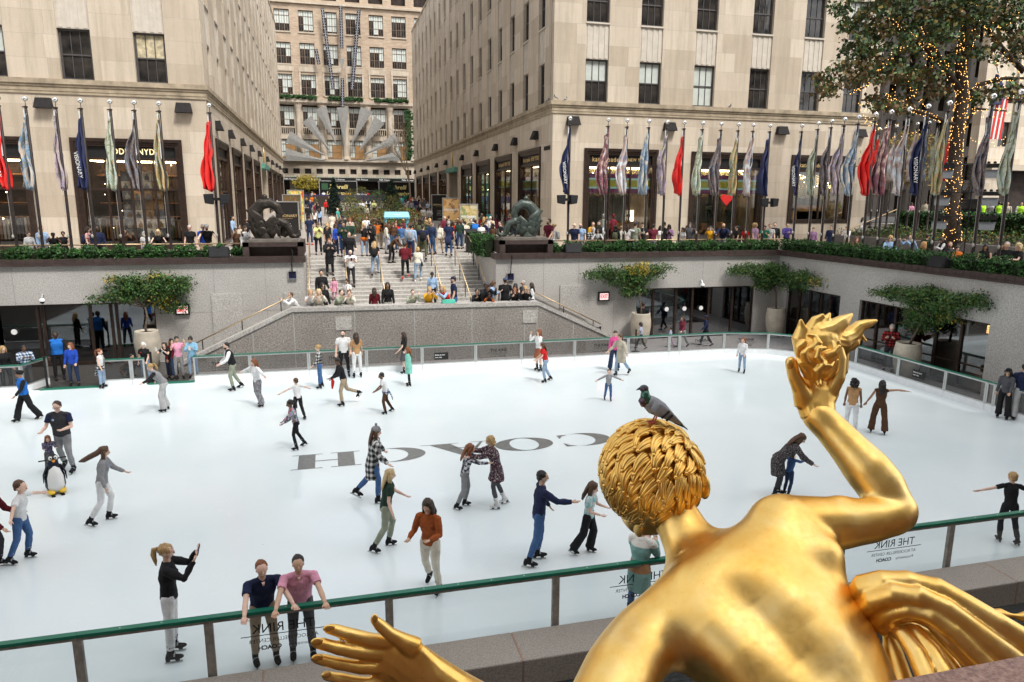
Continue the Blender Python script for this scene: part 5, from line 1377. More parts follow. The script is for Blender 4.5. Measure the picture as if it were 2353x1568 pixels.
def car(x,y,z,rz,col,label,cat='car',L=4.7,H=1.55,suv=True):
    t=E_('parked_car',(x,y,z),rz);tag(t,label,cat)
    m=M('car_paint_%s'%label[:9],col,.25,.3,var=.05)
    top=H;g=MB()
    prof=[(-L/2,.45),(-L/2+.05,.85),(-L/2+.9,.98),(-L/2+1.45,top-.06),(-L/2+1.9,top),(L/2-1.0,top-.02),(L/2-.35,1.05 if suv else .95),(L/2,.9),(L/2,.4),(L/2-.1,.3),(-L/2+.1,.3)]
    g.prism(prof,(0,-.88,0),(1,0,0),(0,0,1),(0,1,0),1.76);o=g.build('body',m,t);bevel(o,.06,3)
    g=MB();g.prism([(-L/2+1.15,1.0),(-L/2+1.55,top-.12),(L/2-1.05,top-.12),(L/2-.55,1.02)],(0,-.895,0),(1,0,0),(0,0,1),(0,1,0),1.79);g.build('side_windows',WGL,t)
    for s_ in (-1,1):
        for x_ in(-L/2+.85,L/2-.85):
            g=MB();g.loft([(x_,s_*.9-.1*s_,.34),(x_,s_*.93,.34)],.34,16,side=(1,0,0));w_=g.build('wheel',BLK,t)
            g=MB();g.loft([(x_,s_*.931,.34),(x_,s_*.94,.34)],.2,12,side=(1,0,0));g.build('rim',ALU,w_)
    for y_ in(-.6,.6):
        g=MB();g.box(-L/2+.02,y_-.16,.62,-L/2+.12,y_+.16,.76);g.build('headlight',M('lamp_glass',(.8,.8,.78),.15),t)
    g=MB();g.box(-L/2-.02,-.3,.45,-L/2+.05,.3,.58);g.build('plate',WHITE,t)
    return t
car(-4.0,120,6.1,0,(.01,.01,.012),'black pickup on the avenue left of the first truck')
car(7.1,126,6.1,0,(.06,.06,.065),'dark grey van roof visible between the two trucks',H=2.0)
# yellow leaved street tree on the avenue
shrub(-3.0,129,6.1+2.2,2.6,2.2,[LF[2],LYG],'yellow leaved street tree left of the first truck',5,1400,.3,'tree','street_tree',grp=None)
# bare tree by the ivy
g=MB();rnd=random.Random(4)
def twigs(g,p,d,L,r,dep,rnd,sp=.5):
    q=p+d*L;g.loft([p,(p+q)/2+Vector((rnd.gauss(0,.04),rnd.gauss(0,.04),0))*L,q],[r,r*.85,r*.65],5 if dep>1 else 3)
    if dep<=0: return
    for k in range(3 if dep>2 else 2+int(rnd.random()*2)):
        dd=(d+Vector((rnd.gauss(0,sp),rnd.gauss(0,sp),rnd.gauss(.1,sp*.7)))).normalized()
        twigs(g,p+(q-p)*rnd.uniform(.55,1),dd,L*rnd.uniform(.6,.85),r*.6,dep-1,rnd,sp)
twigs(g,Vector((13.1,116,6.1)),Vector((-.05,0,1)),5,.16,5,rnd,.42)
o=g.build('bare_tree',M('pale_bark',(.30,.22,.14),.9));tag(o,'bare branched tree at the far end beside the right office block','tree')
# ---------------------------------------------------------------- garden bed and street on the right
gw=E_('garden_terrace',(0,0,0));tag(gw,'granite edged garden terrace beyond the right hand flagpoles','planting bed')
g=MB();g.box(31.5,18,3.7,31.9,40,4.55);g.box(31.9,18,3.7,37.8,18.4,4.8);g.build('terrace_wall',BEDM,gw)
g=MB();g.hexa([(31.9,18.4,3.7),(37.8,18.4,3.7),(37.8,40,3.7),(31.9,40,3.7),(31.9,18.4,4.5),(37.8,18.4,5.0),(37.8,40,5.0),(31.9,40,4.5)]);g.build('terrace_soil',MATS['soil'],gw)
P=[];n=5200
x=31.9+RNG.random(n)*4.6;y=18+RNG.random(n)*22;z=4.5+(x-31.9)*.09+RNG.random(n)**1.5*.5*(.6+.4*np.sin(y*2.1)*np.sin(x*3))
o=leaves('ground_cover',np.stack([x,y,z],1),.16,[LF[0],LF[1],LYG,LBRN],None,RNG.choice(4,n,p=[.4,.35,.15,.1]),.4,up=-.5);tag(o,'mixed green ground cover on the right hand garden terrace','shrubbery',kind='stuff')
hedge(36.6,18.5,37.7,40,4.9,5.95,'dark hedge along the top of the right hand garden terrace',700,.12)
g=MB();g.box(38,12,3.5,110,61,5.2);struct(g.build('side_street',MATS['asphalt']))
car(44.5,41.5,5.2,R(-35),(.012,.012,.015),'black car parked beyond the terrace hedge at the left',suv=True,H=1.7)
car(50,37.5,5.2,R(-35),(.02,.02,.022),'second black car parked beyond the terrace hedge')
car(47.5,31.5,5.2,R(-35),(.10,.02,.03),'dark red car behind the light tower')
car(50,26,5.2,R(-35),(.11,.015,.03),'dark red car at the right edge behind the terrace')
# steps with brass rail beside the office block end
t=E_('side_steps',(0,0,0));tag(t,'short granite steps with a brass rail at the right end of the office block','staircase')
g=MB()
for k in range(9): g.box(33.2+k*.42,40.2,3.7,33.2+(k+1)*.42,41.9,3.8+(k+1)*.155)
g.box(37,40.2,3.7,43,41.9,5.19);g.build('steps',GSTEP,t)
g=MB();g.box(33.0,39.85,3.7,38,40.15,4.3);g.build('cheek_wall',BEDM,t)
g=MB();g.loft([(32.9,40,4.75),(36.9,40,6.2)],.035,8);g.build('rail',BRASS,t)
# floodlight tower
t=E_('floodlight_tower',(29.2,27.6,3.8));tag(t,'black truss tower with eight white floodlight panels on the right','floodlight tower')
g=MB();q=.2
for sx in(-q,q):
    for sy in(-q,q): g.loft([(sx,sy,0),(sx,sy,4.7)],.025,6)
for k in range(11):
    z=k*.46
    for a,b in (((-q,-q),(q,-q)),((q,-q),(q,q)),((q,q),(-q,q)),((-q,q),(-q,-q))):
        g.bar((a[0],a[1],z),(b[0],b[1],z+ (.46 if k<10 else 0)),.018);g.bar((a[0],a[1],z),(b[0],b[1],z),.018)
g.build('truss',BLK,t)
LEDM=M('led_panel',(.14,.15,.16),.35,var=.5,vs=50)
for k,z in enumerate((4.55,3.3,2.2)):
    g=MB();g.loft([(-1.35,-.3,z),(1.35,-.3,z)],.03,6);g.build('cross_bar',BLK,t)
    for s_ in(-1,1):
        if 1:
            g=MB();g.box(s_*.95-.36,-.5,z-.16,s_*.95+.36,-.2,z+.02)
            for j in range(3): g.lathe((s_*.95-.24+j*.24,-.38,z+.03),[(.06,0),(.07,.06),(.03,.1),(.001,.1)],8)
            g.build('clamp_bank',BLK,t)
            g=MB();g.hexa([(s_*.95-.3,-.55,z-.62),(s_*.95+.3,-.55,z-.62),(s_*.95+.3,-.5,z-.62),(s_*.95-.3,-.5,z-.62),(s_*.95-.33,-.42,z-.25),(s_*.95+.33,-.42,z-.25),(s_*.95+.33,-.36,z-.25),(s_*.95-.33,-.36,z-.25)])
            g.build('light_panel',LEDM,t)
t.rotation_euler=(0,0,R(-46))
# ---------------------------------------------------------------- big plane tree wound with fairy lights
TD=37.
t=E_('plane_tree',tuple(atd(2192,565,TD)));t.location=(0,0,0);tag(t,'large plane tree wound with warm fairy lights on the right','tree')
limbs=[([(2188,575,0),(2190,480,0),(2192,390,0),(2200,300,0),(2212,220,0),(2206,150,0),(2216,80,.4),(2222,0,1),(2225,-80,1)],[.42,.36,.33,.30,.28,.24,.2,.16,.1]),
([(2210,215,0),(2180,170,-.3),(2150,120,-.7),(2120,60,-1)],[.2,.15,.11,.06]),
([(2212,130,0),(2240,80,.4),(2250,10,.5)],[.18,.14,.1]),
([(2200,290,0),(2150,270,-.4),(2100,255,-1),(2060,235,-1.5),(2030,215,-2)],[.12,.10,.08,.06,.04]),
([(2205,250,0),(2250,195,.5),(2310,180,1),(2360,180,1.2)],[.14,.12,.10,.08]),
([(2196,330,0),(2240,250,.5),(2310,255,.5)],[.1,.08,.05]),
([(2150,120,-.7),(2090,80,-1.2),(2040,40,-1.5)],[.11,.08,.04]),
([(2180,170,-.3),(2110,95,-1.4),(2060,115,-2),(1990,200,-2.2),(1950,215,-2.4)],[.1,.08,.07,.05,.03]),
([(2250,10,.5),(2310,60,1),(2353,120,1.2)],[.14,.15,.16]),([(2290,30,1),(2275,70,1),(2300,110,1),(2353,165,1.3)],[.12,.14,.15,.16])]
g=MB();g2=MB();rnd=random.Random(8)
for pts,rad in limbs:
    Q=[atd(x,y,TD+d) for x,y,d in pts];g.loft(Q,rad,10)
    for a,b,ra,rb in zip(Q[:-1],Q[1:],rad[:-1],rad[1:]):
        L=(b-a).length;n=int(L*(52 if ra>.2 else 15))
        if (b-a).z>20: continue
        for k in range(n):
            f=rnd.random();c_=a+(b-a)*f;r_=(ra+(rb-ra)*f)+.03;th=rnd.random()*6.28
            d=(b-a).normalized();sx=d.cross(Vector((0,1,0))).normalized();sy=d.cross(sx)
            g2.ell(c_+sx*(r_*math.cos(th))+sy*(r_*math.sin(th)),.017,4,3)
tk=g.build('trunk',M('dark_bark',(.045,.033,.025),.95,var=.5,vs=14,bs=.6,bsc=30),t,True)
# strings sagging through the crown
for (pa,pb) in (((1990,270),(2060,285)),((1975,230),(2010,290)),((2050,130),(2060,260)),((2090,80),(2140,90)),((2190,60),(2300,70)),((2250,60),(2353,30)),((2240,260),(2350,240)),((2010,290),(2110,300)),((2280,120),(2330,230)),((2120,120),(2180,150)),((2000,240),(2110,210)),((2230,320),(2330,310)),((2080,170),(2130,240))):
    for k in range(18):
        f=k/17;x=pa[0]+(pb[0]-pa[0])*f+rnd.gauss(0,4);y=pa[1]+(pb[1]-pa[1])*f+18*math.sin(f*3.14)+rnd.gauss(0,4)
        g2.ell(atd(x,y,TD-.8+rnd.gauss(0,.5)),.017,4,3)
FL=M('fairy_light',(1,.7,.3),.5,emis=(1,.5,.13,2.2))
fl=g2.build('fairy_lights',FL,t);fl['kind']='stuff'
blobs=[(2110,25,130,45,3),(1990,55,60,40,1.2),(1960,20,40,25,.5),(2240,30,120,50,3),(2060,95,100,35,2),(2160,100,80,45,1.6),(2300,100,70,40,1.2),(1990,160,80,22,1.5),(1930,185,50,16,.7),(1900,210,28,10,.3),(2040,170,90,30,1.6),(2120,190,70,40,1.2),(2000,235,45,18,.4),(2060,240,60,20,.7),(2260,210,40,20,.5),(2330,210,30,22,.5),(2150,-60,220,60,3),(2300,-40,120,60,2),(2030,-30,100,40,1.5),(1960,120,40,14,.5),(2330,40,50,30,1)]
P=[];mi=[];N=15000;W_=sum(b[4] for b in blobs)
for (x,y,rx,ry,w_) in blobs:
    m=int(N*w_/W_);nc=max(3,m//28)
    for c_ in range(nc):
        th=rnd.uniform(0,6.28);r_=rnd.random()**.5
        cx_,cy_,cd=x+rx*r_*math.cos(th),y+ry*r_*math.sin(th),TD+rnd.gauss(-.3,1.6)
        ol=rnd.random()<.22+ (.35 if y>150 else 0)
        for q in range(28):
            P.append(atd(cx_+rnd.gauss(0,11),cy_+rnd.gauss(0,7),cd+rnd.gauss(0,.35)));mi.append(3 if ol and rnd.random()<.7 else rnd.choice([0,1,1,1,2]))
leaves('crown',P,.22,[leafm('plane_leaf',(.075,.13,.035)),leafm('plane_leaf_dark',(.03,.055,.018)),leafm('plane_leaf_gold',(.15,.11,.02)),leafm('plane_leaf_brown',(.11,.07,.025))],t,mi,.75,up=.5)
# golden shrubby tree lower behind
shrub(atd(2085,430,47).x,atd(2085,430,47).y,7.8,3.0,3.2,[LF[2],LYG,LBRN],'golden leaved small tree behind the far flagpoles',6,1300,.25,'tree','small_tree',grp=None)
# wall mounted national flags on slanted staffs
for i,(px,py,l) in enumerate(((2290,150,'striped national flag on a slanted white staff, right of the lit trunk'),)):
    p=atd(px,py,44);t=E_('national_flag',tuple(p));tag(t,l,'flag')
    g=MB();g.loft([(0,0,0),(2.2,.8,-2.6)],.05,8);g.build('staff',WHITE,t)
    g=MB();g.ell((0,0,.05),.12,10,8);g.build('staff_ball',GOLDL,t,True)
    for k in range(7):
        g=MB();x0=.25+k*.17;g.hexa([(x0,.1,-1.2-k*.1),(x0+.17,.12,-1.2-k*.1),(x0+.17,.16,-1.2-k*.1),(x0,.14,-1.2-k*.1),(x0-.1,0,-.3-k*.2+-2.8),(x0+.07,.02,-.3-k*.2-2.8),(x0+.07,.06,-.3-k*.2-2.8),(x0-.1,.04,-.3-k*.2-2.8)]) if 0 else g.hexa([(x0,.3,-4.4),(x0+.17,.32,-4.4),(x0+.17,.36,-4.4),(x0,.34,-4.4),(x0,.1,-.6-k*.2),(x0+.17,.12,-.6-k*.2),(x0+.17,.16,-.6-k*.2),(x0,.14,-.6-k*.2)])
        g.build('stripe',ART['red'] if k%2==0 else SIGNW,t)
    g=MB();g.hexa([(.22,.0,-2.3),(.9,.06,-2.3),(.9,.40,-2.3),(.22,.38,-2.3),(.22,-.02,-.5),(.9,.02,-1.3),(.9,.3,-1.3),(.22,.2,-.5)]);g.build('canton',ART['navy'],t)
# pigeons on the ledges are added with the statue pigeon
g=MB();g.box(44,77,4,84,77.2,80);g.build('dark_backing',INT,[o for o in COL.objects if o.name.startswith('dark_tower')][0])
# ---------------------------------------------------------------- gilded statue seen from behind
def gold_m():
    m,n,b=mk('gilded_metal');v=coords(n)
    f=noi(n,v,2.2,5,.65);f2=noi(n,v,22,4,.7)
    c=ramp(n,f,[(.3,(.90,.51,.11)),(.5,(.98,.64,.19)),(.72,(1.,.75,.33))])
    sp=ramp(n,noi(n,v,60,3,.8),[(.27,(1,1,1)),(.33,(0,0,0))])
    c=mixc(n,mixc(n,1.,sp,ramp(n,noi(n,v,3,2),[(.5,(0,0,0)),(.62,(.8,.8,.8))]),'MULTIPLY'),c,(.12,.06,.02))
    n.links.new(c,b.inputs['Base Color']);setp(b,Metallic=1.)
    n.links.new(ramp(n,f2,[(.3,(.32,.32,.32)),(.7,(.46,.46,.46))]),b.inputs['Roughness'])
    br=node(n,'ShaderNodeTexBrick',_Scale=1.,_Mortar_Size=.0022,_Brick_Width=.085,_Row_Height=.085);n.links.new(v,br.inputs['Vector'])
    mu=node(n,'ShaderNodeMath',operation='MULTIPLY_ADD');n.links.new(f2,mu.inputs[0]);mu.inputs[1].default_value=.5
    n.links.new(br.outputs['Fac'],mu.inputs[2]);bump(n,b,mu.outputs[0],.10,.003);return m
GOLD=gold_m()
ST=E_('gilded_statue',tuple(atd(1750,1900,4.4)));ST.location=(0,0,0)
tag(ST,'gilded statue of a reclining man seen from behind, holding up a flame','statue')
SIDE=tuple(X_)
def ch(g,L,n=16,dz=0):
    """chain of sections given in the photograph's frame: (x, y, distance, radius px[, radius px in depth])"""
    P=[atd(q[0],q[1],q[2]+dz) for q in L]
    rad=[((q[3]*q[2]/CF),((q[4] if len(q)>4 else q[3])*q[2]/CF)) for q in L]
    g.loft(P,rad,n,side=SIDE)
    for k in (0,-1): 
        r_=min(rad[k]);g.ell(P[k],r_*.97,12,8)
g=MB()
def bl_(x,y,d,r,r2=None,r3=None):
    k=d/CF;g.ell(atd(x,y,d),(r*k,(r3 or r)*k,(r2 or r)*k),18,12,rot=Matrix((X_,-Z_,Y_)).transposed().to_3x3() if 0 else None)
# torso
ch(g,[(1615,1310,4.86,72,70),(1660,1365,4.62,128,100),(1735,1435,4.40,150,112),(1810,1508,4.26,155,118),(1872,1580,4.14,150,118),(1920,1660,4.0,150,125),(1960,1760,3.95,165,140),(1985,1860,3.95,150,140)],24)
bl_(1502,1452,4.46,84);bl_(1588,1415,4.52,100,96,84);bl_(1795,1262,4.70,96,94,84);bl_(1798,1224,4.80,94,90,84);bl_(1850,1258,4.70,70,64,60);bl_(1720,1300,4.6,70,60,60)
ch(g,[(1500,1452,4.44,80,76),(1580,1395,4.46,98,84),(1665,1340,4.5,104,84),(1745,1290,4.6,98,84),(1800,1240,4.76,86,80)],20)
ch(g,[(1590,1400,4.40,84,72),(1650,1455,4.28,92,74),(1720,1530,4.14,96,78),(1790,1620,4.0,98,84)],20)
ch(g,[(1745,1315,4.48,80,70),(1810,1375,4.34,88,72),(1868,1450,4.20,92,76),(1920,1550,4.06,94,82)],20)
ch(g,[(1545,1170,5.12,50),(1568,1215,5.02,57),(1592,1262,4.93,66),(1622,1320,4.8,88)])
ch(g,[(1592,1280,4.9,54),(1572,1335,4.78,58),(1548,1390,4.62,62),(1505,1440,4.5,70)])
ch(g,[(1600,1250,4.95,44),(1650,1266,4.9,50),(1715,1262,4.84,56),(1780,1235,4.8,62)])
ch(g,[(1610,1290,4.8,60),(1670,1315,4.66,70),(1740,1300,4.68,70)])
ch(g,[(1830,1262,4.76,72),(1858,1330,4.66,76),(1885,1392,4.5,80),(1930,1465,4.34,84),(1965,1540,4.2,84),(1985,1640,4.1,90)])
ch(g,[(1560,1440,4.55,84),(1640,1490,4.46,92),(1715,1560,4.34,100),(1780,1650,4.15,110)])
bl_(1690,1348,4.44,80,76,70);bl_(1878,1288,4.56,70,64,60)
# right arm raised: upper arm, elbow, forearm
ch(g,[(1800,1210,4.82,74,72),(1870,1206,4.84,66),(1930,1203,4.86,60),(2000,1196,4.9,52),(2052,1186,4.92,46),(2068,1172,4.94,42)])
ch(g,[(2066,1182,4.94,42),(2052,1160,4.98,46),(2026,1120,5.04,54),(1992,1078,5.1,53),(1950,1030,5.18,44),(1908,984,5.26,38),(1876,952,5.31,37)])
ch(g,[(1925,1170,4.86,34),(1965,1178,4.9,34)])
# left arm reaching towards the viewer's left
ch(g,[(1496,1452,4.46,84),(1462,1500,4.3,88),(1430,1560,4.12,96),(1385,1640,3.92,92),(1330,1720,3.75,82),(1270,1770,3.62,74)])
ch(g,[(1270,1770,3.62,74),(1200,1720,3.58,72),(1120,1650,3.55,66),(1050,1600,3.52,56),(1005,1566,3.5,50)])
# jaw and face, turned away
ch(g,[(1530,1165,5.14,48),(1495,1180,5.25,52),(1468,1190,5.34,40),(1452,1180,5.45,30)])
kk=5.22/CF;g.ell(atd(1497,1088,5.22),(106*kk,118*kk,110*kk),22,16)
g.ell(atd(1470,1120,5.52),(60*kk,70*kk,85*kk),14,10)
ch(g,[(1452,1095,5.52,10),(1440,1130,5.62,16)],8)
# legs, folded out of view below
ch(g,[(1985,1860,3.95,110),(2300,1950,4.3,100),(2600,1900,4.6,75)]);ch(g,[(2600,1900,4.6,75),(2750,2250,4.7,60),(2800,2500,4.8,40)])
ch(g,[(1960,1880,4.0,110),(2050,2200,4.4,95),(2000,2500,4.7,70)])
sb=remesh(g,'statue_body',GOLD,.016,24,ST)
def relax(me,centre,r0,r1,it,furrow):
    n=len(me.vertices);co=np.empty(n*3);me.vertices.foreach_get('co',co);co=co.reshape(-1,3)
    ed=np.empty(len(me.edges)*2,dtype=np.int32);me.edges.foreach_get('vertices',ed);ed=ed.reshape(-1,2)
    d=np.linalg.norm(co-np.array(centre),axis=1);w_=np.clip((r1-d)/(r1-r0),0,1);w_=(w_*w_*(3-2*w_))[:,None]*.7
    i=np.concatenate([ed[:,0],ed[:,1]]);j=np.concatenate([ed[:,1],ed[:,0]]);cnt=np.bincount(i,minlength=n)[:,None]
    for k in range(it):
        av=np.stack([np.bincount(i,weights=co[j,a],minlength=n) for a in range(3)],1)/np.maximum(cnt,1)
        co=co+(av-co)*w_
    me.vertices.foreach_set('co',co.ravel());me.update()
    nn=np.empty(n*3);me.vertex_normals.foreach_get('vector',nn);nn=nn.reshape(-1,3)
    # soft muscle lines: (points in the photograph's frame, depth, width)
    uv=co-np.array(CAM);z=uv@np.array(_F);x=CW/2+CF*(uv@np.array(X_))/z;y=CH/2-CF*(uv@np.array(Y_))/z
    front=(nn@np.array(Z_))>0
    off=np.zeros(n)
    for pts,dep,wd in furrow:
        best=np.full(n,1e9)
        for (ax_,ay_),(bx_,by_) in zip(pts[:-1],pts[1:]):
            t=np.clip(((x-ax_)*(bx_-ax_)+(y-ay_)*(by_-ay_))/((bx_-ax_)**2+(by_-ay_)**2),0,1)
            best=np.minimum(best,np.hypot(x-ax_-t*(bx_-ax_),y-ay_-t*(by_-ay_)))
        (sx0,sy0),(sx1,sy1)=pts[0],pts[-1];tt=((x-sx0)*(sx1-sx0)+(y-sy0)*(sy1-sy0))/((sx1-sx0)**2+(sy1-sy0)**2)
        off+=dep*np.exp(-(best/wd)**2)*np.clip(np.minimum(tt+.1,1.2-tt)*2.6,0,1)
    co=co+nn*(off*front)[:,None];me.vertices.foreach_set('co',co.ravel());me.update()
relax(sb.data,atd(1725,1440,4.25),.50,.95,260,[([(1668,1320),(1722,1385),(1790,1455),(1880,1560)],-.030,40),([(1775,1262),(1812,1330),(1850,1400)],.010,44),([(1590,1395),(1650,1450),(1720,1530)],.012,44),([(1575,1235),(1560,1310),(1552,1345)],.010,14)])
# ears
for (x,y,d) in ((1617,1118,5.10),(1466,1205,5.2)):
    g=MB();k=d/CF;g.ell(atd(x,y,d),(9*k,26*k,30*k),14,10);g.ell(atd(x+5,y+4,d-.03),(6*k,12*k,20*k),12,8);g.build('ear',GOLD,ST,True)
# hair made of ribbed locks lying over one another
rnd=random.Random(21)
C0=atd(1497,1086,5.22);RA=(109*kk,118*kk,112*kk)
g=MB();hn=0
pole_=Vector((.70,.66,.20)).normalized()
e1=pole_.cross(Vector((0,1,0))).normalized();e2=pole_.cross(e1)
W3=lambda q:C0+X_*(q.x*RA[0])+Y_*(q.y*RA[2])+Z_*(q.z*RA[1])
row=0;th=6.
while th<172:
    cnt=max(5,int(2*math.pi*math.sin(R(th))/.27))
    for c_i in range(cnt):
        ps=2*math.pi*(c_i+.5*(row%2)+rnd.uniform(-.16,.16))/cnt
        tl=R(th+rnd.uniform(-2.5,2.5));tw=rnd.gauss(.18,.10);L_=R(rnd.uniform(20,26))
        def pt(t,off):
            a=tl+t*L_;b=ps+(off+tw*t*t)/max(.25,math.sin(a))
            return pole_*math.cos(a)+(e1*math.cos(b)+e2*math.sin(b))*math.sin(a)
        um=pt(.5,0)
        if um.z<-.5 or um.y<-.93 or(um.y<-.72 and um.x>.45): continue
        sc_=rnd.uniform(.9,1.15)
        for s_ in range(5):
            o=(s_-2)/4.;pts=[];rad=[]
            for j in range(7):
                f=j/6
                wd=.215*(1-.72*f**1.3)*sc_
                hgt=1.0+.085*math.sin(min(1,f*1.15)*1.6)+(.012 if s_%2==0 else 0)-.025*abs(o)
                pts.append(W3(pt(f,o*wd).normalized()*hgt));rad.append((.0155-.0065*f)*sc_)
            rad[-1]*=.8
            g.loft(pts,rad,6)
        g.ell(W3(pt(1.0,0).normalized()*1.088),(.017,.017,.015),6,5)
    th+=12.5;row+=1
g.build('hair_locks',GOLD,ST,True)
# raised hand with its five digits
g=MB()
ch(g,[(1880,958,5.31,38,36),(1874,930,5.33,44,30),(1873,902,5.36,54,26),(1874,880,5.40,55,22)])
ch(g,[(1852,925,5.33,28,24),(1838,893,5.31,18),(1825,865,5.29,15),(1817,832,5.28,13)])
ch(g,[(1905,905,5.34,18),(1926,868,5.32,16),(1931,825,5.33,14),(1923,788,5.35,11)])
ch(g,[(1896,895,5.46,17),(1934,850,5.48,15),(1938,806,5.47,13),(1930,775,5.45,10)])
ch(g,[(1880,885,5.52,17),(1905,840,5.58,14),(1905,800,5.56,11)])
ch(g,[(1860,885,5.52,16),(1868,840,5.58,14),(1866,806,5.56,11)])
remesh(g,'raised_hand',GOLD,.008,3,ST)
g=MB();k=5.27/CF;g.ell(atd(1816,836,5.21),(10*k,6*k,13*k),12,8);g.ell(atd(1926,791,5.29),(7*k,4*k,10*k),12,8);g.build('fingernail',GOLD,ST,True)
# flame: core and licking tongues
g=MB();k=5.4/CF
g.ell(atd(1878,812,5.38),(46*k,44*k,66*k),18,12);g.ell(atd(1886,780,5.38),(40*k,40*k,34*k),16,10)
for L in ([(1848,810,5.36,22),(1836,775,5.36,17),(1842,752,5.36,11),(1840,738,5.34,5)],[(1870,785,5.38,26),(1866,755,5.36,19),(1876,735,5.36,12),(1890,725,5.34,5)],
 [(1895,775,5.36,24),(1890,750,5.36,17),(1899,733,5.36,10),(1906,722,5.36,4)],[(1905,780,5.36,26),(1918,752,5.36,20),(1935,740,5.36,14),(1944,732,5.38,9),(1954,725,5.38,4)],
 [(1905,790,5.38,30),(1935,785,5.4,26),(1958,768,5.42,20),(1976,750,5.42,15),(1994,744,5.42,11),(2012,738,5.42,5)],[(1880,770,5.36,30),(1912,758,5.36,24),(1938,738,5.36,16),(1956,724,5.36,5)],[(1935,796,5.42,22),(1966,784,5.42,15),(1980,772,5.42,9),(1989,783,5.42,4)],
 [(1915,808,5.4,22),(1940,806,5.42,13),(1952,797,5.42,9),(1963,802,5.42,4)],
 [(1868,840,5.22,13),(1850,828,5.16,10),(1846,812,5.14,8),(1858,800,5.15,5)],[(1890,835,5.2,12),(1876,818,5.15,10),(1882,802,5.15,8),(1896,800,5.16,5)],
 [(1875,868,5.26,12),(1878,850,5.18,10),(1892,838,5.16,8),(1908,842,5.17,6),(1916,832,5.2,3)],[(1858,862,5.26,12),(1848,846,5.20,10),(1838,834,5.18,7),(1830,822,5.2,3)],
 [(1905,860,5.28,10),(1918,846,5.24,8),(1924,828,5.22,4)],[(1868,800,5.2,14),(1880,788,5.18,11),(1872,774,5.2,8),(1858,770,5.2,5)],[(1900,818,5.22,12),(1918,810,5.2,9),(1928,796,5.2,5)],
 [(1845,790,5.24,12),(1834,800,5.22,9),(1832,815,5.22,5)],[(1880,875,5.25,8),(1882,884,5.22,6)]): ch(g,L,12)
remesh(g,'flame',GOLD,.0065,3,ST)
# lower hand, nearer the viewer
g=MB()
ch(g,[(1040,1592,3.52,54,50),(985,1556,3.49,55,44),(945,1535,3.47,66,32),(905,1515,3.46,66,24),(880,1502,3.46,60,20)])
ch(g,[(950,1490,3.44,30,24),(922,1472,3.42,19),(895,1456,3.40,15),(872,1436,3.39,14),(860,1424,3.38,10)])
ch(g,[(900,1478,3.45,18,16),(850,1470,3.42,16),(800,1457,3.40,15),(768,1447,3.40,13.5),(755,1446,3.40,11)])
ch(g,[(880,1505,3.45,18,16),(830,1500,3.41,16.5),(778,1490,3.38,15.5),(742,1480,3.38,14),(726,1478,3.38,11.5)])
ch(g,[(880,1535,3.46,18,16),(828,1534,3.42,15.5),(778,1525,3.40,14.5),(745,1517,3.40,13.5),(727,1514,3.40,11)])
ch(g,[(890,1565,3.48,17,15),(840,1570,3.45,14),(785,1560,3.43,13),(750,1553,3.43,11)])
remesh(g,'lower_hand',GOLD,.006,3,ST)
for (x,y,d,a,b) in ((756,1444,3.355,14,9),(728,1475,3.33,14,10),(729,1512,3.355,14,9),(750,1551,3.39,12,8),(861,1421,3.345,8,11)):
    g=MB();k=d/CF;g.ell(atd(x,y,d),(a*k,5*k,b*k),12,8);g.build('fingernail',GOLD,ST,True)
# windblown drapery in thick folds
g=MB()
ch(g,[(1962,1372,4.45,20),(1985,1350,4.36,30),(2030,1340,4.3,30),(2085,1338,4.26,27),(2150,1352,4.2,26),(2215,1388,4.14,26),(2290,1432,4.06,26),(2370,1480,4.0,27),(2460,1530,3.98,22)])
ch(g,[(1980,1405,4.4,24),(2010,1378,4.28,28),(2055,1366,4.2,26),(2110,1370,4.14,24),(2170,1398,4.1,24),(2235,1445,4.05,25),(2310,1500,3.98,26),(2400,1570,3.9,26)])
ch(g,[(2015,1432,4.34,22),(2045,1408,4.24,22),(2090,1400,4.16,20),(2140,1414,4.1,21),(2190,1452,4.05,22),(2250,1510,4.0,23),(2340,1600,3.9,24)])
ch(g,[(2028,1448,4.3,14),(2055,1424,4.26,14),(2095,1416,4.24,14),(2135,1430,4.2,14),(2180,1476,4.14,16),(2240,1540,4.1,16)])
ch(g,[(1990,1400,4.48,40,20),(2090,1385,4.3,46,16),(2200,1440,4.2,50,16),(2330,1530,4.1,55,16)])
remesh(g,'drapery',GOLD,.010,3,ST)
g=MB()
ch(g,[(2045,1448,4.3,14),(2075,1458,4.2,20),(2105,1500,4.1,22),(2130,1560,4.0,23),(2150,1640,3.9,24)])
ch(g,[(2065,1442,4.3,14),(2105,1452,4.2,18),(2142,1495,4.1,19),(2172,1550,4.0,20),(2200,1630,3.9,20)])
ch(g,[(2095,1440,4.36,12),(2135,1460,4.3,14),(2175,1510,4.2,15),(2215,1570,4.1,16)])
ch(g,[(2040,1455,4.36,12),(2052,1500,4.3,22),(2066,1560,4.22,30),(2080,1640,4.1,36)])
remesh(g,'drapery',GOLD,.010,3,ST)
g=MB()
ch(g,[(2230,1420,5.4,14),(2300,1412,5.5,14),(2353,1418,5.5,14),(2420,1440,5.4,12)]);remesh(g,'drapery_end',GOLD,.012,3,ST)
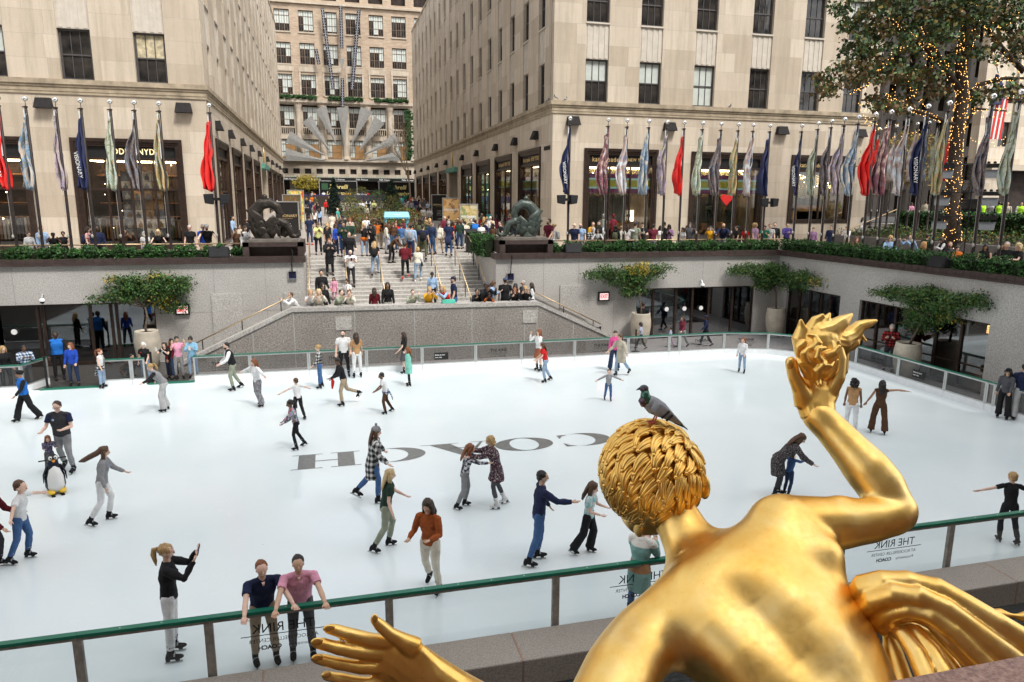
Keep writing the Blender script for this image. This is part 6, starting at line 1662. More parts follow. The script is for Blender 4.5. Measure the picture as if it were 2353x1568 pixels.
# rough plinth carrying the figure above the water
t=E_('statue_plinth',tuple(atd(2000,2200,4.6)));t.location=(0,0,0);tag(t,'dark rocky plinth under the gilded statue, below the picture','plinth')
g=MB();rnd=random.Random(5);b=atd(2030,2250,4.7)
for k in range(14): g.ell((b.x+rnd.uniform(-.7,.7),b.y+rnd.uniform(-.4,.6),b.z*(k/14.)-.3+rnd.uniform(0,.3)),(rnd.uniform(.5,.9),rnd.uniform(.5,.8),rnd.uniform(.3,.6)),10,7)
remesh(g,'rock',GRAND,.06,1,t)
# ---------------------------------------------------------------- pigeons
PG=M('pigeon_grey',(.30,.31,.33),.6,var=.25,vs=30);PD=M('pigeon_dark',(.035,.035,.045),.6,var=.3,vs=30);PH=M('pigeon_slate',(.075,.085,.11),.5,var=.2)
PN=M('pigeon_neck_sheen',(.05,.14,.10),.25,.6,var=.7,vs=14);PF=M('pigeon_foot',(.55,.10,.08),.6);PV=M('pigeon_purple',(.12,.07,.10),.3,.4,var=.4,vs=14)
def make_pigeon():
    """body along local x (tail +x), feet at origin, about 0.31 m long"""
    t=E_('pigeon',(0,0,0))
    g=MB()
    g.loft([(-.045,0,.135),(-.03,0,.125),(.0,0,.10),(.045,0,.075),(.09,0,.045),(.13,0,.018)],[(.030,.028),(.043,.042),(.05,.05),(.045,.044),(.03,.026),(.015,.012)],16,side=(0,1,0))
    remesh(g,'body',PG,.004,3,t)
    g=MB();g.loft([(-.035,0,.125),(-.05,0,.158),(-.052,0,.19)],[(.040,.040),(.028,.028),(.020,.020)],14,side=(0,1,0));g.build('neck',PN,t,True)
    g=MB();g.loft([(-.052,0,.10),(-.058,0,.13),(-.055,0,.15)],[(.025,.02),(.036,.03),(.026,.02)],12,side=(0,1,0));g.build('breast',PV,t,True)
    g=MB();g.ell((-.058,0,.200),(.026,.020,.022),14,10);h=g.build('head',PH,t,True)
    g=MB();g.loft([(-.078,0,.199),(-.092,0,.196),(-.102,0,.190)],[(.008,.007),(.005,.005),(.001,.001)],8,side=(0,1,0));g.ell((-.083,0,.203),(.006,.006,.004),8,6);g.build('beak',PD,h)
    for s_ in(-1,1):
        g=MB();g.ell((-.064,s_*.0185,.203),(.0045,.0025,.0045),8,6);g.build('eye',M('pigeon_eye',(.6,.15,.03),.2),h)
        g=MB();g.loft([(-.015,s_*.042,.115),(.02,s_*.052,.095),(.07,s_*.045,.062),(.115,s_*.028,.028),(.165,s_*.012,-.008)],[(.006,.022),(.008,.036),(.008,.030),(.006,.018),(.003,.006)],12,side=(0,1,0));w_=g.build('wing',PG,t,True)
        for (x0,z0,x1,z1) in ((.035,.045,.078,.085),(.062,.030,.098,.062)):
            g=MB();g.bar((x0,s_*.0585,z0),(x1,s_*.051,z1),.009,.010);g.build('wing_bar',PD,w_)
        g=MB();g.loft([(.08,s_*.03,.045),(.13,s_*.022,.012),(.175,s_*.008,-.02)],[(.004,.014),(.004,.014),(.002,.005)],8,side=(0,1,0));g.build('flight_feathers',PD,w_,True)
        g=MB();g.loft([(.022,s_*.018,.06),(.012,s_*.018,.028),(.0,s_*.018,.004)],.0045,6)
        for a_ in(-.5,0,.5): g.loft([(.0,s_*.018,.004),(-.026,s_*.018+.02*a_,.002)],.0032,5)
        g.loft([(.0,s_*.018,.004),(.016,s_*.018,.002)],.003,5);g.build('leg',PF,t)
    g=MB();g.loft([(.11,0,.03),(.15,0,.0),(.195,0,-.035)],[(.018,.008),(.020,.006),(.018,.003)],12,side=(0,1,0));g.build('tail',PD,t,True)
    return t
pg=make_pigeon();tag(pg,'large grey pigeon standing on the curly head of the gilded statue','pigeon')
pg.location=atd(1500,972,5.12);pg.scale=(1.28,)*3
az=math.atan2(X_.y,X_.x);pg.rotation_euler=(0,0,az)
pg.rotation_mode='XYZ'
for (px,py,a_,face,l) in ((1258.7,227,0,3.0,'small dark pigeon on the cornice just left of the corner'),(1276,223,0,.4,'grey pigeon perched right on the cornice corner'),(1300,222,1,3.3,'pale pigeon on the cornice just right of the corner'),(1678,243,1,2.,'lone dark pigeon on the cornice between the third and fourth windows')):
    q=copy_tree(pg);p=aty(px,py,41.9) if a_ else atx(px,py,13.2)
    q.location=(p.x,p.y if not a_ else 41.9,12.44);q.rotation_euler=(0,0,az+face);q.scale=(1.05,)*3;tag(q,l,'pigeon','pigeons on the cornice')
# ---------------------------------------------------------------- COACH lettering under the ice surface, read from the far side
def ice_letters():
    m=M('ice_lettering',(.17,.175,.17),.3,var=.25,vs=9);t=E_('ice_lettering',(0,0,0));tag(t,'large dark COACH lettering set in the ice, reading from the far side','lettering')
    y0,y1=17.42,18.40;Zt=.004
    def poly(pts,z=Zt):
        g=MB();g.prism(pts,(0,0,z),(1,0,0),(0,1,0),(0,0,1),.0015);return g
    def rect(g,x0,x1,a,b): g.box(x0,a,Zt,x1,b,Zt+.0015)
    H=MB()
    rect(H,-.98,-.56,y0,y1);rect(H,0,.42,y0,y1);rect(H,-1.15,-.38,y0-.03,y0);rect(H,-1.15,-.38,y1,y1+.03);rect(H,-.17,.58,y0-.03,y0);rect(H,-.17,.58,y1,y1+.03);rect(H,-.56,0,17.89,17.93);H.build('letter',m,t)
    def oval(x0,x1,thick_l,thick_r,gap=None):
        g=MB();n=56;cx=(x0+x1)/2;cy=(y0+y1)/2;a=(x1-x0)/2;b=(y1-y0)/2+.03
        ci=(x0+thick_l+x1-thick_r)/2;ai=(x1-thick_r-x0-thick_l)/2;bi=b-.035
        for k in range(n):
            t0=2*math.pi*k/n;t1=2*math.pi*(k+1)/n;tm=math.degrees((t0+t1)/2)
            if gap and gap[0]<tm<gap[1]: continue
            P_=[(cx+a*math.cos(t0),cy+b*math.sin(t0)),(cx+a*math.cos(t1),cy+b*math.sin(t1)),(ci+ai*math.cos(t1),cy+bi*math.sin(t1)),(ci+ai*math.cos(t0),cy+bi*math.sin(t0))]
            g.q(*[(p[0],p[1],Zt) for p in P_])
        return g
    g=oval(.72,2.27,.05,.46,(148,212));g.q((.80,y1-.02,Zt),(.80,y1-.32,Zt),(.92,y1-.12,Zt),(1.1,y1-.02,Zt));g.q((.80,y0+.02,Zt),(1.1,y0+.02,Zt),(.92,y0+.12,Zt),(.80,y0+.32,Zt));g.build('letter',m,t,fix=False)
    A=MB();zz=Zt
    A.q((2.45,y1,zz),(3.02,y1,zz),(3.52,y0,zz),(3.22,y0,zz));A.q((3.85,y1,zz),(3.93,y1,zz),(3.45,y0+.02,zz),(3.38,y0+.14,zz));A.q((2.95,18.02,zz),(3.75,18.02,zz),(3.73,18.06,zz),(2.93,18.06,zz));A.q((2.2,y1,zz),(3.25,y1,zz),(3.25,y1+.03,zz),(2.2,y1+.03,zz));A.q((3.6,y1,zz),(4.12,y1,zz),(4.12,y1+.03,zz),(3.6,y1+.03,zz));A.build('letter',m,t,fix=False)
    oval(4.18,5.82,.42,.42).build('letter',m,t,fix=False)
    g=oval(6.0,7.52,.05,.46,(148,212));g.q((6.08,y1-.02,Zt),(6.08,y1-.32,Zt),(6.2,y1-.12,Zt),(6.4,y1-.02,Zt));g.q((6.08,y0+.02,Zt),(6.4,y0+.02,Zt),(6.2,y0+.12,Zt),(6.08,y0+.32,Zt));g.build('letter',m,t,fix=False)
ice_letters()
# ---------------------------------------------------------------- people
CL=dict(blk=(.016,.016,.018),blk2=(.04,.04,.045),wht=(.74,.74,.74),crm=(.66,.62,.52),gry=(.27,.27,.28),lgr=(.46,.46,.46),dgr=(.09,.09,.10),nvy=(.018,.025,.065),blu=(.02,.07,.42),vst=(.02,.16,.55),lbl=(.32,.46,.66),sky=(.25,.48,.66),den=(.06,.13,.29),ldn=(.28,.38,.52),ddn=(.028,.045,.10),kha=(.42,.33,.23),tan=(.45,.26,.12),brn=(.09,.045,.025),rst=(.33,.085,.022),red=(.60,.02,.02),mar=(.13,.012,.02),bur=(.16,.025,.045),pnk=(.74,.34,.46),hot=(.68,.10,.30),prp=(.07,.05,.22),mau=(.26,.15,.26),lil=(.50,.32,.48),grn=(.02,.16,.09),dgn=(.02,.045,.03),olv=(.08,.085,.045),sag=(.29,.32,.24),min=(.24,.60,.50),tea=(.10,.45,.42),yel=(.66,.34,.02),lim=(.62,.66,.25),org=(.65,.16,.02),bge=(.48,.43,.34),hiv=(.45,.85,.04),
 hb=(.012,.009,.008),hd=(.035,.018,.01),hm=(.085,.04,.018),ha=(.20,.065,.02),hl=(.42,.27,.11),hy=(.55,.42,.22),hg=(.36,.35,.34),hw=(.62,.6,.56),
 s1=(.72,.48,.37),s2=(.60,.38,.26),s3=(.38,.21,.125),s4=(.16,.075,.04),s5=(.07,.035,.02))
def patm(name):
    if 'cloth_'+name in MATS: return MATS['cloth_'+name]
    m,n,b=mk('cloth_'+name);v=coords(n)
    def chk(sx,sz,c1,c2,c3):
        s_=node(n,'ShaderNodeSeparateXYZ');n.links.new(v,s_.inputs[0])
        a=node(n,'ShaderNodeMath',operation='SINE');mu=node(n,'ShaderNodeMath',operation='MULTIPLY');mu.inputs[1].default_value=sx
        ad=node(n,'ShaderNodeMath',operation='ADD');n.links.new(s_.outputs[0],ad.inputs[0]);n.links.new(s_.outputs[1],ad.inputs[1])
        n.links.new(ad.outputs[0],mu.inputs[0]);n.links.new(mu.outputs[0],a.inputs[0])
        a2=node(n,'ShaderNodeMath',operation='SINE');m2=node(n,'ShaderNodeMath',operation='MULTIPLY');m2.inputs[1].default_value=sz
        n.links.new(s_.outputs[2],m2.inputs[0]);n.links.new(m2.outputs[0],a2.inputs[0])
        if sx: 
            q=node(n,'ShaderNodeMath',operation='ADD');n.links.new(a.outputs[0],q.inputs[0]);n.links.new(a2.outputs[0],q.inputs[1]);o=q.outputs[0]
        else: o=a2.outputs[0]
        r=node(n,'ShaderNodeMath',operation='MULTIPLY_ADD');n.links.new(o,r.inputs[0]);r.inputs[1].default_value=.25 if sx else .5;r.inputs[2].default_value=.5
        c=ramp(n,r.outputs[0],[(.0,c1),(.32,c1),(.36,c2),(.64,c2),(.68,c3)] if sx else [(.0,c1),(.48,c1),(.52,c3)]);return c
    if name=='pldbw': c=chk(50,50,(.02,.02,.02),(.18,.18,.18),(.62,.62,.6))
    elif name=='pldbl': c=chk(60,60,(.04,.07,.16),(.24,.30,.40),(.65,.68,.7))
    elif name=='pldrd': c=chk(60,60,(.01,.01,.01),(.12,.01,.01),(.40,.03,.03))
    elif name=='pldye': c=chk(70,70,(.05,.05,.02),(.3,.26,.08),(.5,.45,.25))
    elif name=='strbw': c=chk(0,190,(.05,.05,.06),0,(.55,.56,.58))
    elif name=='strrw': c=chk(0,170,(.55,.03,.03),0,(.7,.68,.66))
    elif name=='bands': 
        s_=node(n,'ShaderNodeSeparateXYZ');n.links.new(v,s_.inputs[0]);mr=node(n,'ShaderNodeMapRange');mr.inputs[1].default_value=.75;mr.inputs[2].default_value=1.55;n.links.new(s_.outputs[2],mr.inputs[0])
        r=n.nodes.new('ShaderNodeValToRGB');r.color_ramp.interpolation='CONSTANT';e=r.color_ramp.elements
        e.new(.5);e.new(.5)
        for i,(p_,c_) in enumerate(((0,(.20,.36,.34)),(.16,(.36,.20,.10)),(.40,(.20,.38,.35)),(.70,(.7,.68,.62)))): e[i].position=p_;e[i].color=(*c_,1)
        n.links.new(mr.outputs[0],r.inputs[0]);c=r.outputs[0]
    else:
        P_={'tie':[(.02,.02,.03),(.05,.05,.08),(.7,.7,.72),(.72,.72,.74)],'tieblu':[(.16,.42,.46),(.30,.56,.58),(.62,.70,.68),(.70,.72,.70)],'tiecol':[(.55,.12,.05),(.03,.03,.03),(.2,.45,.45),(.5,.1,.3),(.65,.65,.6)],'flor':[(.02,.015,.02),(.10,.03,.03),(.05,.05,.09),(.40,.34,.30)],'dots':[(.022,.018,.02),(.03,.022,.025),(.035,.03,.03),(.3,.28,.28)],'leo':[(.5,.5,.44),(.42,.42,.36),(.02,.03,.02),(.5,.5,.44)],'camo':[(.10,.10,.11),(.22,.22,.23),(.34,.34,.36),(.16,.15,.16)],'rsk':[(.25,.05,.02),(.14,.03,.02),(.35,.12,.06),(.4,.2,.12)],'nvd':[(.02,.02,.06),(.02,.02,.06),(.025,.025,.07),(.5,.45,.55)],'hawaii':[(.2,.3,.6),(.45,.5,.65),(.6,.62,.7),(.1,.15,.3)],'blk':[]}[name]
        sc_={'tie':9,'tieblu':8,'tiecol':9,'flor':26,'dots':60,'leo':30,'camo':12,'rsk':40,'nvd':34,'hawaii':22}[name]
        w_=node(n,'ShaderNodeTexNoise',_Scale=float(sc_),_Detail=2.,_Distortion=.6);n.links.new(v,w_.inputs['Vector']);c=ramp(n,w_.outputs[0],[(.34+.3*i/(len(P_)-1),q) for i,q in enumerate(P_)])
    n.links.new(c,b.inputs['Base Color']);setp(b,Roughness=.85);b.inputs['Specular IOR Level'].default_value=.2
    bump(n,b,noi(n,v,14,3),.5,.02);MATS['cloth_'+name]=m;return m
def cm(k):
    """cloth, skin or hair by colour key"""
    if k not in CL: return patm(k)
    if k in MATS: return MATS[k]
    m,n,b=mk('tone_'+k);v=coords(n);c0=CL[k]
    if k[0]=='h' and len(k)==2:
        vv=coords(n,scale=(1,1,.16));f=noi(n,vv,70,4,.7);n.links.new(ramp(n,f,[(.3,tuple(q*.45 for q in c0)),(.7,tuple(q*1.6 for q in c0))]),b.inputs['Base Color']);setp(b,Roughness=.5);bump(n,b,f,.7,.01)
    elif k[0]=='s' and len(k)==2:
        f=noi(n,v,9,3);n.links.new(ramp(n,f,[(.3,tuple(q*.88 for q in c0)),(.7,tuple(min(1,q*1.1) for q in c0))]),b.inputs['Base Color']);setp(b,Roughness=.5);b.inputs['Subsurface Weight'].default_value=.0
    else:
        f=noi(n,v,5,4,.7);n.links.new(ramp(n,f,[(.3,tuple(q*.78 for q in c0)),(.7,tuple(q*1.15 for q in c0))]),b.inputs['Base Color']);setp(b,Roughness=.85);b.inputs['Specular IOR Level'].default_value=.2
        vv=coords(n,scale=(1,1,.55));bump(n,b,noi(n,vv,13,4,.6),.7,.03)
    MATS[k]=m;return m
EYE=M('eye_dark',(.02,.015,.012),.3);LIP=M('lip',(.42,.17,.14),.5)
def dv(s,f,a): f=R(f);a=R(a);return Vector((s*math.sin(a),math.cos(a)*math.sin(f),-math.cos(a)*math.cos(f)))
DEF=dict(lean=3,ht=0,hp=5,aL=(4,9,14,4),aR=(4,9,14,4),lL=(0,4,3),lR=(0,4,3),side=0,drop=0)
POSES=dict(stand={},
 stand2=dict(aL=(12,6,30,8),aR=(-4,10,12,2),lL=(4,6,4),lR=(-4,5,4),ht=20),
 walk=dict(lean=5,aL=(22,8,25,4),aR=(-18,8,20,2),lL=(-14,3,18),lR=(20,3,6)),
 up=dict(lean=10,aL=(25,8,35,4),aR=(-15,8,25,2),lL=(-4,3,6),lR=(38,3,50)),
 glide=dict(lean=14,aL=(20,14,38,6),aR=(6,16,36,6),lL=(16,5,26),lR=(-8,6,22),hp=10),
 glide2=dict(lean=10,aL=(10,34,20,0),aR=(14,26,34,4),lL=(-12,8,30),lR=(16,5,18)),
 spread=dict(lean=9,aL=(15,66,12,0),aR=(15,62,14,0),lL=(10,6,22),lR=(-6,6,18)),
 phone=dict(lean=5,hp=32,aL=(28,8,88,34),aR=(28,8,88,34)),
 photo=dict(lean=2,hp=2,aL=(64,14,84,34),aR=(64,14,84,34)),
 photo1=dict(aL=(10,10,40,20),aR=(80,12,60,30)),
 railf=dict(lean=20,hp=-6,aL=(56,15,6,2),aR=(56,15,6,2),lL=(6,5,4),lR=(0,5,4)),
 lean=dict(lean=34,hp=-10,aL=(52,14,72,34),aR=(52,14,72,34),lL=(4,4,3),lR=(-3,4,3)),
 cross=dict(lean=2,aL=(22,10,92,62),aR=(24,10,88,62)),
 chin=dict(lean=30,hp=-4,aL=(50,10,118,14),aR=(40,14,80,44)),
 reach=dict(lean=12,aL=(64,8,22,6),aR=(64,8,22,6),lL=(10,5,22),lR=(-4,5,20),hp=14),
 point=dict(lean=5,aL=(12,12,20,4),aR=(56,16,34,4),lL=(8,6,16),lR=(-8,6,12)),
 wave=dict(lean=2,aL=(4,26,10,0),aR=(20,100,60,-20),lL=(4,9,6),lR=(-4,9,6)),
 bend=dict(lean=44,hp=24,aL=(16,10,22,10),aR=(22,10,24,10),lL=(14,5,22),lR=(2,5,14)),
 bendarms=dict(lean=34,hp=10,aL=(40,34,22,0),aR=(-26,40,14,0),lL=(16,5,24),lR=(4,5,18)),
 carry=dict(lean=14,hp=26,aL=(22,12,46,14),aR=(10,14,24,4),lL=(18,4,24),lR=(-20,6,48)),
 sit=dict(lean=8,aL=(32,10,58,20),aR=(32,10,58,20),lL=(86,8,84),lR=(86,8,84)),
 crouch=dict(lean=42,hp=10,aL=(62,10,60,24),aR=(62,10,60,24),lL=(104,12,128),lR=(96,14,124)),
 climb=dict(lean=50,hp=-14,aL=(70,16,30,10),aR=(66,18,40,10),lL=(10,4,10),lR=(-14,4,20)),
 hands=dict(lean=6,hp=14,aL=(14,14,74,34),aR=(10,16,70,20),lL=(12,6,24),lR=(-10,6,20)),
 hip=dict(lean=3,aL=(-6,40,70,40),aR=(6,12,20,6),lL=(0,8,4),lR=(2,4,4)),
 fly=dict(lean=10,hp=6,aL=(24,16,28,8),aR=(-10,20,22,2),lL=(18,4,30),lR=(-6,6,26)),
 face=dict(lean=2,hp=-6,aL=(54,22,122,32),aR=(54,22,122,32),lL=(2,4,4),lR=(0,4,4)),
 headup=dict(lean=0,hp=-30,aL=(24,10,92,62),aR=(24,10,88,62)))
def joints(pose,g):
    p=dict(DEF);p.update(POSES[pose]);J={}
    L=R(p['lean']);sp=Vector((0,math.sin(L),math.cos(L)))
    P=Vector((0,0,.95));sw={'m':.20,'f':.166,'c':.165}[g];hw={'m':.088,'f':.092,'c':.085}[g]
    S=lambda s:P+sp*s
    J['spine']=[S(-.09),S(.0),S(.14),S(.30),S(.43),S(.485)]
    J['S']=S
    hL=R(p['lean']*.35+p['hp']);hd=Vector((0,math.sin(hL),math.cos(hL)))
    J['neck']=S(.49);J['head']=S(.50)+Vector((0,math.sin(L*.6),math.cos(L*.6)))*.045+hd*.10;J['hdir']=hd;J['ht']=R(p['ht'])
    for s,n in ((-1,'L'),(1,'R')):
        f,a,e,i=p['a'+n];sh=S(.445)+Vector((s*sw,0,0));ud=dv(s,f+p['lean']*.3,a);el=sh+ud*.285;fd=dv(s,f+e+p['lean']*.3,a-i);wr=el+fd*.25
        J['a'+n]=(sh,el,wr,fd)
        f,a,k=p['l'+n];hp=P+Vector((s*hw,0,-.03));td=dv(s,f,a);kn=hp+td*.42;sd_=dv(s,f-k,a*.5);an=kn+sd_*.40
        J['l'+n]=(hp,kn,an,sd_)
    return J,p
def lowz(J,shoe):
    lo=9
    for n in 'LR':
        hp,kn,an,sd_=J['l'+n];lo=min(lo,an.z-(.10 if shoe!='k' else .155))
    return lo
def footdir(sd_):
    # toes point forward; a leg trailing behind tilts the toes down
    t=math.atan2(-sd_.y,-sd_.z)
    return Vector((0,math.cos(t*.75),-math.sin(t*.75))) if abs(t)>.25 else Vector((0,1,0))
MESHC={}
def fingers(g,wr,fd,s,curl=28,k=1.):
    side=Vector((1,0,0));side=(side-fd*side.dot(fd)).normalized();nrm=fd.cross(side)*1.
    if nrm.y<0 and abs(nrm.y)>abs(nrm.z): pass
    pal=wr+fd*.045
    g.loft([wr-fd*.01,wr+fd*.03,wr+fd*.085],[(.024*k,.020*k),(.040*k,.017*k),(.040*k,.013*k)],8,side=side)
    for q,(o,l) in enumerate(((-.030,.062),(-.010,.075),(.010,.070),(.029,.055))):
        b=wr+fd*.078+side*o*k;c_=R(curl+6*q);d1=(fd*math.cos(c_*.5)-nrm*math.sin(c_*.5)).normalized();d2=(fd*math.cos(c_*1.3)-nrm*math.sin(c_*1.3)).normalized()
        m_=b+d1*l*.5;g.loft([b,m_,m_+d2*l*.5],[.0092*k,.0085*k,.006*k],5)
    b=wr+fd*.02-side*s*.030*k;d=(fd*.72-side*s*.6-nrm*.25).normalized();g.loft([b,b+d*.03,b+(d+fd*.4).normalized()*.062],[.012*k,.0105*k,.007*k],5)
def crease(me,f,a,f2,a2):
    n=len(me.vertices);co=np.empty(n*3);me.vertices.foreach_get('co',co);co=co.reshape(-1,3)
    nn=np.empty(n*3);me.vertex_normals.foreach_get('vector',nn);nn=nn.reshape(-1,3)
    d=np.array([noise.noise((c[0]*f[0],c[1]*f[1],c[2]*f[2]))*a+noise.noise((c[0]*f2,c[1]*f2,c[2]*f2))*a2 for c in co])
    me.vertices.foreach_set('co',(co+nn*d[:,None]).ravel())
def voxel(det): return {0:.011,1:.015,2:.021}[det]
def mesh_body(g,pose,det,bare,shoe='s'):
    key=('b',g,pose,det,bare)
    if key in MESHC: return MESHC[key]
    J,p=joints(pose,g);b=MB();hs=1.16 if g=='c' else 1.
    sp=J['spine'];W=.9
    b.loft(sp,[(.13*W,.09*W),(.135*W,.09*W),(.11*W,.08*W),(.135*W,.095*W),(.14*W,.07*W),(.06,.055)],12)
    b.loft([J['S'](.44),J['neck'],J['head']],[(.062,.058),(.052*hs**.5,.052),(.05,.05)],10)
    hd=J['hdir'];rt=Matrix.Rotation(-math.atan2(hd.y,hd.z),3,'X')@Matrix.Rotation(-J['ht'],3,'Z')
    h=J['head'];T=lambda x,y,z:h+rt@Vector((x*hs,y*hs,z*hs))
    b.ell(T(0,-.008,.022),(.080*hs,.095*hs,.094*hs),14,10,rt)
    b.loft([T(0,.012,.0),T(0,.030,-.050),T(0,.045,-.086)],[(.070*hs,.072*hs),(.060*hs,.055*hs),(.030*hs,.028*hs)],12,side=rt@Vector((1,0,0)))
    b.loft([T(0,.088,.02),T(0,.108,-.018),T(0,.090,-.030)],[.009*hs,.014*hs,.012*hs],6)
    for s in(-1,1): b.ell(T(s*.076,-.005,-.008),(.010*hs,.018*hs,.03*hs),8,6,rt)
    for n in 'LR':
        sh,el,wr,fd=J['a'+n];k=.92 if g!='m' else 1.05
        b.loft([sh-(el-sh)*.05,sh+(el-sh)*.3,el,el+(wr-el)*.35,wr],[.040*k,.042*k,.037*k,.039*k,.025*k],10);b.ell(sh,.040*k,10,8);b.ell(el,.037*k,8,6)
        hp,kn,an,sd_=J['l'+n];q=1. if bare else .8
        b.loft([hp,hp+(kn-hp)*.4,kn,kn+(an-kn)*.35,an],[.084*q,.072*q,.050*q,.052*q,.034*q],10);b.ell(kn,.048*q,8,6)
    me=remesh(b,'body',[],voxel(det)*.8,2,raw=True)
    # join fingers, eyes and mouth
    f=MB()
    for s,n in((-1,'L'),(1,'R')):
        sh,el,wr,fd=J['a'+n];fingers(f,wr,fd,s,30 if pose not in('spread','wave','point') else 10,.92 if g!='m' else 1.05)
    f.mi=1
    for s in(-1,1):
        f.ell(T(s*.031,.083,.010),(.013*hs,.009*hs,.007*hs),8,6,rt);f.loft([T(s*.014,.091,.032),T(s*.032,.090,.036),T(s*.050,.079,.031)],[(.004,.004),(.004,.004),(.003,.003)],4)
    f.mi=2;f.ell(T(0,.086,-.052),(.022*hs,.010*hs,.007*hs),8,5,rt)
    bm=bmesh.new();bm.from_mesh(me);fm=f.mesh('t',[]);bm.from_mesh(fm);
    bm.to_mesh(me);bm.free();bpy.data.meshes.remove(fm)
    me.materials.clear()
    for q in (cm('s1'),EYE,LIP): me.materials.append(q)
    me.polygons.foreach_set('use_smooth',[True]*len(me.polygons));me.update()
    MESHC[key]=me;return me
def mesh_top(g,pose,kind,det):
    """t tee, l long sleeve, k sleeveless, c long coat, d dress, v vest"""
    key=('t',g,pose,kind,det)
    if key in MESHC: return MESHC[key]
    J,p=joints(pose,g);b=MB();S=J['S']
    e=.012 if kind in 'tkl' else .026
    if kind=='v': e=.030
    W={'m':(.160,.158,.188,.198),'f':(.154,.124,.156,.166),'c':(.135,.128,.145,.160)}[g]
    hem=-.06 if kind in 'tklv' else -.1
    if kind=='v': hem=-.04
    loft=[(S(hem),W[0]+e,.105+e),(S(.03),W[0]-.005+e,.10+e),(S(.14),W[1]+e,.090+e),(S(.28),W[2]+e,(.112 if g!='f' else .118)+e),(S(.37),W[3]-.012+e,.100+e),(S(.43),W[3]*.80+e*.6,.078+e*.5),(S(.495),.064+e*.4,.060+e*.4)]
    b.loft([q[0] for q in loft],[(q[1],q[2]) for q in loft],18)
    if g=='f':
        for s in(-1,1): b.ell(S(.29)+Vector((s*.07,.075,0)),(.062,.055,.06),10,8)
    if kind in 'cd':
        hz=-.30 if kind=='d' else -.42;base=S(-.06)
        fl_=.24 if kind=='d' else .20
        kd=[J['l'+n][1] for n in 'LR'];mid=(kd[0]+kd[1])/2-Vector((0,0,.0));mid.z=0
        dn=base+Vector((0,mid.y*.55,0))
        b.loft([S(.02),base+Vector((0,0,-.06)),Vector((dn.x,dn.y,.95+hz))],[(W[0]+e,.11+e),(.175+e,.13+e),(fl_,fl_*.82)],20)
    sl={'t':.62,'l':2.,'k':0,'c':2.,'d':2.,'v':0}[kind]
    for n in 'LR':
        sh,el,wr,fd=J['a'+n];k=1.1 if g=='m' else .98
        b.loft([S(.475),S(.465)+(sh-S(.465))*.55,sh+Vector((0,0,-.004))],[.052+e*.4,.050+e*.4,.040*k+e*.4],10)
        if kind!='v': b.ell(sh+Vector((0,0,-.008)),(.046*k+e*.5,.046*k+e*.5,.046*k+e*.4),10,8)
        if sl:
            if sl<1: b.loft([sh,sh+(el-sh)*.35,sh+(el-sh)*sl],[(.048*k+e),(.048*k+e),(.047*k+e)],12)
            else:
                b.loft([sh,sh+(el-sh)*.5,el,el+(wr-el)*.45,wr-(wr-el)*.02],[.050*k+e,.049*k+e,.044*k+e*.9,.041*k+e*.8,.030*k+e*.7],12);b.ell(el,.044*k+e*.9,10,6)
    me=remesh(b,'top',[],voxel(det),2,raw=True)
    # cloth creases
    crease(me,(11,11,6),.010,24,.004)
    me.materials.clear();me.materials.append(cm('blk'));me.polygons.foreach_set('use_smooth',[True]*len(me.polygons))
    MESHC[key]=me;return me
def mesh_bot(g,pose,kind,det):
    """p trousers, w wide trousers, s skirt, l leggings, j short trousers"""
    key=('p',g,pose,kind,det)
    if key in MESHC: return MESHC[key]
    J,p=joints(pose,g);b=MB();S=J['S']
    W=.150 if g!='c' else .132
    b.loft([S(-.13)+Vector((0,0,-.0)),S(-.07),S(.0),S(.07)],[(W*.93,.105),(W+.006,.115),(W,.108),(W*.9,.094)],16)
    if kind=='s':
        kd=(J['lL'][1]+J['lR'][1])/2;b=MB();b.loft([S(.08),S(-.03),Vector((0,kd.y*.6,.52))],[(W*.85,.09),(W+.01,.125),(.25,.20)],20)
    else:
        E0={'p':(.096,.087,.067,.064,.058),'w':(.10,.10,.092,.098,.105),'l':(.090,.080,.057,.057,.042),'j':(.094,.09,.07,0,0)}[kind]
        for n in 'LR':
            hp,kn,an,sd_=J['l'+n]
            if kind=='j': b.loft([hp,hp+(kn-hp)*.45,kn],E0[:3],14)
            else:
                end=an-sd_*(.05 if kind!='w' else -.03)
                b.loft([hp,hp+(kn-hp)*.45,kn,kn+(an-kn)*.45,end],E0,14);b.ell(kn,E0[2],10,8)
            b.ell(hp,E0[0]*.98,10,8)
    me=remesh(b,'trousers',[],voxel(det),2,raw=True)
    crease(me,(10,10,8),.009,26,.003)
    me.materials.clear();me.materials.append(cm('ddn'));me.polygons.foreach_set('use_smooth',[True]*len(me.polygons))
    MESHC[key]=me;return me
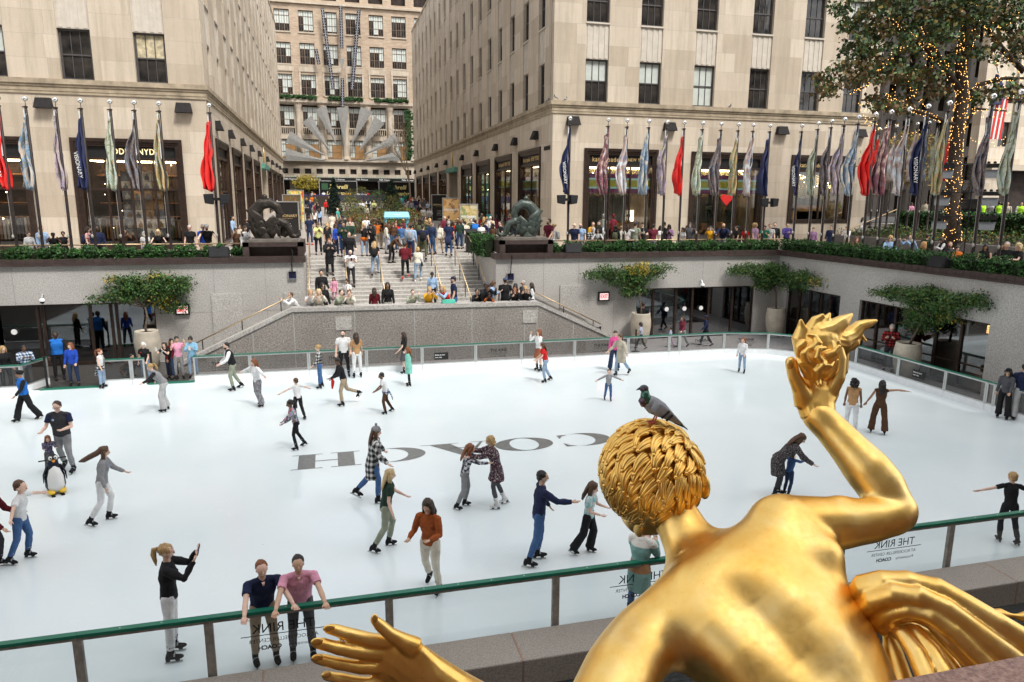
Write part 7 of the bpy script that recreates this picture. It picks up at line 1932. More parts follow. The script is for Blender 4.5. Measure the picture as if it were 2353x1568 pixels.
def mesh_hair(g,pose,style):
    key=('h',g,pose,style)
    if key in MESHC: return MESHC[key]
    J,p=joints(pose,g);b=MB();hs=1.16 if g=='c' else 1.
    hd=J['hdir'];rt=Matrix.Rotation(-math.atan2(hd.y,hd.z),3,'X')@Matrix.Rotation(-J['ht'],3,'Z')
    h=J['head'];T=lambda x,y,z:h+rt@Vector((x*hs,y*hs,z*hs));sx=rt@Vector((1,0,0))
    def cap(e=1.): b.ell(T(0,-.020,.036),(.089*hs*e,.100*hs*e,.092*hs*e),16,12,rt)
    if style in('short','cap','cap2'):
        b.ell(T(0,-.030,.042),(.087*hs,.094*hs,.090*hs),18,14,rt);b.loft([T(0,-.06,.03),T(0,-.075,-.03),T(0,-.066,-.06)],[(.074*hs,.05*hs),(.066*hs,.035*hs),(.05*hs,.02*hs)],12,side=sx)
    elif style=='long' or style=='fly':
        cap(1.04)
        for s in(-1,1): b.loft([T(s*.066,-.01,.05),T(s*.086,-.01,-.03),T(s*.088,.0,-.12),T(s*.08,.02,-.20)],[(.024*hs,.04*hs),(.022*hs,.048*hs),(.022*hs,.045*hs),(.012,.02)],8,side=sx)
        if style=='long': b.loft([T(0,-.07,.04),T(0,-.095,-.06),T(0,-.11,-.17),T(0,-.12,-.27),T(0,-.12,-.33)],[(.08*hs,.05*hs),(.092*hs,.045*hs),(.105*hs,.04*hs),(.08*hs,.03),(.03,.015)],14,side=sx)
        else: b.loft([T(0,-.07,.04),T(0,-.14,-.04),T(0,-.26,-.12),T(0,-.38,-.21),T(0,-.46,-.24)],[(.08*hs,.06*hs),(.075*hs,.06*hs),(.07,.06),(.05,.05),(.01,.015)],14,side=sx)
    elif style=='bob':
        cap(1.06);b.loft([T(0,-.05,.05),T(0,-.06,-.05),T(0,-.05,-.11)],[(.095*hs,.06*hs),(.10*hs,.06*hs),(.085*hs,.04*hs)],14,side=sx)
    elif style=='pony':
        cap(1.0);b.loft([T(0,-.10,.06),T(0,-.15,.05),T(0,-.165,-.03),T(0,-.15,-.13),T(0,-.14,-.2)],[.026*hs,.034*hs,.036*hs,.03*hs,.008],10);b.ell(T(0,-.115,.065),.022*hs,8,6)
    elif style=='bun': cap(1.0);b.ell(T(0,-.12,.05),.045*hs,10,8)
    elif style=='curly':
        rnd=random.Random(3);cap(1.08)
        for k in range(46):
            a_=rnd.uniform(0,6.28);z_=rnd.uniform(-.15,.11);r_=math.sqrt(max(.1,1-((z_+.02)/.16)**2))
            y_=-.045+.10*r_*math.cos(a_);x_=.105*r_*math.sin(a_)
            if y_>.035 and z_<.07: continue
            b.ell(T(x_,y_,z_),.034*hs,6,5)
    elif style=='bald': b.loft([T(0,-.05,-.02),T(0,-.078,-.03),T(0,-.07,-.055)],[(.06*hs,.03*hs),(.062*hs,.025*hs),(.045*hs,.012*hs)],10,side=sx)
    n_=.014 if style in('short','bald','cap','cap2') else .022
    c0=J['head'];b.v=[tuple(Vector(v)+(Vector(v)-c0).normalized()*(noise.noise(Vector(v)*26)*n_+noise.noise(Vector(v)*60)*n_*.45)) for v in b.v]
    me=b.mesh('hair',[cm('hd')],True);MESHC[key]=me;return me
def mesh_hat(g,pose,style):
    key=('x',g,pose,style)
    if key in MESHC: return MESHC[key]
    J,p=joints(pose,g);b=MB();hs=1.16 if g=='c' else 1.
    hd=J['hdir'];rt=Matrix.Rotation(-math.atan2(hd.y,hd.z),3,'X')@Matrix.Rotation(-J['ht'],3,'Z')
    h=J['head'];T=lambda x,y,z:h+rt@Vector((x*hs,y*hs,z*hs));sx=rt@Vector((1,0,0))
    if style=='beanie': b.loft([T(0,-.015,.03),T(0,-.018,.07),T(0,-.025,.12),T(0,-.03,.15)],[(.092*hs,.108*hs),(.092*hs,.108*hs),(.07*hs,.08*hs),(.02,.02)],16,side=sx);b.ell(T(0,-.03,.175),.032*hs,10,8)
    elif style=='knit': b.loft([T(0,-.02,.02),T(0,-.022,.07),T(0,-.028,.115),T(0,-.03,.14)],[(.092*hs,.106*hs),(.092*hs,.106*hs),(.07*hs,.08*hs),(.02,.02)],16,side=sx)
    else:
        b.loft([T(0,-.015,.045),T(0,-.018,.08),T(0,-.022,.118),T(0,-.025,.132)],[(.090*hs,.104*hs),(.088*hs,.10*hs),(.06*hs,.07*hs),(.01,.01)],16,side=sx)
        b.loft([T(0,.07,.05),T(0,.12,.048),T(0,.155,.040)],[(.07*hs,.007),(.066*hs,.006),(.035*hs,.005)],12,side=sx)
    me=b.mesh('hat',[cm('blk')],True);MESHC[key]=me;return me
def mesh_shoe(g,pose,n,shoe):
    key=('f',g,pose,n,shoe)
    if key in MESHC: return MESHC[key]
    J,p=joints(pose,g);hp,kn,an,sd_=J['l'+n];fdv=footdir(sd_);up=Vector((1,0,0)).cross(fdv);k=1. if g=='m' else .9
    b=MB();c=an-up*.055
    b.loft([c-fdv*.075*k+up*.01,c-fdv*.02,c+fdv*.07*k-up*.012,c+fdv*.15*k-up*.018,c+fdv*.185*k-up*.018],[(.036*k,.044),(.042*k,.048),(.047*k,.038),(.042*k,.028),(.018*k,.014)],12,side=(1,0,0))
    if shoe=='k':
        b.loft([c+up*.0,an+up*.02,an-sd_*.13,an-sd_*.15],[(.042,.052),(.046,.05),(.056,.058),(.05,.052)],12)
        b.box(c.x-.02,c.y-.07,c.z-.03,c.x+.02,c.y-.02,c.z) if 0 else None
    me=b.mesh('skate' if shoe=='k' else 'shoe',[cm('blk')],True)
    bl=None
    if shoe=='k':
        q=MB();s0=c-up*.045
        for t0,t1 in ((-.07,-.02),(.07,.12)):
            a0=s0+fdv*t0*k;a1=s0+fdv*t1*k
            q.hexa([a0-up*.035+Vector((-.009,0,0)),a1-up*.035+Vector((-.009,0,0)),a1-up*.035+Vector((.009,0,0)),a0-up*.035+Vector((.009,0,0)),a0+Vector((-.018,0,0))-fdv*.012,a1+Vector((-.018,0,0))+fdv*.012,a1+Vector((.018,0,0))+fdv*.012,a0+Vector((.018,0,0))-fdv*.012])
        q.mi=1;a0=s0-up*.052-fdv*.10*k;a1=s0-up*.052+fdv*.17*k
        q.bar(a0+up*.0,a1,.005,.036,up=up)
        bl=q.mesh('blade',[cm('blk2'),ALU])
        r_=MB();
        for t in (.03,.0): pass
        s_=MB();a=an-sd_*.10;s_.loft([a+Vector((-.054,.01,0)),a+Vector((-.035,.055,0)),a+Vector((.035,.055,0)),a+Vector((.054,.01,0))],[(.010,.004)]*4,6,side=(0,0,1));a=c+fdv*.05+up*.035;s_.loft([a+Vector((-.046,-.0,-.02)),a+Vector((-.025,.0,.012)),a+Vector((.025,.0,.012)),a+Vector((.046,0,-.02))],[(.012,.004)]*4,6,side=(0,1,0))
        bl=(bl,s_.mesh('buckle',[M('buckle_grey',(.35,.36,.37),.4)],True))
    MESHC[key]=(me,bl);return MESHC[key]
def slot(o,i,m):
    s=o.material_slots[i];s.link='OBJECT';s.material=m
NP=0
def person(lab,x,y,mode,h,ang,g,hair,skin,top,bot,pose='stand',shoe='s:blk',extra='',det=2,grp=None,gzf=None,tilt=0):
    """mode F: (x,y) is where the feet stand; H: (x,y) is the top of the head; W: world position"""
    global NP
    J,p=joints(pose,g);k=h/1.75
    if g=='c': k=h/1.79
    st,sc_=(shoe.split(':')+['blk'])[:2]
    lo=lowz(J,st)
    ft=(J['lL'][2]+J['lR'][2])/2
    if pose in('sit',): ft=Vector((0,.0,0));lo=.43
    top_z=(J['head'].z+.125*(1.16 if g=='c' else 1)-lo)*k
    hoff=J['head']-ft
    if mode=='F':
        zz=gzf if gzf is not None else 0.
        pos=atz(x,y,zz)
    elif mode[0] in 'XY' and len(mode)>1:
        pl=float(mode[1:]);zz=gzf;oo=Vector((0,0,0))
        for it in range(4):
            q=aty(x,y,pl+oo.y) if mode[0]=='Y' else atx(x,y,pl+oo.x)
            k2=max(.86,min(1.12,(q.z-zz)/top_z))*k
            v=Vector((q.x,q.y,0)).normalized();f=Matrix.Rotation(R(ang),3,'Z')@(-v)
            oo=Matrix.Rotation(math.atan2(f.y,f.x)-math.pi/2,3,'Z')@Vector((hoff.x,hoff.y,0))*k2
        k=k2;pos=Vector((q.x-oo.x,q.y-oo.y,zz))
    elif mode=='W': pos=Vector((x,y,gzf if gzf is not None else gz(x,y)))
    else:
        d=ray(x,y).normalized();t=4.;pos=None
        z0=gzf if gzf is not None else None
        if z0 is not None:
            q=atz(x,y,z0+top_z);pos=Vector((q.x,q.y,z0))
        else:
            while t<160:
                q=CAM+d*t
                if q.y>30 and q.z<=gz(q.x,q.y)+top_z: break
                t+=.05
            pos=Vector((q.x,q.y,gz(q.x,q.y)))
    v=Vector((pos.x,pos.y,0)).normalized();f=Matrix.Rotation(R(ang),3,'Z')@(-v)
    if mode=='H':
        # the head, not the feet, sits at the given point
        rr_=Matrix.Rotation(math.atan2(f.y,f.x)-math.pi/2,3,'Z');o=rr_@Vector((hoff.x,hoff.y,0))*k;pos=pos-Vector((o.x,o.y,0))
    r=E_('person',(0,0,0));r.rotation_euler=(0,R(tilt),math.atan2(f.y,f.x)-math.pi/2)
    rr_=r.rotation_euler.to_matrix();off=rr_@(Vector((ft.x,ft.y,lo))*k)
    r.location=pos-off;r.scale=(k,k,k)
    tag(r,lab,'person',grp);NP+=1
    hs_,hc=(hair.split(':')+['hd'])[:2]
    bots=bot.split(':');bc,bk=bots[0],(bots+['p'])[1]
    tops=top.split(':');tc,tk=tops[0],(tops+['l'])[1]
    b=O('body',mesh_body(g,pose,det,bk in 'sj'),r);slot(b,0,cm(skin))
    if hs_!='none':
        o=O('hair',mesh_hair(g,pose,{'cap2':'short','knit':'short','beanie':'long'}.get(hs_,hs_)),r);slot(o,0,cm(hc))
    if tk=='v':
        o=O('shirt',mesh_top(g,pose,'t' if len(tops)>3 and tops[3]=='t' else 'l',det),r);slot(o,0,cm(tops[2]))
        o=O('vest',mesh_top(g,pose,'v',det),r);slot(o,0,cm(tc))
    else:
        o=O({'c':'coat','d':'dress','k':'sleeveless_top'}.get(tk,'shirt'),mesh_top(g,pose,tk,det),r);slot(o,0,cm(tc))
    o=O('skirt' if bk=='s' else 'trousers',mesh_bot(g,pose,bk,det),r);slot(o,0,cm(bc))
    for n in 'LR':
        me,bl=mesh_shoe(g,pose,n,st)
        s_=O('skate' if st=='k' else 'shoe',me,r);slot(s_,0,cm(sc_))
        if bl: O('blade',bl[0],s_);O('buckle',bl[1],s_)
    for e in extra.split():
        a=(e.split(':')+['blk'])[:2]
        if a[0] in('cap','beanie','knit'):
            o=O('hat',mesh_hat(g,pose,a[0]),r);slot(o,0,cm(a[1]))
        elif a[0]=='phone':
            w_=(J['aL'][2]+J['aR'][2])/2 if pose in('phone','photo','face') else J['aR'][2];fd=(J['aL'][3]+J['aR'][3]).normalized() if pose in('phone','photo','face') else J['aR'][3]
            c=w_+fd*.10;c=r.matrix_basis@c
            m_=MB();m_.box(-.038,-.005,-.075,.038,.005,.075);q=m_.build('mobile_phone',cm(a[1]));q.location=c;q.rotation_euler=(R(-12),0,r.rotation_euler.z);bevel(q,.004)
            tag(q,'mobile phone held by the '+short(lab),'phone')
        elif a[0]=='pack':
            m_=MB();S=J['S'];m_.loft([S(.04)+Vector((0,-.19,0)),S(.12)+Vector((0,-.21,0)),S(.34)+Vector((0,-.20,0)),S(.42)+Vector((0,-.17,0))],[(.12,.06),(.15,.09),(.14,.085),(.09,.04)],14)
            q=m_.build('backpack',cm(a[1]),None,True);q.matrix_basis=r.matrix_basis;tag(q,'backpack worn by the '+short(lab),'backpack')
            m_=MB()
            for s in(-1,1): m_.loft([S(.40)+Vector((s*.09,-.13,0)),S(.47)+Vector((s*.10,-.02,0)),S(.38)+Vector((s*.10,.13,0)),S(.2)+Vector((s*.12,.13,0)),S(.12)+Vector((s*.15,-.04,0))],[(.020,.008)]*5,6)
            m_.build('strap',cm(a[1]),q,True)
        elif a[0]=='bag':
            m_=MB();S=J['S'];c=S(-.06)+Vector((.21,.02,0));m_.loft([c+Vector((0,0,-.11)),c,c+Vector((0,0,.10))],[(.035,.11),(.045,.12),(.02,.09)],12)
            q=m_.build('shoulder_bag',cm(a[1]),None,True);q.matrix_basis=r.matrix_basis;tag(q,'shoulder bag carried by the '+short(lab),'bag')
            m_=MB();m_.loft([c+Vector((0,-.06,.09)),S(.46)+Vector((-.04,-.10,0)),S(.49)+Vector((-.08,0,0)),S(.42)+Vector((-.05,.12,0)),c+Vector((0,.06,.09))],.008,5);m_.build('strap',cm(a[1]),q)
        elif a[0]=='waist':
            m_=MB();S=J['S'];m_.loft([S(.04),S(-.05),S(-.14)],[(.175,.14),(.19,.155),(.185,.15)],18);m_.loft([S(-.02)+Vector((-.05,-.14,0)),S(-.25)+Vector((0,-.19,0)),S(-.42)+Vector((.02,-.19,0))],[(.15,.03),(.17,.03),(.10,.015)],10)
            O('tied_shirt',m_.mesh('tied_shirt',[cm(a[1])],True),r)
        elif a[0]=='collar':
            m_=MB();S=J['S'];m_.loft([S(.455),S(.485),S(.50)],[(.085,.082),(.070,.068),(.076,.074)],14);O('collar',m_.mesh('collar',[cm(a[1])],True),r)
            m_=MB();c=S(.42)+Vector((0,.112,0));m_.loft([c,c+(S(.47)+Vector((0,.075,0))-c)],[(.012,.012),(.024,.012)],8);O('open_placket',m_.mesh('open_placket',[cm(skin)],True),r)
        elif a[0]=='badge':
            m_=MB();c=J['S'](.36)+Vector((.07,.150 if g!='m' else .152,0));m_.loft([c,c+Vector((0,.006,0))],.026,12);O('sticker',m_.mesh('sticker',[cm(a[1])]),r)
        elif a[0]=='shades' or a[0]=='specs':
            hd=J['hdir'];hs=1.16 if g=='c' else 1.;rt=Matrix.Rotation(-math.atan2(hd.y,hd.z),3,'X')@Matrix.Rotation(-J['ht'],3,'Z');T=lambda x,y,z:J['head']+rt@Vector((x*hs,y*hs,z*hs))
            m_=MB()
            for s in(-1,1):
                m_.loft([T(s*.031,.088,.012),T(s*.031,.094,.012)],.021,10) if a[0]=='shades' else [m_.bar(T(s*.031+.021*math.cos(t*.785),.092,.012+.018*math.sin(t*.785)),T(s*.031+.021*math.cos((t+1)*.785),.092,.012+.018*math.sin((t+1)*.785)),.004) for t in range(8)]
                m_.bar(T(s*.05,.09,.016),T(s*.08,.0,.012),.004)
            m_.bar(T(-.012,.093,.016),T(.012,.093,.016),.004);O('glasses',m_.mesh('glasses',[BLK]),r)
        elif a[0]=='beard':
            hd=J['hdir'];rt=Matrix.Rotation(-math.atan2(hd.y,hd.z),3,'X')@Matrix.Rotation(-J['ht'],3,'Z');T=lambda x,y,z:J['head']+rt@Vector((x,y,z))
            m_=MB();m_.loft([T(0,.045,-.045),T(0,.055,-.075),T(0,.06,-.11)],[(.062,.05),(.054,.045),(.028,.025)],12,side=rt@Vector((1,0,0)));O('beard',m_.mesh('beard',[cm(hc)],True),r)
        elif a[0]=='jacket':
            m_=MB();w_=J['aR'][2];m_.loft([w_+Vector((0,0,-.02)),w_+Vector((.02,-.02,-.14)),w_+Vector((.01,0,-.28)),w_+Vector((-.02,.02,-.40))],[(.03,.03),(.08,.06),(.09,.05),(.04,.02)],10)
            q=m_.build('held_jacket',cm(a[1]),None,True);q.matrix_basis=r.matrix_basis;tag(q,'crumpled jacket held by the '+short(lab),'jacket')
    return r
def short(l): 
    w_=l.split();return ' '.join(w_[:10])
# rows: label | x y | mode | height | facing (0 to the viewer, 90 to the picture's right) | build | hair | skin | top | bottom | pose | shoe | extras
G1_='people skating on the ice';G2_='people on the ice level walkway';G3_='people on the stairs and landing';G4_='people at the plaza railings';G5_='people on the plaza and promenade';G6_='people on the garden terrace'
def rows(txt,grp,det,gzf=None,pre='',suf=''):
    for ln in txt.strip().splitlines():
        a=[q.strip() for q in ln.split('|')]
        x,y=[float(q) for q in a[1].split()]
        md=a[2];z=gzf
        if md.count('@')==2: k_,pl_,z=md.split('@');md=k_+pl_;z=float(z)
        elif '@' in md: md,z=md.split('@');z=float(z)
        person('person '+a[0]+suf,x,y,md,float(a[3]),float(a[4]),a[5],a[6],a[7],a[8],a[9],a[10],a[11] if len(a)>11 and a[11] else 's:blk',a[12] if len(a)>12 else '',det,grp,z)
K='k:blk'
rows('''
in black knitted sweater and white trousers photographing with a phone|398 1510|F|1.77|78|f|pony:hl|s1|blk:l|wht:p|photo|k:blk|phone:nvy
in navy polo shirt and khaki trousers leaning on the near rail|600 1290|Y@9.72@0|1.92|8|m|short:ha|s1|nvy:t|kha:p|railf|k:blk|collar:nvy
in pink polo shirt and grey jeans leaning on the near rail|684 1278|Y@9.72@0|1.9|0|m|short:hb|s2|pnk:t|dgr:p|railf|k:blk|collar:pnk
in rust brown top and cream trousers looking over one shoulder|998 1352|F|1.74|-25|f|long:hd|s2|rst:l|crm:p|hands|k:blk
in navy sweater and blue jeans pointing to the right|1225 1295|F|1.8|100|m|short:hb|s2|nvy:l|den:p|point|k:blk
a girl in pale blue tie-dye tee and black flared trousers|1337 1272|F|1.5|72|c|long:hm|s1|tieblu:t|blk:w|hands|k:blk
a blonde in dark green hooded top and sage trousers|878 1264|F|1.64|92|f|long:hy|s1|dgn:t|sag:p|fly|k:blk
in grey bobble hat, checked black and white shirt and jeans|846 1153|F|1.74|88|m|long:hm|s1|pldbw:c|den:p|glide2|k:blk|beanie:gry
a girl in black and white tie-dye top holding both hands of a woman|1060 1168|F|1.5|88|c|long:ha|s1|tie:l|gry:p|reach|k:blk
a woman in patterned dress and white figure skates holding a girl's hands|1150 1165|F|1.64|-88|f|bob:hl|s1|flor:d|dgr:l|reach|k:wht
with long flying hair, grey sweater and white trousers|232 1203|F|1.66|80|f|fly:hm|s2|gry:l|wht:p|fly|k:blk|badge:lbl
a boy in white tee and blue jeans with one arm out|46 1291|F|1.6|62|c|short:hm|s1|wht:t|den:p|spread|k:blk
mostly outside the left edge, one black skate showing|-26 1312|F|1.6|70|m|short:hd|s2|mar:l|blk2:p|glide|k:blk
in black vest, glasses and grey trousers watching the penguin child|160 1082|F|1.84|-25|m|short:hd|s1|blk2:v:nvy:t|gry:p|hands|k:blk|specs badge:lbl
a small girl in navy spotted top behind the penguin|118 1088|F|1.02|5|c|long:ha|s1|nvd:l|dgr:p|reach|k:blk
in bright blue vest over black, turning away at the far left|66 967|F|1.58|-70|m|bun:hb|s3|vst:v:blk|blk:w|walk|k:blk|knit:blk
in grey vest with black sleeves bending forward, arms spread|381 945|F|1.66|-85|f|pony:hl|s1|gry:v:blk|lgr:w|bendarms|k:blk
in black waistcoat, white shirt and green trousers|545 896|F|1.74|-80|m|short:hb|s1|blk:v:wht|sag:p|glide|k:blk|beard
a girl with auburn hair, white top and grey camouflage trousers|601 933|F|1.6|-55|f|long:ha|s1|wht:l|camo:w|spread|k:blk
a boy in white tee seen from behind, arms spread|690 966|F|1.32|-150|c|short:hm|s1|wht:t|blk:p|spread|k:blk
a girl in multicoloured sweatshirt and black leggings|690 1031|F|1.42|-80|c|pony:hb|s4|tiecol:l|blk:l|glide|k:blk
in black and white checked shirt and jeans at the back|738 892|F|1.56|-85|f|bun:hl|s1|pldbw:l|den:p|stand2|k:blk
a bearded man in white tee and black trousers by the barrier|792 866|F|1.78|8|m|short:hb|s1|wht:t|blk:p|stand2|k:blk|beard
a woman in tan top and white trousers facing the bearded man|822 868|F|1.7|-165|f|long:hd|s2|tan:t|wht:p|stand|k:blk
in black hooded top and khaki trousers looking down|805 930|F|1.62|-80|m|short:hb|s4|blk:l|kha:p|carry|k:blk|jacket:red
a boy in white tee with a checked shirt tied at the waist|893 950|F|1.36|-82|c|short:hb|s4|wht:t|brn:p|glide|k:blk|waist:pldbl
in black tee and grey skirt holding the back barrier|932 858|F|1.6|-92|f|long:hd|s1|blk:t|dgr:s|stand2|k:blk
a girl in mint hooded top and black leggings|941 887|F|1.44|-88|c|long:ha|s1|min:c|blk:l|stand|k:blk
in white blouse and rust patterned skirt, hands raised to the face|1238 853|F|1.66|-50|f|long:ha|s1|wht:l|rsk:s|face|k:blk
a girl in red tee and ripped pale jeans bending forward|1258 878|F|1.52|-75|f|long:hm|s1|red:t|ldn:p|glide|k:blk
in pink cardigan and flared navy jeans|1410 852|F|1.6|20|f|bun:hd|s1|hot:v:hot|ddn:w|stand2|k:blk
in long cream cardigan and jeans, arms slightly out|1430 863|F|1.64|-35|f|pony:hm|s1|bge:c|ldn:p|glide2|k:blk
a small boy in striped shirt and jeans, arms out|1396 921|F|1.12|10|c|short:hm|s1|strbw:l|den:p|spread|k:blk
a girl in white top and pale ripped jeans alone at the back right|1704 857|F|1.42|-15|c|pony:ha|s1|wht:l|ldn:p|stand2|k:blk
in strapless brown top and white trousers, seen from behind|1952 998|F|1.64|178|f|curly:hb|s4|tan:k|wht:p|stand|k:blk
in brown top and wide brown trousers waving, seen from behind|2016 997|F|1.58|-172|f|long:hb|s3|brn:k|brn:w|wave|k:blk
in dark spotted coat bending over a child|1783 1143|F|1.7|100|f|long:hm|s1|dots:c|blk2:l|bend|k:blk
a child in denim jacket held by a woman|1806 1140|F|1.08|150|c|bob:hd|s1|den:l|ddn:p|reach|k:blk
in dark grey zipped jacket and black cap at the right gate|2303 962|F|1.6|-15|f|long:hb|s2|dgr:l|blk:w|stand2|k:blk|cap:blk
in navy sweater and grey joggers embracing someone at the right gate|2338 966|F|1.76|-160|m|short:hb|s2|nvy:l|lgr:w|stand|k:blk
a boy in black tee and black trousers near the right edge|2315 1250|F|1.46|-150|c|short:hl|s1|blk:t|blk:p|spread|k:blk
in a striped cream and green sweater, half hidden by the statue's neck|1463 1428|F|1.68|155|f|bun:hm|s2|bands:c|den:l|phone|k:blk
a girl in white tank with a dark checked shirt round the waist|236 892|F|1.42|60|c|pony:ha|s1|wht:k|ldn:p|hip|k:blk|waist:pldbw
''',G1_,0)
rows('''
in white at the far left edge, hand on the barrier|6 795|Y@27.5@.02|1.65|20|f|long:hl|s1|blk:l|blk2:p|stand|s
in blue and white checked shirt looking down at the left|54 794|Y@27.5@.02|1.72|10|m|short:hb|s4|pldbl:l|gry:p|phone|s
in bright blue vest over black standing in the left doorway|126 763|Y@28.7@.02|1.8|5|m|short:hb|s5|vst:v:blk|blk:p|stand|s
in royal blue blouse and dark jeans at the left opening|160 788|Y@27.6@.02|1.72|-15|f|long:ha|s1|blu:l|ddn:p|stand2|s
a silver blonde in black tee and ripped jeans at the second opening|328 787|Y@27.6@.02|1.68|-25|f|bob:hw|s1|blk:t|ldn:p|stand2|s|badge:red
crouching in dark coat at the second opening|303 829|Y@28.4@.02|1.7|60|m|short:hb|s2|brn:c|blk:p|crouch|s
in black tee leaning on the barrier beside the planter|377 787|Y@27.85@.02|1.66|-30|f|long:hd|s1|blk:t|ddn:p|lean|s|badge:lbl phone:wht
with black knitted hat between two women at the barrier|393 779|Y@27.85@.02|1.62|10|f|long:ha|s3|mar:l|blk:p|stand|s|knit:blk
in light pink tee touching one ear|405 773|Y@27.85@.02|1.66|10|f|bun:hb|s2|pnk:t|gry:p|face|s
in pale blue quilted jacket looking at a phone|437 774|Y@27.85@.02|1.66|-10|f|bun:hb|s2|sky:l|ldn:p|phone|s|phone:wht
a child in pale blue patterned top walking left behind the barrier|1472 741|Y@29.0@.02|1.4|-80|c|bob:hb|s3|hawaii:t|blk:p|walk|s
a small girl in white patterned dress behind the barrier|1541 753|Y@29.0@.02|1.15|-80|c|bun:hb|s3|hawaii:l|lil:l|walk|s
in burgundy top and grey trousers holding a child's hand|1569 727|Y@29.0@.02|1.68|-40|f|long:hd|s1|bur:l|gry:p|walk|s
in navy top and navy cap walking left past the doors|1622 729|Y@29.0@.02|1.72|-70|m|short:hb|s5|nvy:l|blk:p|walk|s|cap:nvy beard
with grey beard, red checked shirt and cameras at the right|2051 746|X@21.35@.02|1.78|-5|m|short:hg|s1|pldrd:l|blk2:p|phone|s|specs phone:blk
in dark coat standing by the planter at the middle doors|1479 688|Y@30.4@.02|1.75|150|m|short:hb|s3|blk:c|dgr:p|stand|s
in blue jeans seen through the middle glass doors|1661 697|Y@32.3@.02|1.74|10|f|long:hm|s2|brn:l|den:p|stand|s
''',G2_,1)
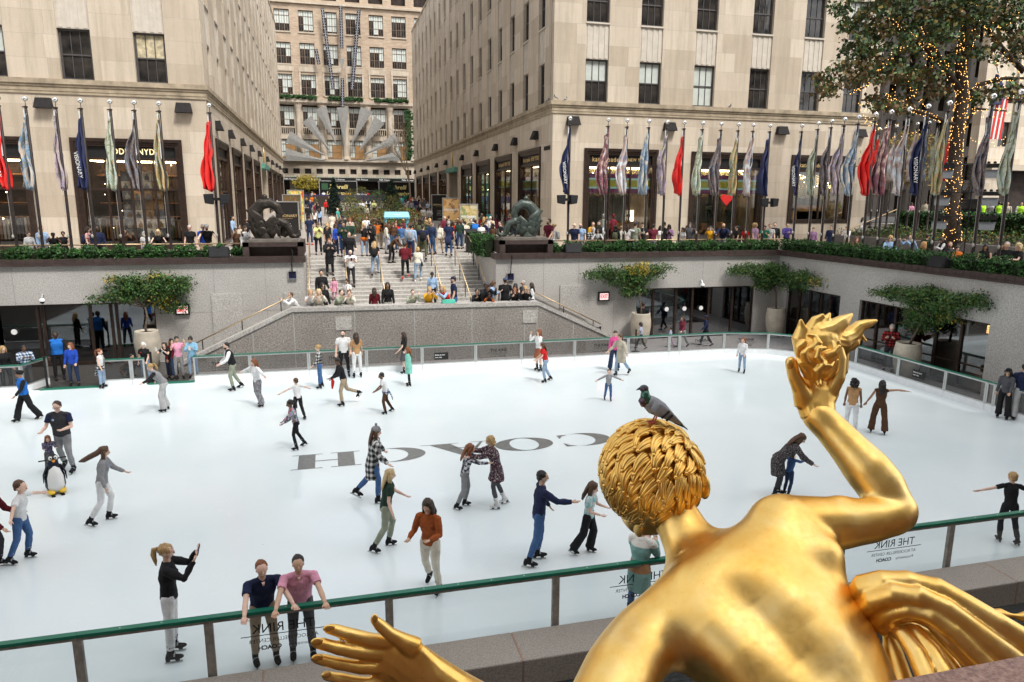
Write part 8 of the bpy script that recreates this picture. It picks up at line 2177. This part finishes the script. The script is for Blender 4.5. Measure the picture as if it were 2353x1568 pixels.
rows('''
in white shirt leaning over the left sloping wall|667 672|Y@29.45@1.36|1.78|-70|m|short:hm|s2|wht:l|blk:p|lean|s
a blonde in pale grey tee leaning at the left end|713 664|Y@29.45@1.36|1.64|10|f|bob:hl|s1|lgr:t|den:p|lean|s
a blonde in white striped knit leaning at the left end|732 658|Y@29.45@1.36|1.66|0|f|long:hy|s1|crm:l|gry:p|lean|s
in black sweater looking down at the pink child|738 628|H|1.78|30|m|short:hb|s2|blk:l|blk:p|stand2|s
with dark hair and sunglasses behind the striped knit|741 650|Y@30.1@1.36|1.7|20|f|long:hb|s2|blk:l|blk:p|stand|s|shades
a small girl in pink dress on the landing|767 642|H|1.1|-10|c|long:hd|s2|pnk:d|pnk:l|stand|s
in green hooded top leaning on the landing wall|784 666|Y@29.45@1.36|1.75|40|m|short:hb|s1|sag:l|den:p|lean|s
in white tee with a dark shoulder bag above the leaners|797 641|H@1.5|1.66|-30|f|bun:hd|s2|wht:t|ddn:p|stand2|s|bag:nvy
in cream shirt leaning on the landing wall|802 667|Y@29.45@1.36|1.64|-10|f|bun:hm|s1|crm:l|gry:p|lean|s
in maroon sweater with long dark hair, back to the ice|860 661|Y@30.1@1.36|1.66|175|f|long:hd|s2|mar:l|blk:p|stand|s
in black top and leopard print skirt alone on the landing|890 643|Y@30.1@1.36|1.66|5|f|long:hb|s3|blk:l|leo:s|stand|s|bag:brn
in green and grey top leaning alone, chin in hand|948 666|Y@29.45@1.36|1.76|15|m|short:hd|s1|sag:l|gry:p|chin|s
in mustard yellow sweater leaning at the middle|987 656|Y@29.45@1.36|1.64|10|f|bob:hl|s1|yel:l|ddn:p|lean|s
in pale blue sweater seen from behind, dark ponytail|993 626|H|1.62|178|f|pony:hb|s2|lbl:l|blk:p|stand|s
a blonde in red top and denim jacket facing left|1017 652|Y@29.45@1.36|1.66|-40|f|long:hl|s1|red:v:lbl|ldn:p|lean|s
in navy tee, jeans and baseball cap on the landing|1041 631|Y@30.1@1.36|1.82|-80|m|short:hd|s1|nvy:t|den:p|stand|s|cap:nvy beard
a girl in black laughing behind one hand|1096 663|Y@29.45@1.36|1.5|10|c|bun:hb|s3|blk:l|blk:p|chin|s
in black jacket and dark cap leaning right of the blue box|1118 644|Y@29.45@1.36|1.76|30|m|short:hb|s4|blk:l|blk:p|lean|s|cap:dgr
a child in black and orange jacket leaning|1124 667|Y@29.45@1.36|1.35|0|c|curly:hb|s4|blk:v:org|blk:p|lean|s
with long hair and pale blue top looking at a phone|1134 635|Y@30.1@1.36|1.64|80|f|long:hm|s2|lbl:l|den:p|phone|s
in black tee and blue cap seen from behind, white writing|1161 638|Y@30.1@1.36|1.72|175|m|short:hd|s1|blk:t|blk:p|stand|s|cap:den
with long dark hair turned away at the right end|1185 651|Y@30.1@1.36|1.66|150|f|long:hb|s2|blk:l|blk:p|stand|s
with auburn hair and sunglasses, chin in hand|1183 661|Y@29.45@1.36|1.62|0|f|long:ha|s1|blk:l|dgr:p|chin|s|shades
an older man in sunglasses and dark jacket at the right end|1202 645|Y@30.1@1.36|1.78|-60|m|short:hg|s2|dgr:l|blk:p|stand|s|shades
a blonde in sunglasses and black leather jacket leaning|1208 658|Y@29.45@1.36|1.64|0|f|long:hl|s1|blk:l|blk:p|lean|s|shades
in white top and headband with a brown bag|1221 650|Y@30.1@1.36|1.66|-80|f|long:hd|s1|wht:l|ddn:p|stand2|s|bag:brn
in grey hooded cardigan coming down the right flight|1263 667|H@.75|1.66|-60|f|long:hb|s2|lgr:c|blk:l|walk|s|specs
an older man in turquoise shirt with a green pack|1323 696|H@.2|1.74|-70|m|short:hw|s2|tea:t|gry:p|walk|s|pack:grn
in black sweater and trousers coming down the stairs with a phone|756 551|H|1.8|8|m|short:ha|s1|blk:c|blk:p|phone|s|phone:blk
a bald bearded man in printed white tee on the stairs|805 580|H|1.8|5|m|bald:hb|s1|wht:t|blk2:p|phone|s|beard phone:blk
climbing the stairs in black top and pale jeans with a backpack|861 562|H|1.66|165|f|long:hl|s1|blk:t|ldn:p|up|s|pack:blk
in maroon quilted jacket climbing the stairs|930 565|H|1.76|176|m|short:hb|s2|mar:l|blk:p|up|s:red
in cream vest and pale jeans climbing the stairs|960 568|H|1.7|170|f|bob:hl|s1|crm:v:wht|ldn:p|up|s:wht|bag:blk
in brown sweater stooping to take a photo|915 545|H|1.62|70|f|pony:hb|s2|brn:l|blk:p|bend|s
a young man in black jacket and grey shirt descending|802 538|H|1.8|5|m|short:hd|s1|blk:v:blk|nvy:p|walk|s
in black top with an orange jacket tied round the waist|836 512|H|1.7|20|f|long:hy|s1|blk:t|ldn:p|photo1|s|waist:org shades
''',G3_,1)
# printed shirt of the bald man
r=[o for o in COL.objects if o.get('label','').startswith('person a bald bearded man in printed')][0]
J,p=joints('phone','m')
tt=text('shirt_lettering','PEARL JAM',.085,cm('nvy'),r,fmat(J['S'](.36)+Vector((0,.148,0)),(-1,0,0),(0,-.1,1)),.002,bold=.003)
rows('''
in lime green tee with a phone at the top of the stairs|730 512|H|1.68|8|f|bun:hm|s2|lim:t|blk:p|phone|s|bag:blk phone:blk
in dark blue tee and navy trousers, red shoes, walking away|710 496|H|1.8|160|m|short:hd|s2|nvy:t|ddn:p|stand|s:red
a boy in black tee near the royal blue blouse|751 520|H|1.45|30|c|short:hb|s3|blk:t|blk:p|stand|s
in royal blue blouse with a long strapped bag on the plaza|771 518|H|1.66|60|f|bob:hd|s3|blu:l|nvy:p|stand2|s|bag:brn specs
in dark green shirt with a phone behind the young man|789 514|H|1.76|0|m|short:hb|s2|dgn:l|ddn:p|phone|s
in black jacket and dark cap behind the dark green shirt|787 496|H|1.8|30|m|short:hb|s3|blk:l|blk:p|stand|s|cap:nvy
in long beige coat seen from behind|804 501|H|1.68|178|f|long:ha|s1|bge:c|crm:l|stand|s|bag:blk
in white tee with backpack straps facing the stairs|842 497|H|1.8|5|m|short:hb|s3|wht:t|den:p|stand|s|pack:nvy
in black blouse looking left beside the photographer in orange|852 514|H|1.68|-20|f|long:hd|s1|blk:l|blk:p|phone|s|phone:blk
in black sweater and khaki trousers seen from behind|870 501|H|1.8|178|m|short:hb|s2|blk:l|kha:p|stand|s
with long black hair behind the blue cart|910 504|H|1.66|0|f|long:hb|s2|blk:l|blk:p|cross|s
in light blue shirt with a grey backpack|944 521|H|1.78|165|m|short:hb|s2|lbl:l|ddn:p|stand|s|pack:gry
in grey top and orange trousers by the cart|939 514|H|1.66|20|f|bun:hd|s2|gry:l|org:p|stand|s|shades
in navy tee and olive trousers with a black backpack|972 523|H|1.76|170|m|short:hd|s2|nvy:t|olv:p|stand2|s|pack:blk
a child in bright blue tee and navy cap|995 529|H|1.2|0|c|short:hd|s2|blu:t|blk:p|stand|s|cap:nvy
in dark jacket sitting on a kerb behind the blue child|991 510|H|1.72|-20|m|short:hd|s3|ddn:l|den:p|stand|s
with tan coat and brown hair near the cart|983 506|H|1.64|-30|f|long:hm|s1|tan:c|blk:l|stand|s
with curly hair and olive backpack near the cart|966 503|H|1.74|160|f|curly:hd|s2|olv:l|olv:p|stand|s|pack:olv
in dark teal top behind the tan coat|977 497|H|1.68|20|f|long:hd|s2|dgn:l|blk:p|stand|s
in navy tee with a jacket tied at the waist, from behind|1031 512|H|1.78|170|m|short:hg|s1|nvy:t|den:p|stand|s|waist:nvy
in black tee and sunglasses in front of the posters|1052 500|H|1.78|0|m|short:hb|s2|blk:t|ldn:p|stand2|s|shades beard
in white top and black trousers in front of the posters|1063 504|H|1.66|-20|f|long:hd|s2|lgr:l|blk:p|stand2|s:wht|shades
in bright blue vest behind the black lectern, from behind|1092 505|H|1.74|178|m|short:hb|s3|vst:v:blk|blk:p|stand|s
in burgundy shirt with grey hair beside the ochre poster|1022 497|H|1.76|20|m|short:hg|s1|bur:l|gry:p|stand|s
with short brown hair right of the landscape poster|1082 503|H|1.68|30|m|short:hm|s1|olv:l|den:p|stand|s
in navy coat left of the white cap|1117 507|H|1.7|100|m|short:hd|s2|nvy:l|blk:p|phone|s
in white cap and white top among the crowd|1127 498|H|1.72|0|m|short:hd|s1|wht:l|den:p|stand|s|cap:wht
a blonde in grey top right of the lectern|1130 508|H|1.62|-70|f|long:hl|s1|gry:l|den:p|stand|s
in red top with dark hair behind the lectern group|1107 494|H|1.68|160|f|long:hd|s1|red:l|blk:p|stand|s
in burgundy dress near the second shop window|1141 494|H|1.68|-150|f|long:hb|s2|bur:d|blk:l|stand|s
in black tee and glasses beside the right bronze|1149 509|H|1.74|-60|m|short:hd|s1|blk:t|dgr:p|stand|s|specs
in red top and pink hat beside the right bronze|1150 518|H|1.45|-20|f|long:hl|s1|red:l|den:p|stand|s|knit:hot
in navy top with grey hair walking away on the left|713 460|H|1.8|175|m|short:hg|s1|nvy:t|gry:p|walk|s
in black hooded top walking away on the left|707 471|H|1.76|178|m|short:hd|s2|blk:l|blk:p|walk|s
a girl with long fair brown hair walking away|722 483|H|1.55|178|f|long:hm|s1|wht:t|blk:p|walk|s
a girl in pale blue striped top with long hair walking away|733 479|H|1.62|178|f|long:hd|s1|lbl:l|nvy:p|walk|s
in dark jacket with high bun walking away|731 466|H|1.72|178|f|bun:hd|s2|blk:l|blk:p|walk|s
in cream dress with a red bag seen from behind|762 490|H|1.66|178|f|bun:hd|s2|crm:d|crm:l|stand|s|bag:red
in yellow checked shirt by the left shop windows|637 461|H|1.76|20|m|short:hg|s1|pldye:l|kha:p|stand|s
with a green top resting by the left planter box|776 479|H|1.6|60|m|short:hw|s1|tea:t|kha:p|stand|s
in grey cardigan sitting at the garden, first from the left|820 461|H|1.7|0|m|curly:hb|s4|gry:v:lgr|ddn:p|stand|s
in white shirt at the garden, second from the left|831 461|H|1.7|0|m|short:hb|s3|wht:l|ddn:p|cross|s
in dark waistcoat over white at the garden|846 457|H|1.72|0|m|knit:hb|s4|nvy:v:wht|ddn:p|cross|s
in neon striped top at the garden, rightmost|859 461|H|1.66|0|f|short:hl|s2|lim:l|blk:p|cross|s
in cream coat crouching before the garden group|842 473|H|1.55|0|f|bob:hl|s1|crm:l|blk:p|stand|s
in white top with dark trousers at the back of the crowd|920 452|H|1.66|170|f|long:hm|s2|wht:t|blk:p|stand|s
in green jacket at the top of the crowd|930 445|H|1.76|175|m|short:hd|s2|grn:l|den:p|walk|s|pack:grn
in black coat with grey hair, left edge of the right crowd|965 470|H|1.78|20|m|short:hg|s1|blk:c|blk:p|walk|s
in white tee beside the black coat|972 476|H|1.6|0|f|long:hd|s2|wht:t|den:p|walk|s
holding a black bag in front of the black poster|987 477|H|1.68|0|f|long:hd|s1|lgr:l|blk:p|cross|s
in patterned pale blouse just left of the black poster|983 463|H|1.66|0|f|long:hd|s2|hawaii:l|blk:p|walk|s
''',G5_,2)
rows('''
in grey hooded top and glasses, first at the left rail|65 532|Y@32.7@3.8|1.6|30|f|bun:hd|s1|lgr:l|dgr:p|stand2|s|specs
in blue grey sweater, second at the left rail|94 519|Y@32.7@3.8|1.78|40|m|short:hd|s1|lbl:l|gry:p|stand|s
in black cap and black tee leaning low on the left rail|121 535|Y@32.7@3.8|1.76|0|m|short:hb|s4|blk:t|blk:p|lean|s|cap:blk
in black tank top and sunglasses at the left rail|144 532|Y@32.7@3.8|1.58|0|f|bun:hb|s2|blk:k|blk:p|stand|s|shades
in red striped top with a backpack at the left rail|202 521|Y@32.7@3.8|1.68|60|f|long:hd|s1|strrw:t|den:p|stand|s|pack:nvy
in dark navy shirt at the left rail, third flagpole|222 520|Y@32.7@3.8|1.78|20|m|short:hb|s5|nvy:l|blk:p|stand|s
a dark haired woman in brown leaning over the left rail|285 526|Y@32.7@3.8|1.66|30|f|long:hb|s3|brn:l|blk:p|lean|s
a white haired woman in white tee at the left rail|332 532|Y@32.7@3.8|1.6|20|f|bob:hw|s1|wht:t|den:p|stand|s
a blonde in black tee and sunglasses at the left rail|362 527|Y@32.7@3.8|1.66|0|f|long:hy|s1|blk:t|blk:p|railf|s|shades
with short grey hair, glasses and black tee at the left rail|435 517|Y@32.7@3.8|1.68|-10|f|short:hg|s1|blk:t|gry:p|stand|s|specs
in blue tee and sunglasses behind the printed black tee|466 516|Y@32.7@3.8|1.76|30|m|short:hg|s2|blu:t|kha:p|stand|s|shades
with beard, white cap and printed black tee at the left rail|474 516|Y@32.7@3.8|1.78|0|m|short:hm|s1|blk:t|kha:p|railf|s|cap:wht beard
in light blue shirt with beard behind the left bronze|534 497|H|1.8|70|m|short:hb|s2|lbl:l|gry:p|stand|s|beard shades
in sunglasses between two people left of the left bronze|550 516|H|1.6|0|f|bun:hb|s2|bge:t|blk:p|stand|s|shades
in brown top taking a photo left of the left bronze|541 524|Y@32.7@3.8|1.6|20|f|bun:hb|s3|brn:l|blk:p|photo|s
in white sweater left of the left bronze|563 519|Y@32.7@3.8|1.62|40|f|long:hd|s1|wht:l|ldn:p|stand2|s
in black jacket near the left bronze leaves|567 501|H|1.76|50|m|short:hb|s2|blk:l|blk:p|stand|s
in burgundy tee touching the right pedestal|1261 503|Y@32.7@3.8|1.78|-40|m|short:hd|s2|bur:t|gry:p|stand2|s|beard
a blonde in white top with a pale bag beside the burgundy tee|1272 515|Y@32.7@3.8|1.66|-100|f|bun:hl|s1|wht:k|wht:p|stand|s|pack:lgr
a bald man in navy printed tee at the right rail|1320 513|Y@32.7@3.8|1.76|-20|m|bald:hb|s1|nvy:t|kha:p|stand|s|shades
in short sleeved blue shirt and sunglasses at the right rail|1334 513|Y@32.7@3.8|1.76|-10|m|bald:hb|s1|lbl:t|gry:p|stand|s|shades beard
in grey checked shirt looking down at the right rail|1361 523|Y@32.7@3.8|1.66|20|m|short:hg|s2|pldbw:l|gry:p|stand|s
in grey sweater with black hair at the right rail|1374 526|Y@32.7@3.8|1.58|0|f|bob:hb|s2|lgr:l|blk:p|railf|s
a bearded man in black vest over white at the right rail|1376 509|Y@32.7@3.8|1.8|10|m|short:hb|s2|blk:v:wht|blk:p|stand|s|beard
with brown hair behind the bearded man in black vest|1363 510|H|1.76|30|m|short:hm|s1|yel:l|blk:p|stand|s
in black with dark curly hair turned to the shop|1415 519|Y@32.7@3.8|1.68|170|f|curly:hb|s2|blk:l|blk:p|stand|s|pack:olv
a blonde in cream turned to the shop|1429 519|Y@32.7@3.8|1.62|170|f|bun:hl|s1|crm:t|blk:p|stand|s
with long dark hair and white top, raising a phone|1444 515|Y@32.7@3.8|1.7|150|f|long:hd|s1|wht:l|blk:p|photo1|s|bag:blk
in olive tee and dark cap turned to the shop|1461 511|Y@32.7@3.8|1.78|150|m|short:hd|s1|sag:t|gry:p|stand|s|cap:ddn
in black tee and dark cap with folded arms|1477 512|Y@32.7@3.8|1.76|0|m|short:hd|s1|blk:t|blk:p|headup|s|cap:blk
in mauve tee seen from behind at the right rail|1502 515|Y@32.7@3.8|1.74|176|m|short:hd|s1|bur:t|gry:p|stand|s
a dark haired woman in white top by the fifth flagpole|1519 519|Y@32.7@3.8|1.66|60|f|long:hb|s2|wht:t|blk:p|stand|s
with black hair and beard behind the sixth flagpole|1525 510|Y@32.7@3.8|1.8|-60|m|short:hb|s4|blk:l|blk:p|stand|s
in plum cardigan looking at a phone by the red flag pole|1538 516|Y@32.7@3.8|1.7|0|f|long:hb|s3|mau:l|blk:p|phone|s|phone:blk
with long dark hair in white tee right of the red flag|1569 523|Y@32.7@3.8|1.6|-40|f|long:hb|s2|wht:t|den:p|stand|s
in dark grey tee photographing with both arms raised|1586 511|Y@32.7@3.8|1.76|0|m|short:hb|s4|dgr:t|blk:p|photo|s|phone:wht
in mustard top photographing at the right rail|1633 519|Y@32.7@3.8|1.64|0|f|long:hd|s2|yel:l|blk:p|photo|s|phone:wht
a bald bearded man in navy sweatshirt at the right rail|1663 513|Y@32.7@3.8|1.78|0|m|bald:hb|s2|nvy:l|gry:p|railf|s|beard
with black hair and black tee facing left at the rail|1693 519|Y@32.7@3.8|1.66|-60|f|pony:hb|s2|blk:t|blk:p|stand|s
in bright red tee by the heart window|1714 521|Y@32.7@3.8|1.7|20|f|bun:hd|s1|red:t|blk:p|stand|s
a fair haired boy in lilac tee|1737 513|Y@32.7@3.8|1.72|60|m|curly:hl|s1|lil:t|gry:p|stand|s
in green tee looking down near the pole speakers|1758 519|Y@32.7@3.8|1.72|0|m|short:hb|s2|grn:t|blk:p|phone|s
a ginger boy in pale grey tee|1770 515|Y@32.7@3.8|1.72|10|m|short:ha|s1|lgr:t|gry:p|stand|s
in black shirt and sunglasses right of the ginger boy|1781 512|Y@32.7@3.8|1.76|0|m|short:hd|s1|blk:l|blk:p|stand|s|shades
in purple shirt with folded arms near the corner|1810 513|Y@33.8@3.8|1.78|20|m|short:hd|s2|prp:l|blk:p|cross|s
a woman in mauve shirt behind the corner flagpoles|1870 523|Y@33.8@3.8|1.64|10|f|bun:hm|s1|mau:l|blk:p|stand|s
in dark navy sweater and glasses near the side steps|1910 519|Y@33.8@3.8|1.76|-20|m|short:hb|s2|nvy:l|ddn:p|stand|s|specs
in white shirt over pale blue looking at a phone|1946 521|Y@33.8@3.8|1.76|-30|m|short:hb|s2|wht:l|kha:p|phone|s
''',G4_,2)
rows('''
in white jacket climbing the side steps|1982 510|Y@41@4.2|1.7|150|f|long:hd|s1|wht:c|blk:l|up|s
crouching with dark red hair behind the white shirt|1969 546|X@24.4@3.8|1.7|20|f|long:ha|s1|brn:l|blk:p|sit|s
in white top and sunglasses on the terrace seats|2047 541|X@24.4@3.8|1.7|0|f|long:hl|s1|lbl:l|gry:p|sit|s|shades
with bare arms and black hair on the terrace seats|2035 552|X@24.4@3.8|1.7|60|f|long:hb|s2|blk:k|blk:p|sit|s
in light blue blazer bending behind the hedge|2094 540|X@24.0@3.8|1.7|-50|m|short:ha|s1|lbl:l|gry:p|lean|s
in green coat and cap with a straw backpack|2132 538|X@24.0@3.8|1.72|150|m|short:hd|s2|dgn:l|blk:p|stand|s|cap:olv pack:tan
in black vest with white sleeves reading|2164 546|X@24.0@3.8|1.66|-60|f|long:hd|s2|blk:v:wht|blk:p|phone|s
with red beard beside the light tower|2184 556|X@24.4@3.8|1.7|0|m|short:ha|s1|dgr:l|blk:p|sit|s|beard
in bright orange top beside the light tower|2201 565|X@24.4@3.8|1.7|20|f|bob:hd|s1|org:l|blk:p|sit|s
in black top holding both hands to the face, right terrace|2266 561|X@24.4@3.8|1.7|0|f|long:hb|s3|blk:k|blk:p|sit|s
a grey haired man in black tee near the right edge|2316 549|X@24.4@3.8|1.7|-10|m|short:hg|s2|blk:t|blk:p|sit|s
a blonde in black top at the right edge|2342 553|X@24.4@3.8|1.7|-50|f|long:hy|s1|blk:t|blk:p|sit|s
a bald man half hidden behind the grey haired man|2305 563|X@24.4@3.8|1.7|-20|m|bald:hb|s3|blk:t|blk:p|sit|s
in white shirt seen from behind on the side street|2127 474|X@39.2@5.2|1.8|170|m|short:hd|s1|bge:l|gry:p|stand|s
in pale pink top on the side street|2094 484|X@39.2@5.2|1.66|30|f|curly:hd|s3|pnk:l|den:p|stand|s
in pale grey tee facing the plaza on the side street|2279 475|X@39.2@5.2|1.82|0|m|short:hg|s3|lgr:t|kha:p|stand|s
in fluorescent vest, left of the grey tee on the street|2259 483|X@39.2@5.2|1.74|40|m|short:hb|s3|hiv:v:nvy|blk:p|stand|s
in fluorescent vest, right of the grey tee on the street|2295 482|X@39.2@5.2|1.76|170|m|short:hb|s3|hiv:v:nvy|blk:p|stand|s
in beige top right of the second fluorescent vest|2314 482|X@39.2@5.2|1.74|10|m|short:hd|s2|bge:l|gry:p|stand|s
in fluorescent vest at the right edge of the street|2346 478|X@39.2@5.2|1.74|10|m|short:hb|s2|hiv:v:wht|blk:p|stand|s
''',G6_,2)
# the packed crowd farther down the promenade
rnd=random.Random(77)
tops_=['wht:t black_','blk:l','blk:t','nvy:l','nvy:t','dgr:l','gry:l','lbl:l','red:l','org:l','brn:l','olv:l','lgr:t','yel:l','dgn:l','bur:l','crm:l','den:l','tea:t']
tn=dict(dgr='charcoal',wht='white',blk='black',nvy='navy',gry='grey',lbl='pale blue',red='red',org='orange',brn='brown',olv='olive',lgr='light grey',yel='mustard',dgn='dark green',bur='burgundy',crm='cream',den='denim blue',tea='turquoise')
hn=dict(short='short hair',long='long hair',pony='a ponytail',bun='a hair bun',curly='curly hair')
hcn=dict(hb='black',hd='dark',hm='brown',hl='blond')
used_=set()
def crowd(n,fx,fy,place,zf=None):
    c=0;t=0
    while c<n and t<n*40:
        t+=1
        tp=rnd.choice(tops_).split()[0];hs_=rnd.choice(['short','short','long','long','pony','bun','curly']);hc=rnd.choice(['hb','hd','hm','hl'])
        bt=rnd.choice(['blk:p','ddn:p','den:p','gry:p','kha:p'])
        key=(tp,hs_,hc,place)
        if key in used_: continue
        used_.add(key)
        x,y=fx(),fy()
        g_='m' if hs_=='short' else 'f'
        fw=rnd.choice([175,165,-170,180,0,20,90])
        hv=hn[hs_];hv=(hv.replace('a ','a '+hcn[hc]+' ') if hv.startswith('a ') else hcn[hc]+' '+hv)
        person('person with %s and %s top, %s'%(hv,tn[tp.split(':')[0]],place),x,y,'W',rnd.uniform(1.6,1.82) if g_=='m' else rnd.uniform(1.55,1.72),fw,g_,hs_+':'+hc,rnd.choice(['s1','s2','s2','s3','s4']),tp,bt,rnd.choice(['stand','walk','stand2']),'s','',2,G5_,zf)
        c+=1
crowd(34,lambda:rnd.uniform(8.2,12.6),lambda:rnd.uniform(60,94),'in the packed crowd')
crowd(16,lambda:rnd.uniform(8.6,12.4),lambda:rnd.uniform(46,58),'in the looser right crowd')
crowd(28,lambda:rnd.uniform(-5.2,10.5),lambda:rnd.uniform(113.5,117),'on the far avenue',6.1)
crowd(12,lambda:rnd.uniform(-4.8,.4),lambda:rnd.uniform(62,94),'on the left garden path')
crowd(26,lambda:rnd.uniform(-.8,9.2),lambda:rnd.uniform(37.4,46),'between stairs and garden')
# ---------------------------------------------------------------- penguin skating aid
def penguin():
    p=atz(130,1128,.05);t=E_('penguin_skate_aid',(p.x,p.y,0));v=Vector((-p.x,-p.y,0)).normalized();t.rotation_euler=(0,0,math.atan2(v.y,v.x)-math.pi/2+.1);tag(t,'black and white penguin skating aid with yellow feet pushed by a small girl','skating aid')
    PB=M('penguin_black',(.012,.013,.02),.25);PW=M('penguin_white',(.72,.72,.70),.3,var=.05);PY=M('penguin_yellow',(.75,.48,.02),.35);PO=M('penguin_orange',(.75,.28,.02),.35)
    g=MB();g.loft([(0,0,.1),(0,0,.2),(0,0,.42),(0,-.01,.62),(0,-.02,.74)],[(.17,.15),(.205,.18),(.20,.175),(.145,.13),(.08,.075)],20);g.build('body',PB,t,True)
    g=MB();g.loft([(0,.03,.1),(0,.035,.2),(0,.035,.42),(0,.03,.60),(0,.02,.70)],[(.15,.135),(.185,.165),(.178,.16),(.12,.115),(.05,.05)],20);g.build('belly',PW,t,True)
    g=MB();g.ell((0,.0,.82),(.115,.11,.11),16,12);h=g.build('head',PB,t,True)
    for s in(-1,1):
        g=MB();g.ell((s*.052,.082,.86),(.042,.03,.048),12,8);e=g.build('eye',PW,h,True);g=MB();g.ell((s*.045,.108,.86),(.016,.010,.020),8,6);g.build('pupil',PB,e,True)
        g=MB();g.loft([(s*.13,.0,.66),(s*.21,.02,.48),(s*.225,.03,.30)],[(.02,.05),(.02,.055),(.01,.02)],8);g.build('flipper',PB,t,True)
        g=MB();g.loft([(s*.09,-.05,.09),(s*.10,.1,.09),(s*.11,.22,.07)],[(.085,.05),(.09,.05),(.05,.025)],12);g.build('foot',PY,t,True)
        g=MB();g.box(s*.09-.035,-.2,0,s*.09+.035,.26,.03);g.build('ski_runner',PB,t)
        g=MB();g.loft([(s*.06,-.02,.80),(s*.27,-.04,.80)],.016,8);g.build('handle',BLK,t)
    g=MB();g.loft([(0,.1,.80),(0,.17,.785)],[(.04,.03),(.012,.01)],10);g.build('beak',PO,h,True)
    g=MB();g.loft([(0,.0,.71),(0,.0,.75)],[(.105,.10),(.10,.095)],16);g.build('scarf',cm('nvy'),t)
penguin()
# small things on the landing wall
p=aty(1030,696,29.0);g=MB();g.box(p.x-.27,28.8,2.39,p.x+.27,29.1,2.52);o=g.build('mint_box',M('mint_box',(.10,.55,.42),.5));tag(o,'mint green box on the landing wall beside the man in a cap','box')
print('PEOPLE',NP)
for o in COL.objects:
    if o.parent is None and 'label' in o and len(o['label'].split())>16: print('LONG',o['label'])
bpy.data.scenes.remove(TS)
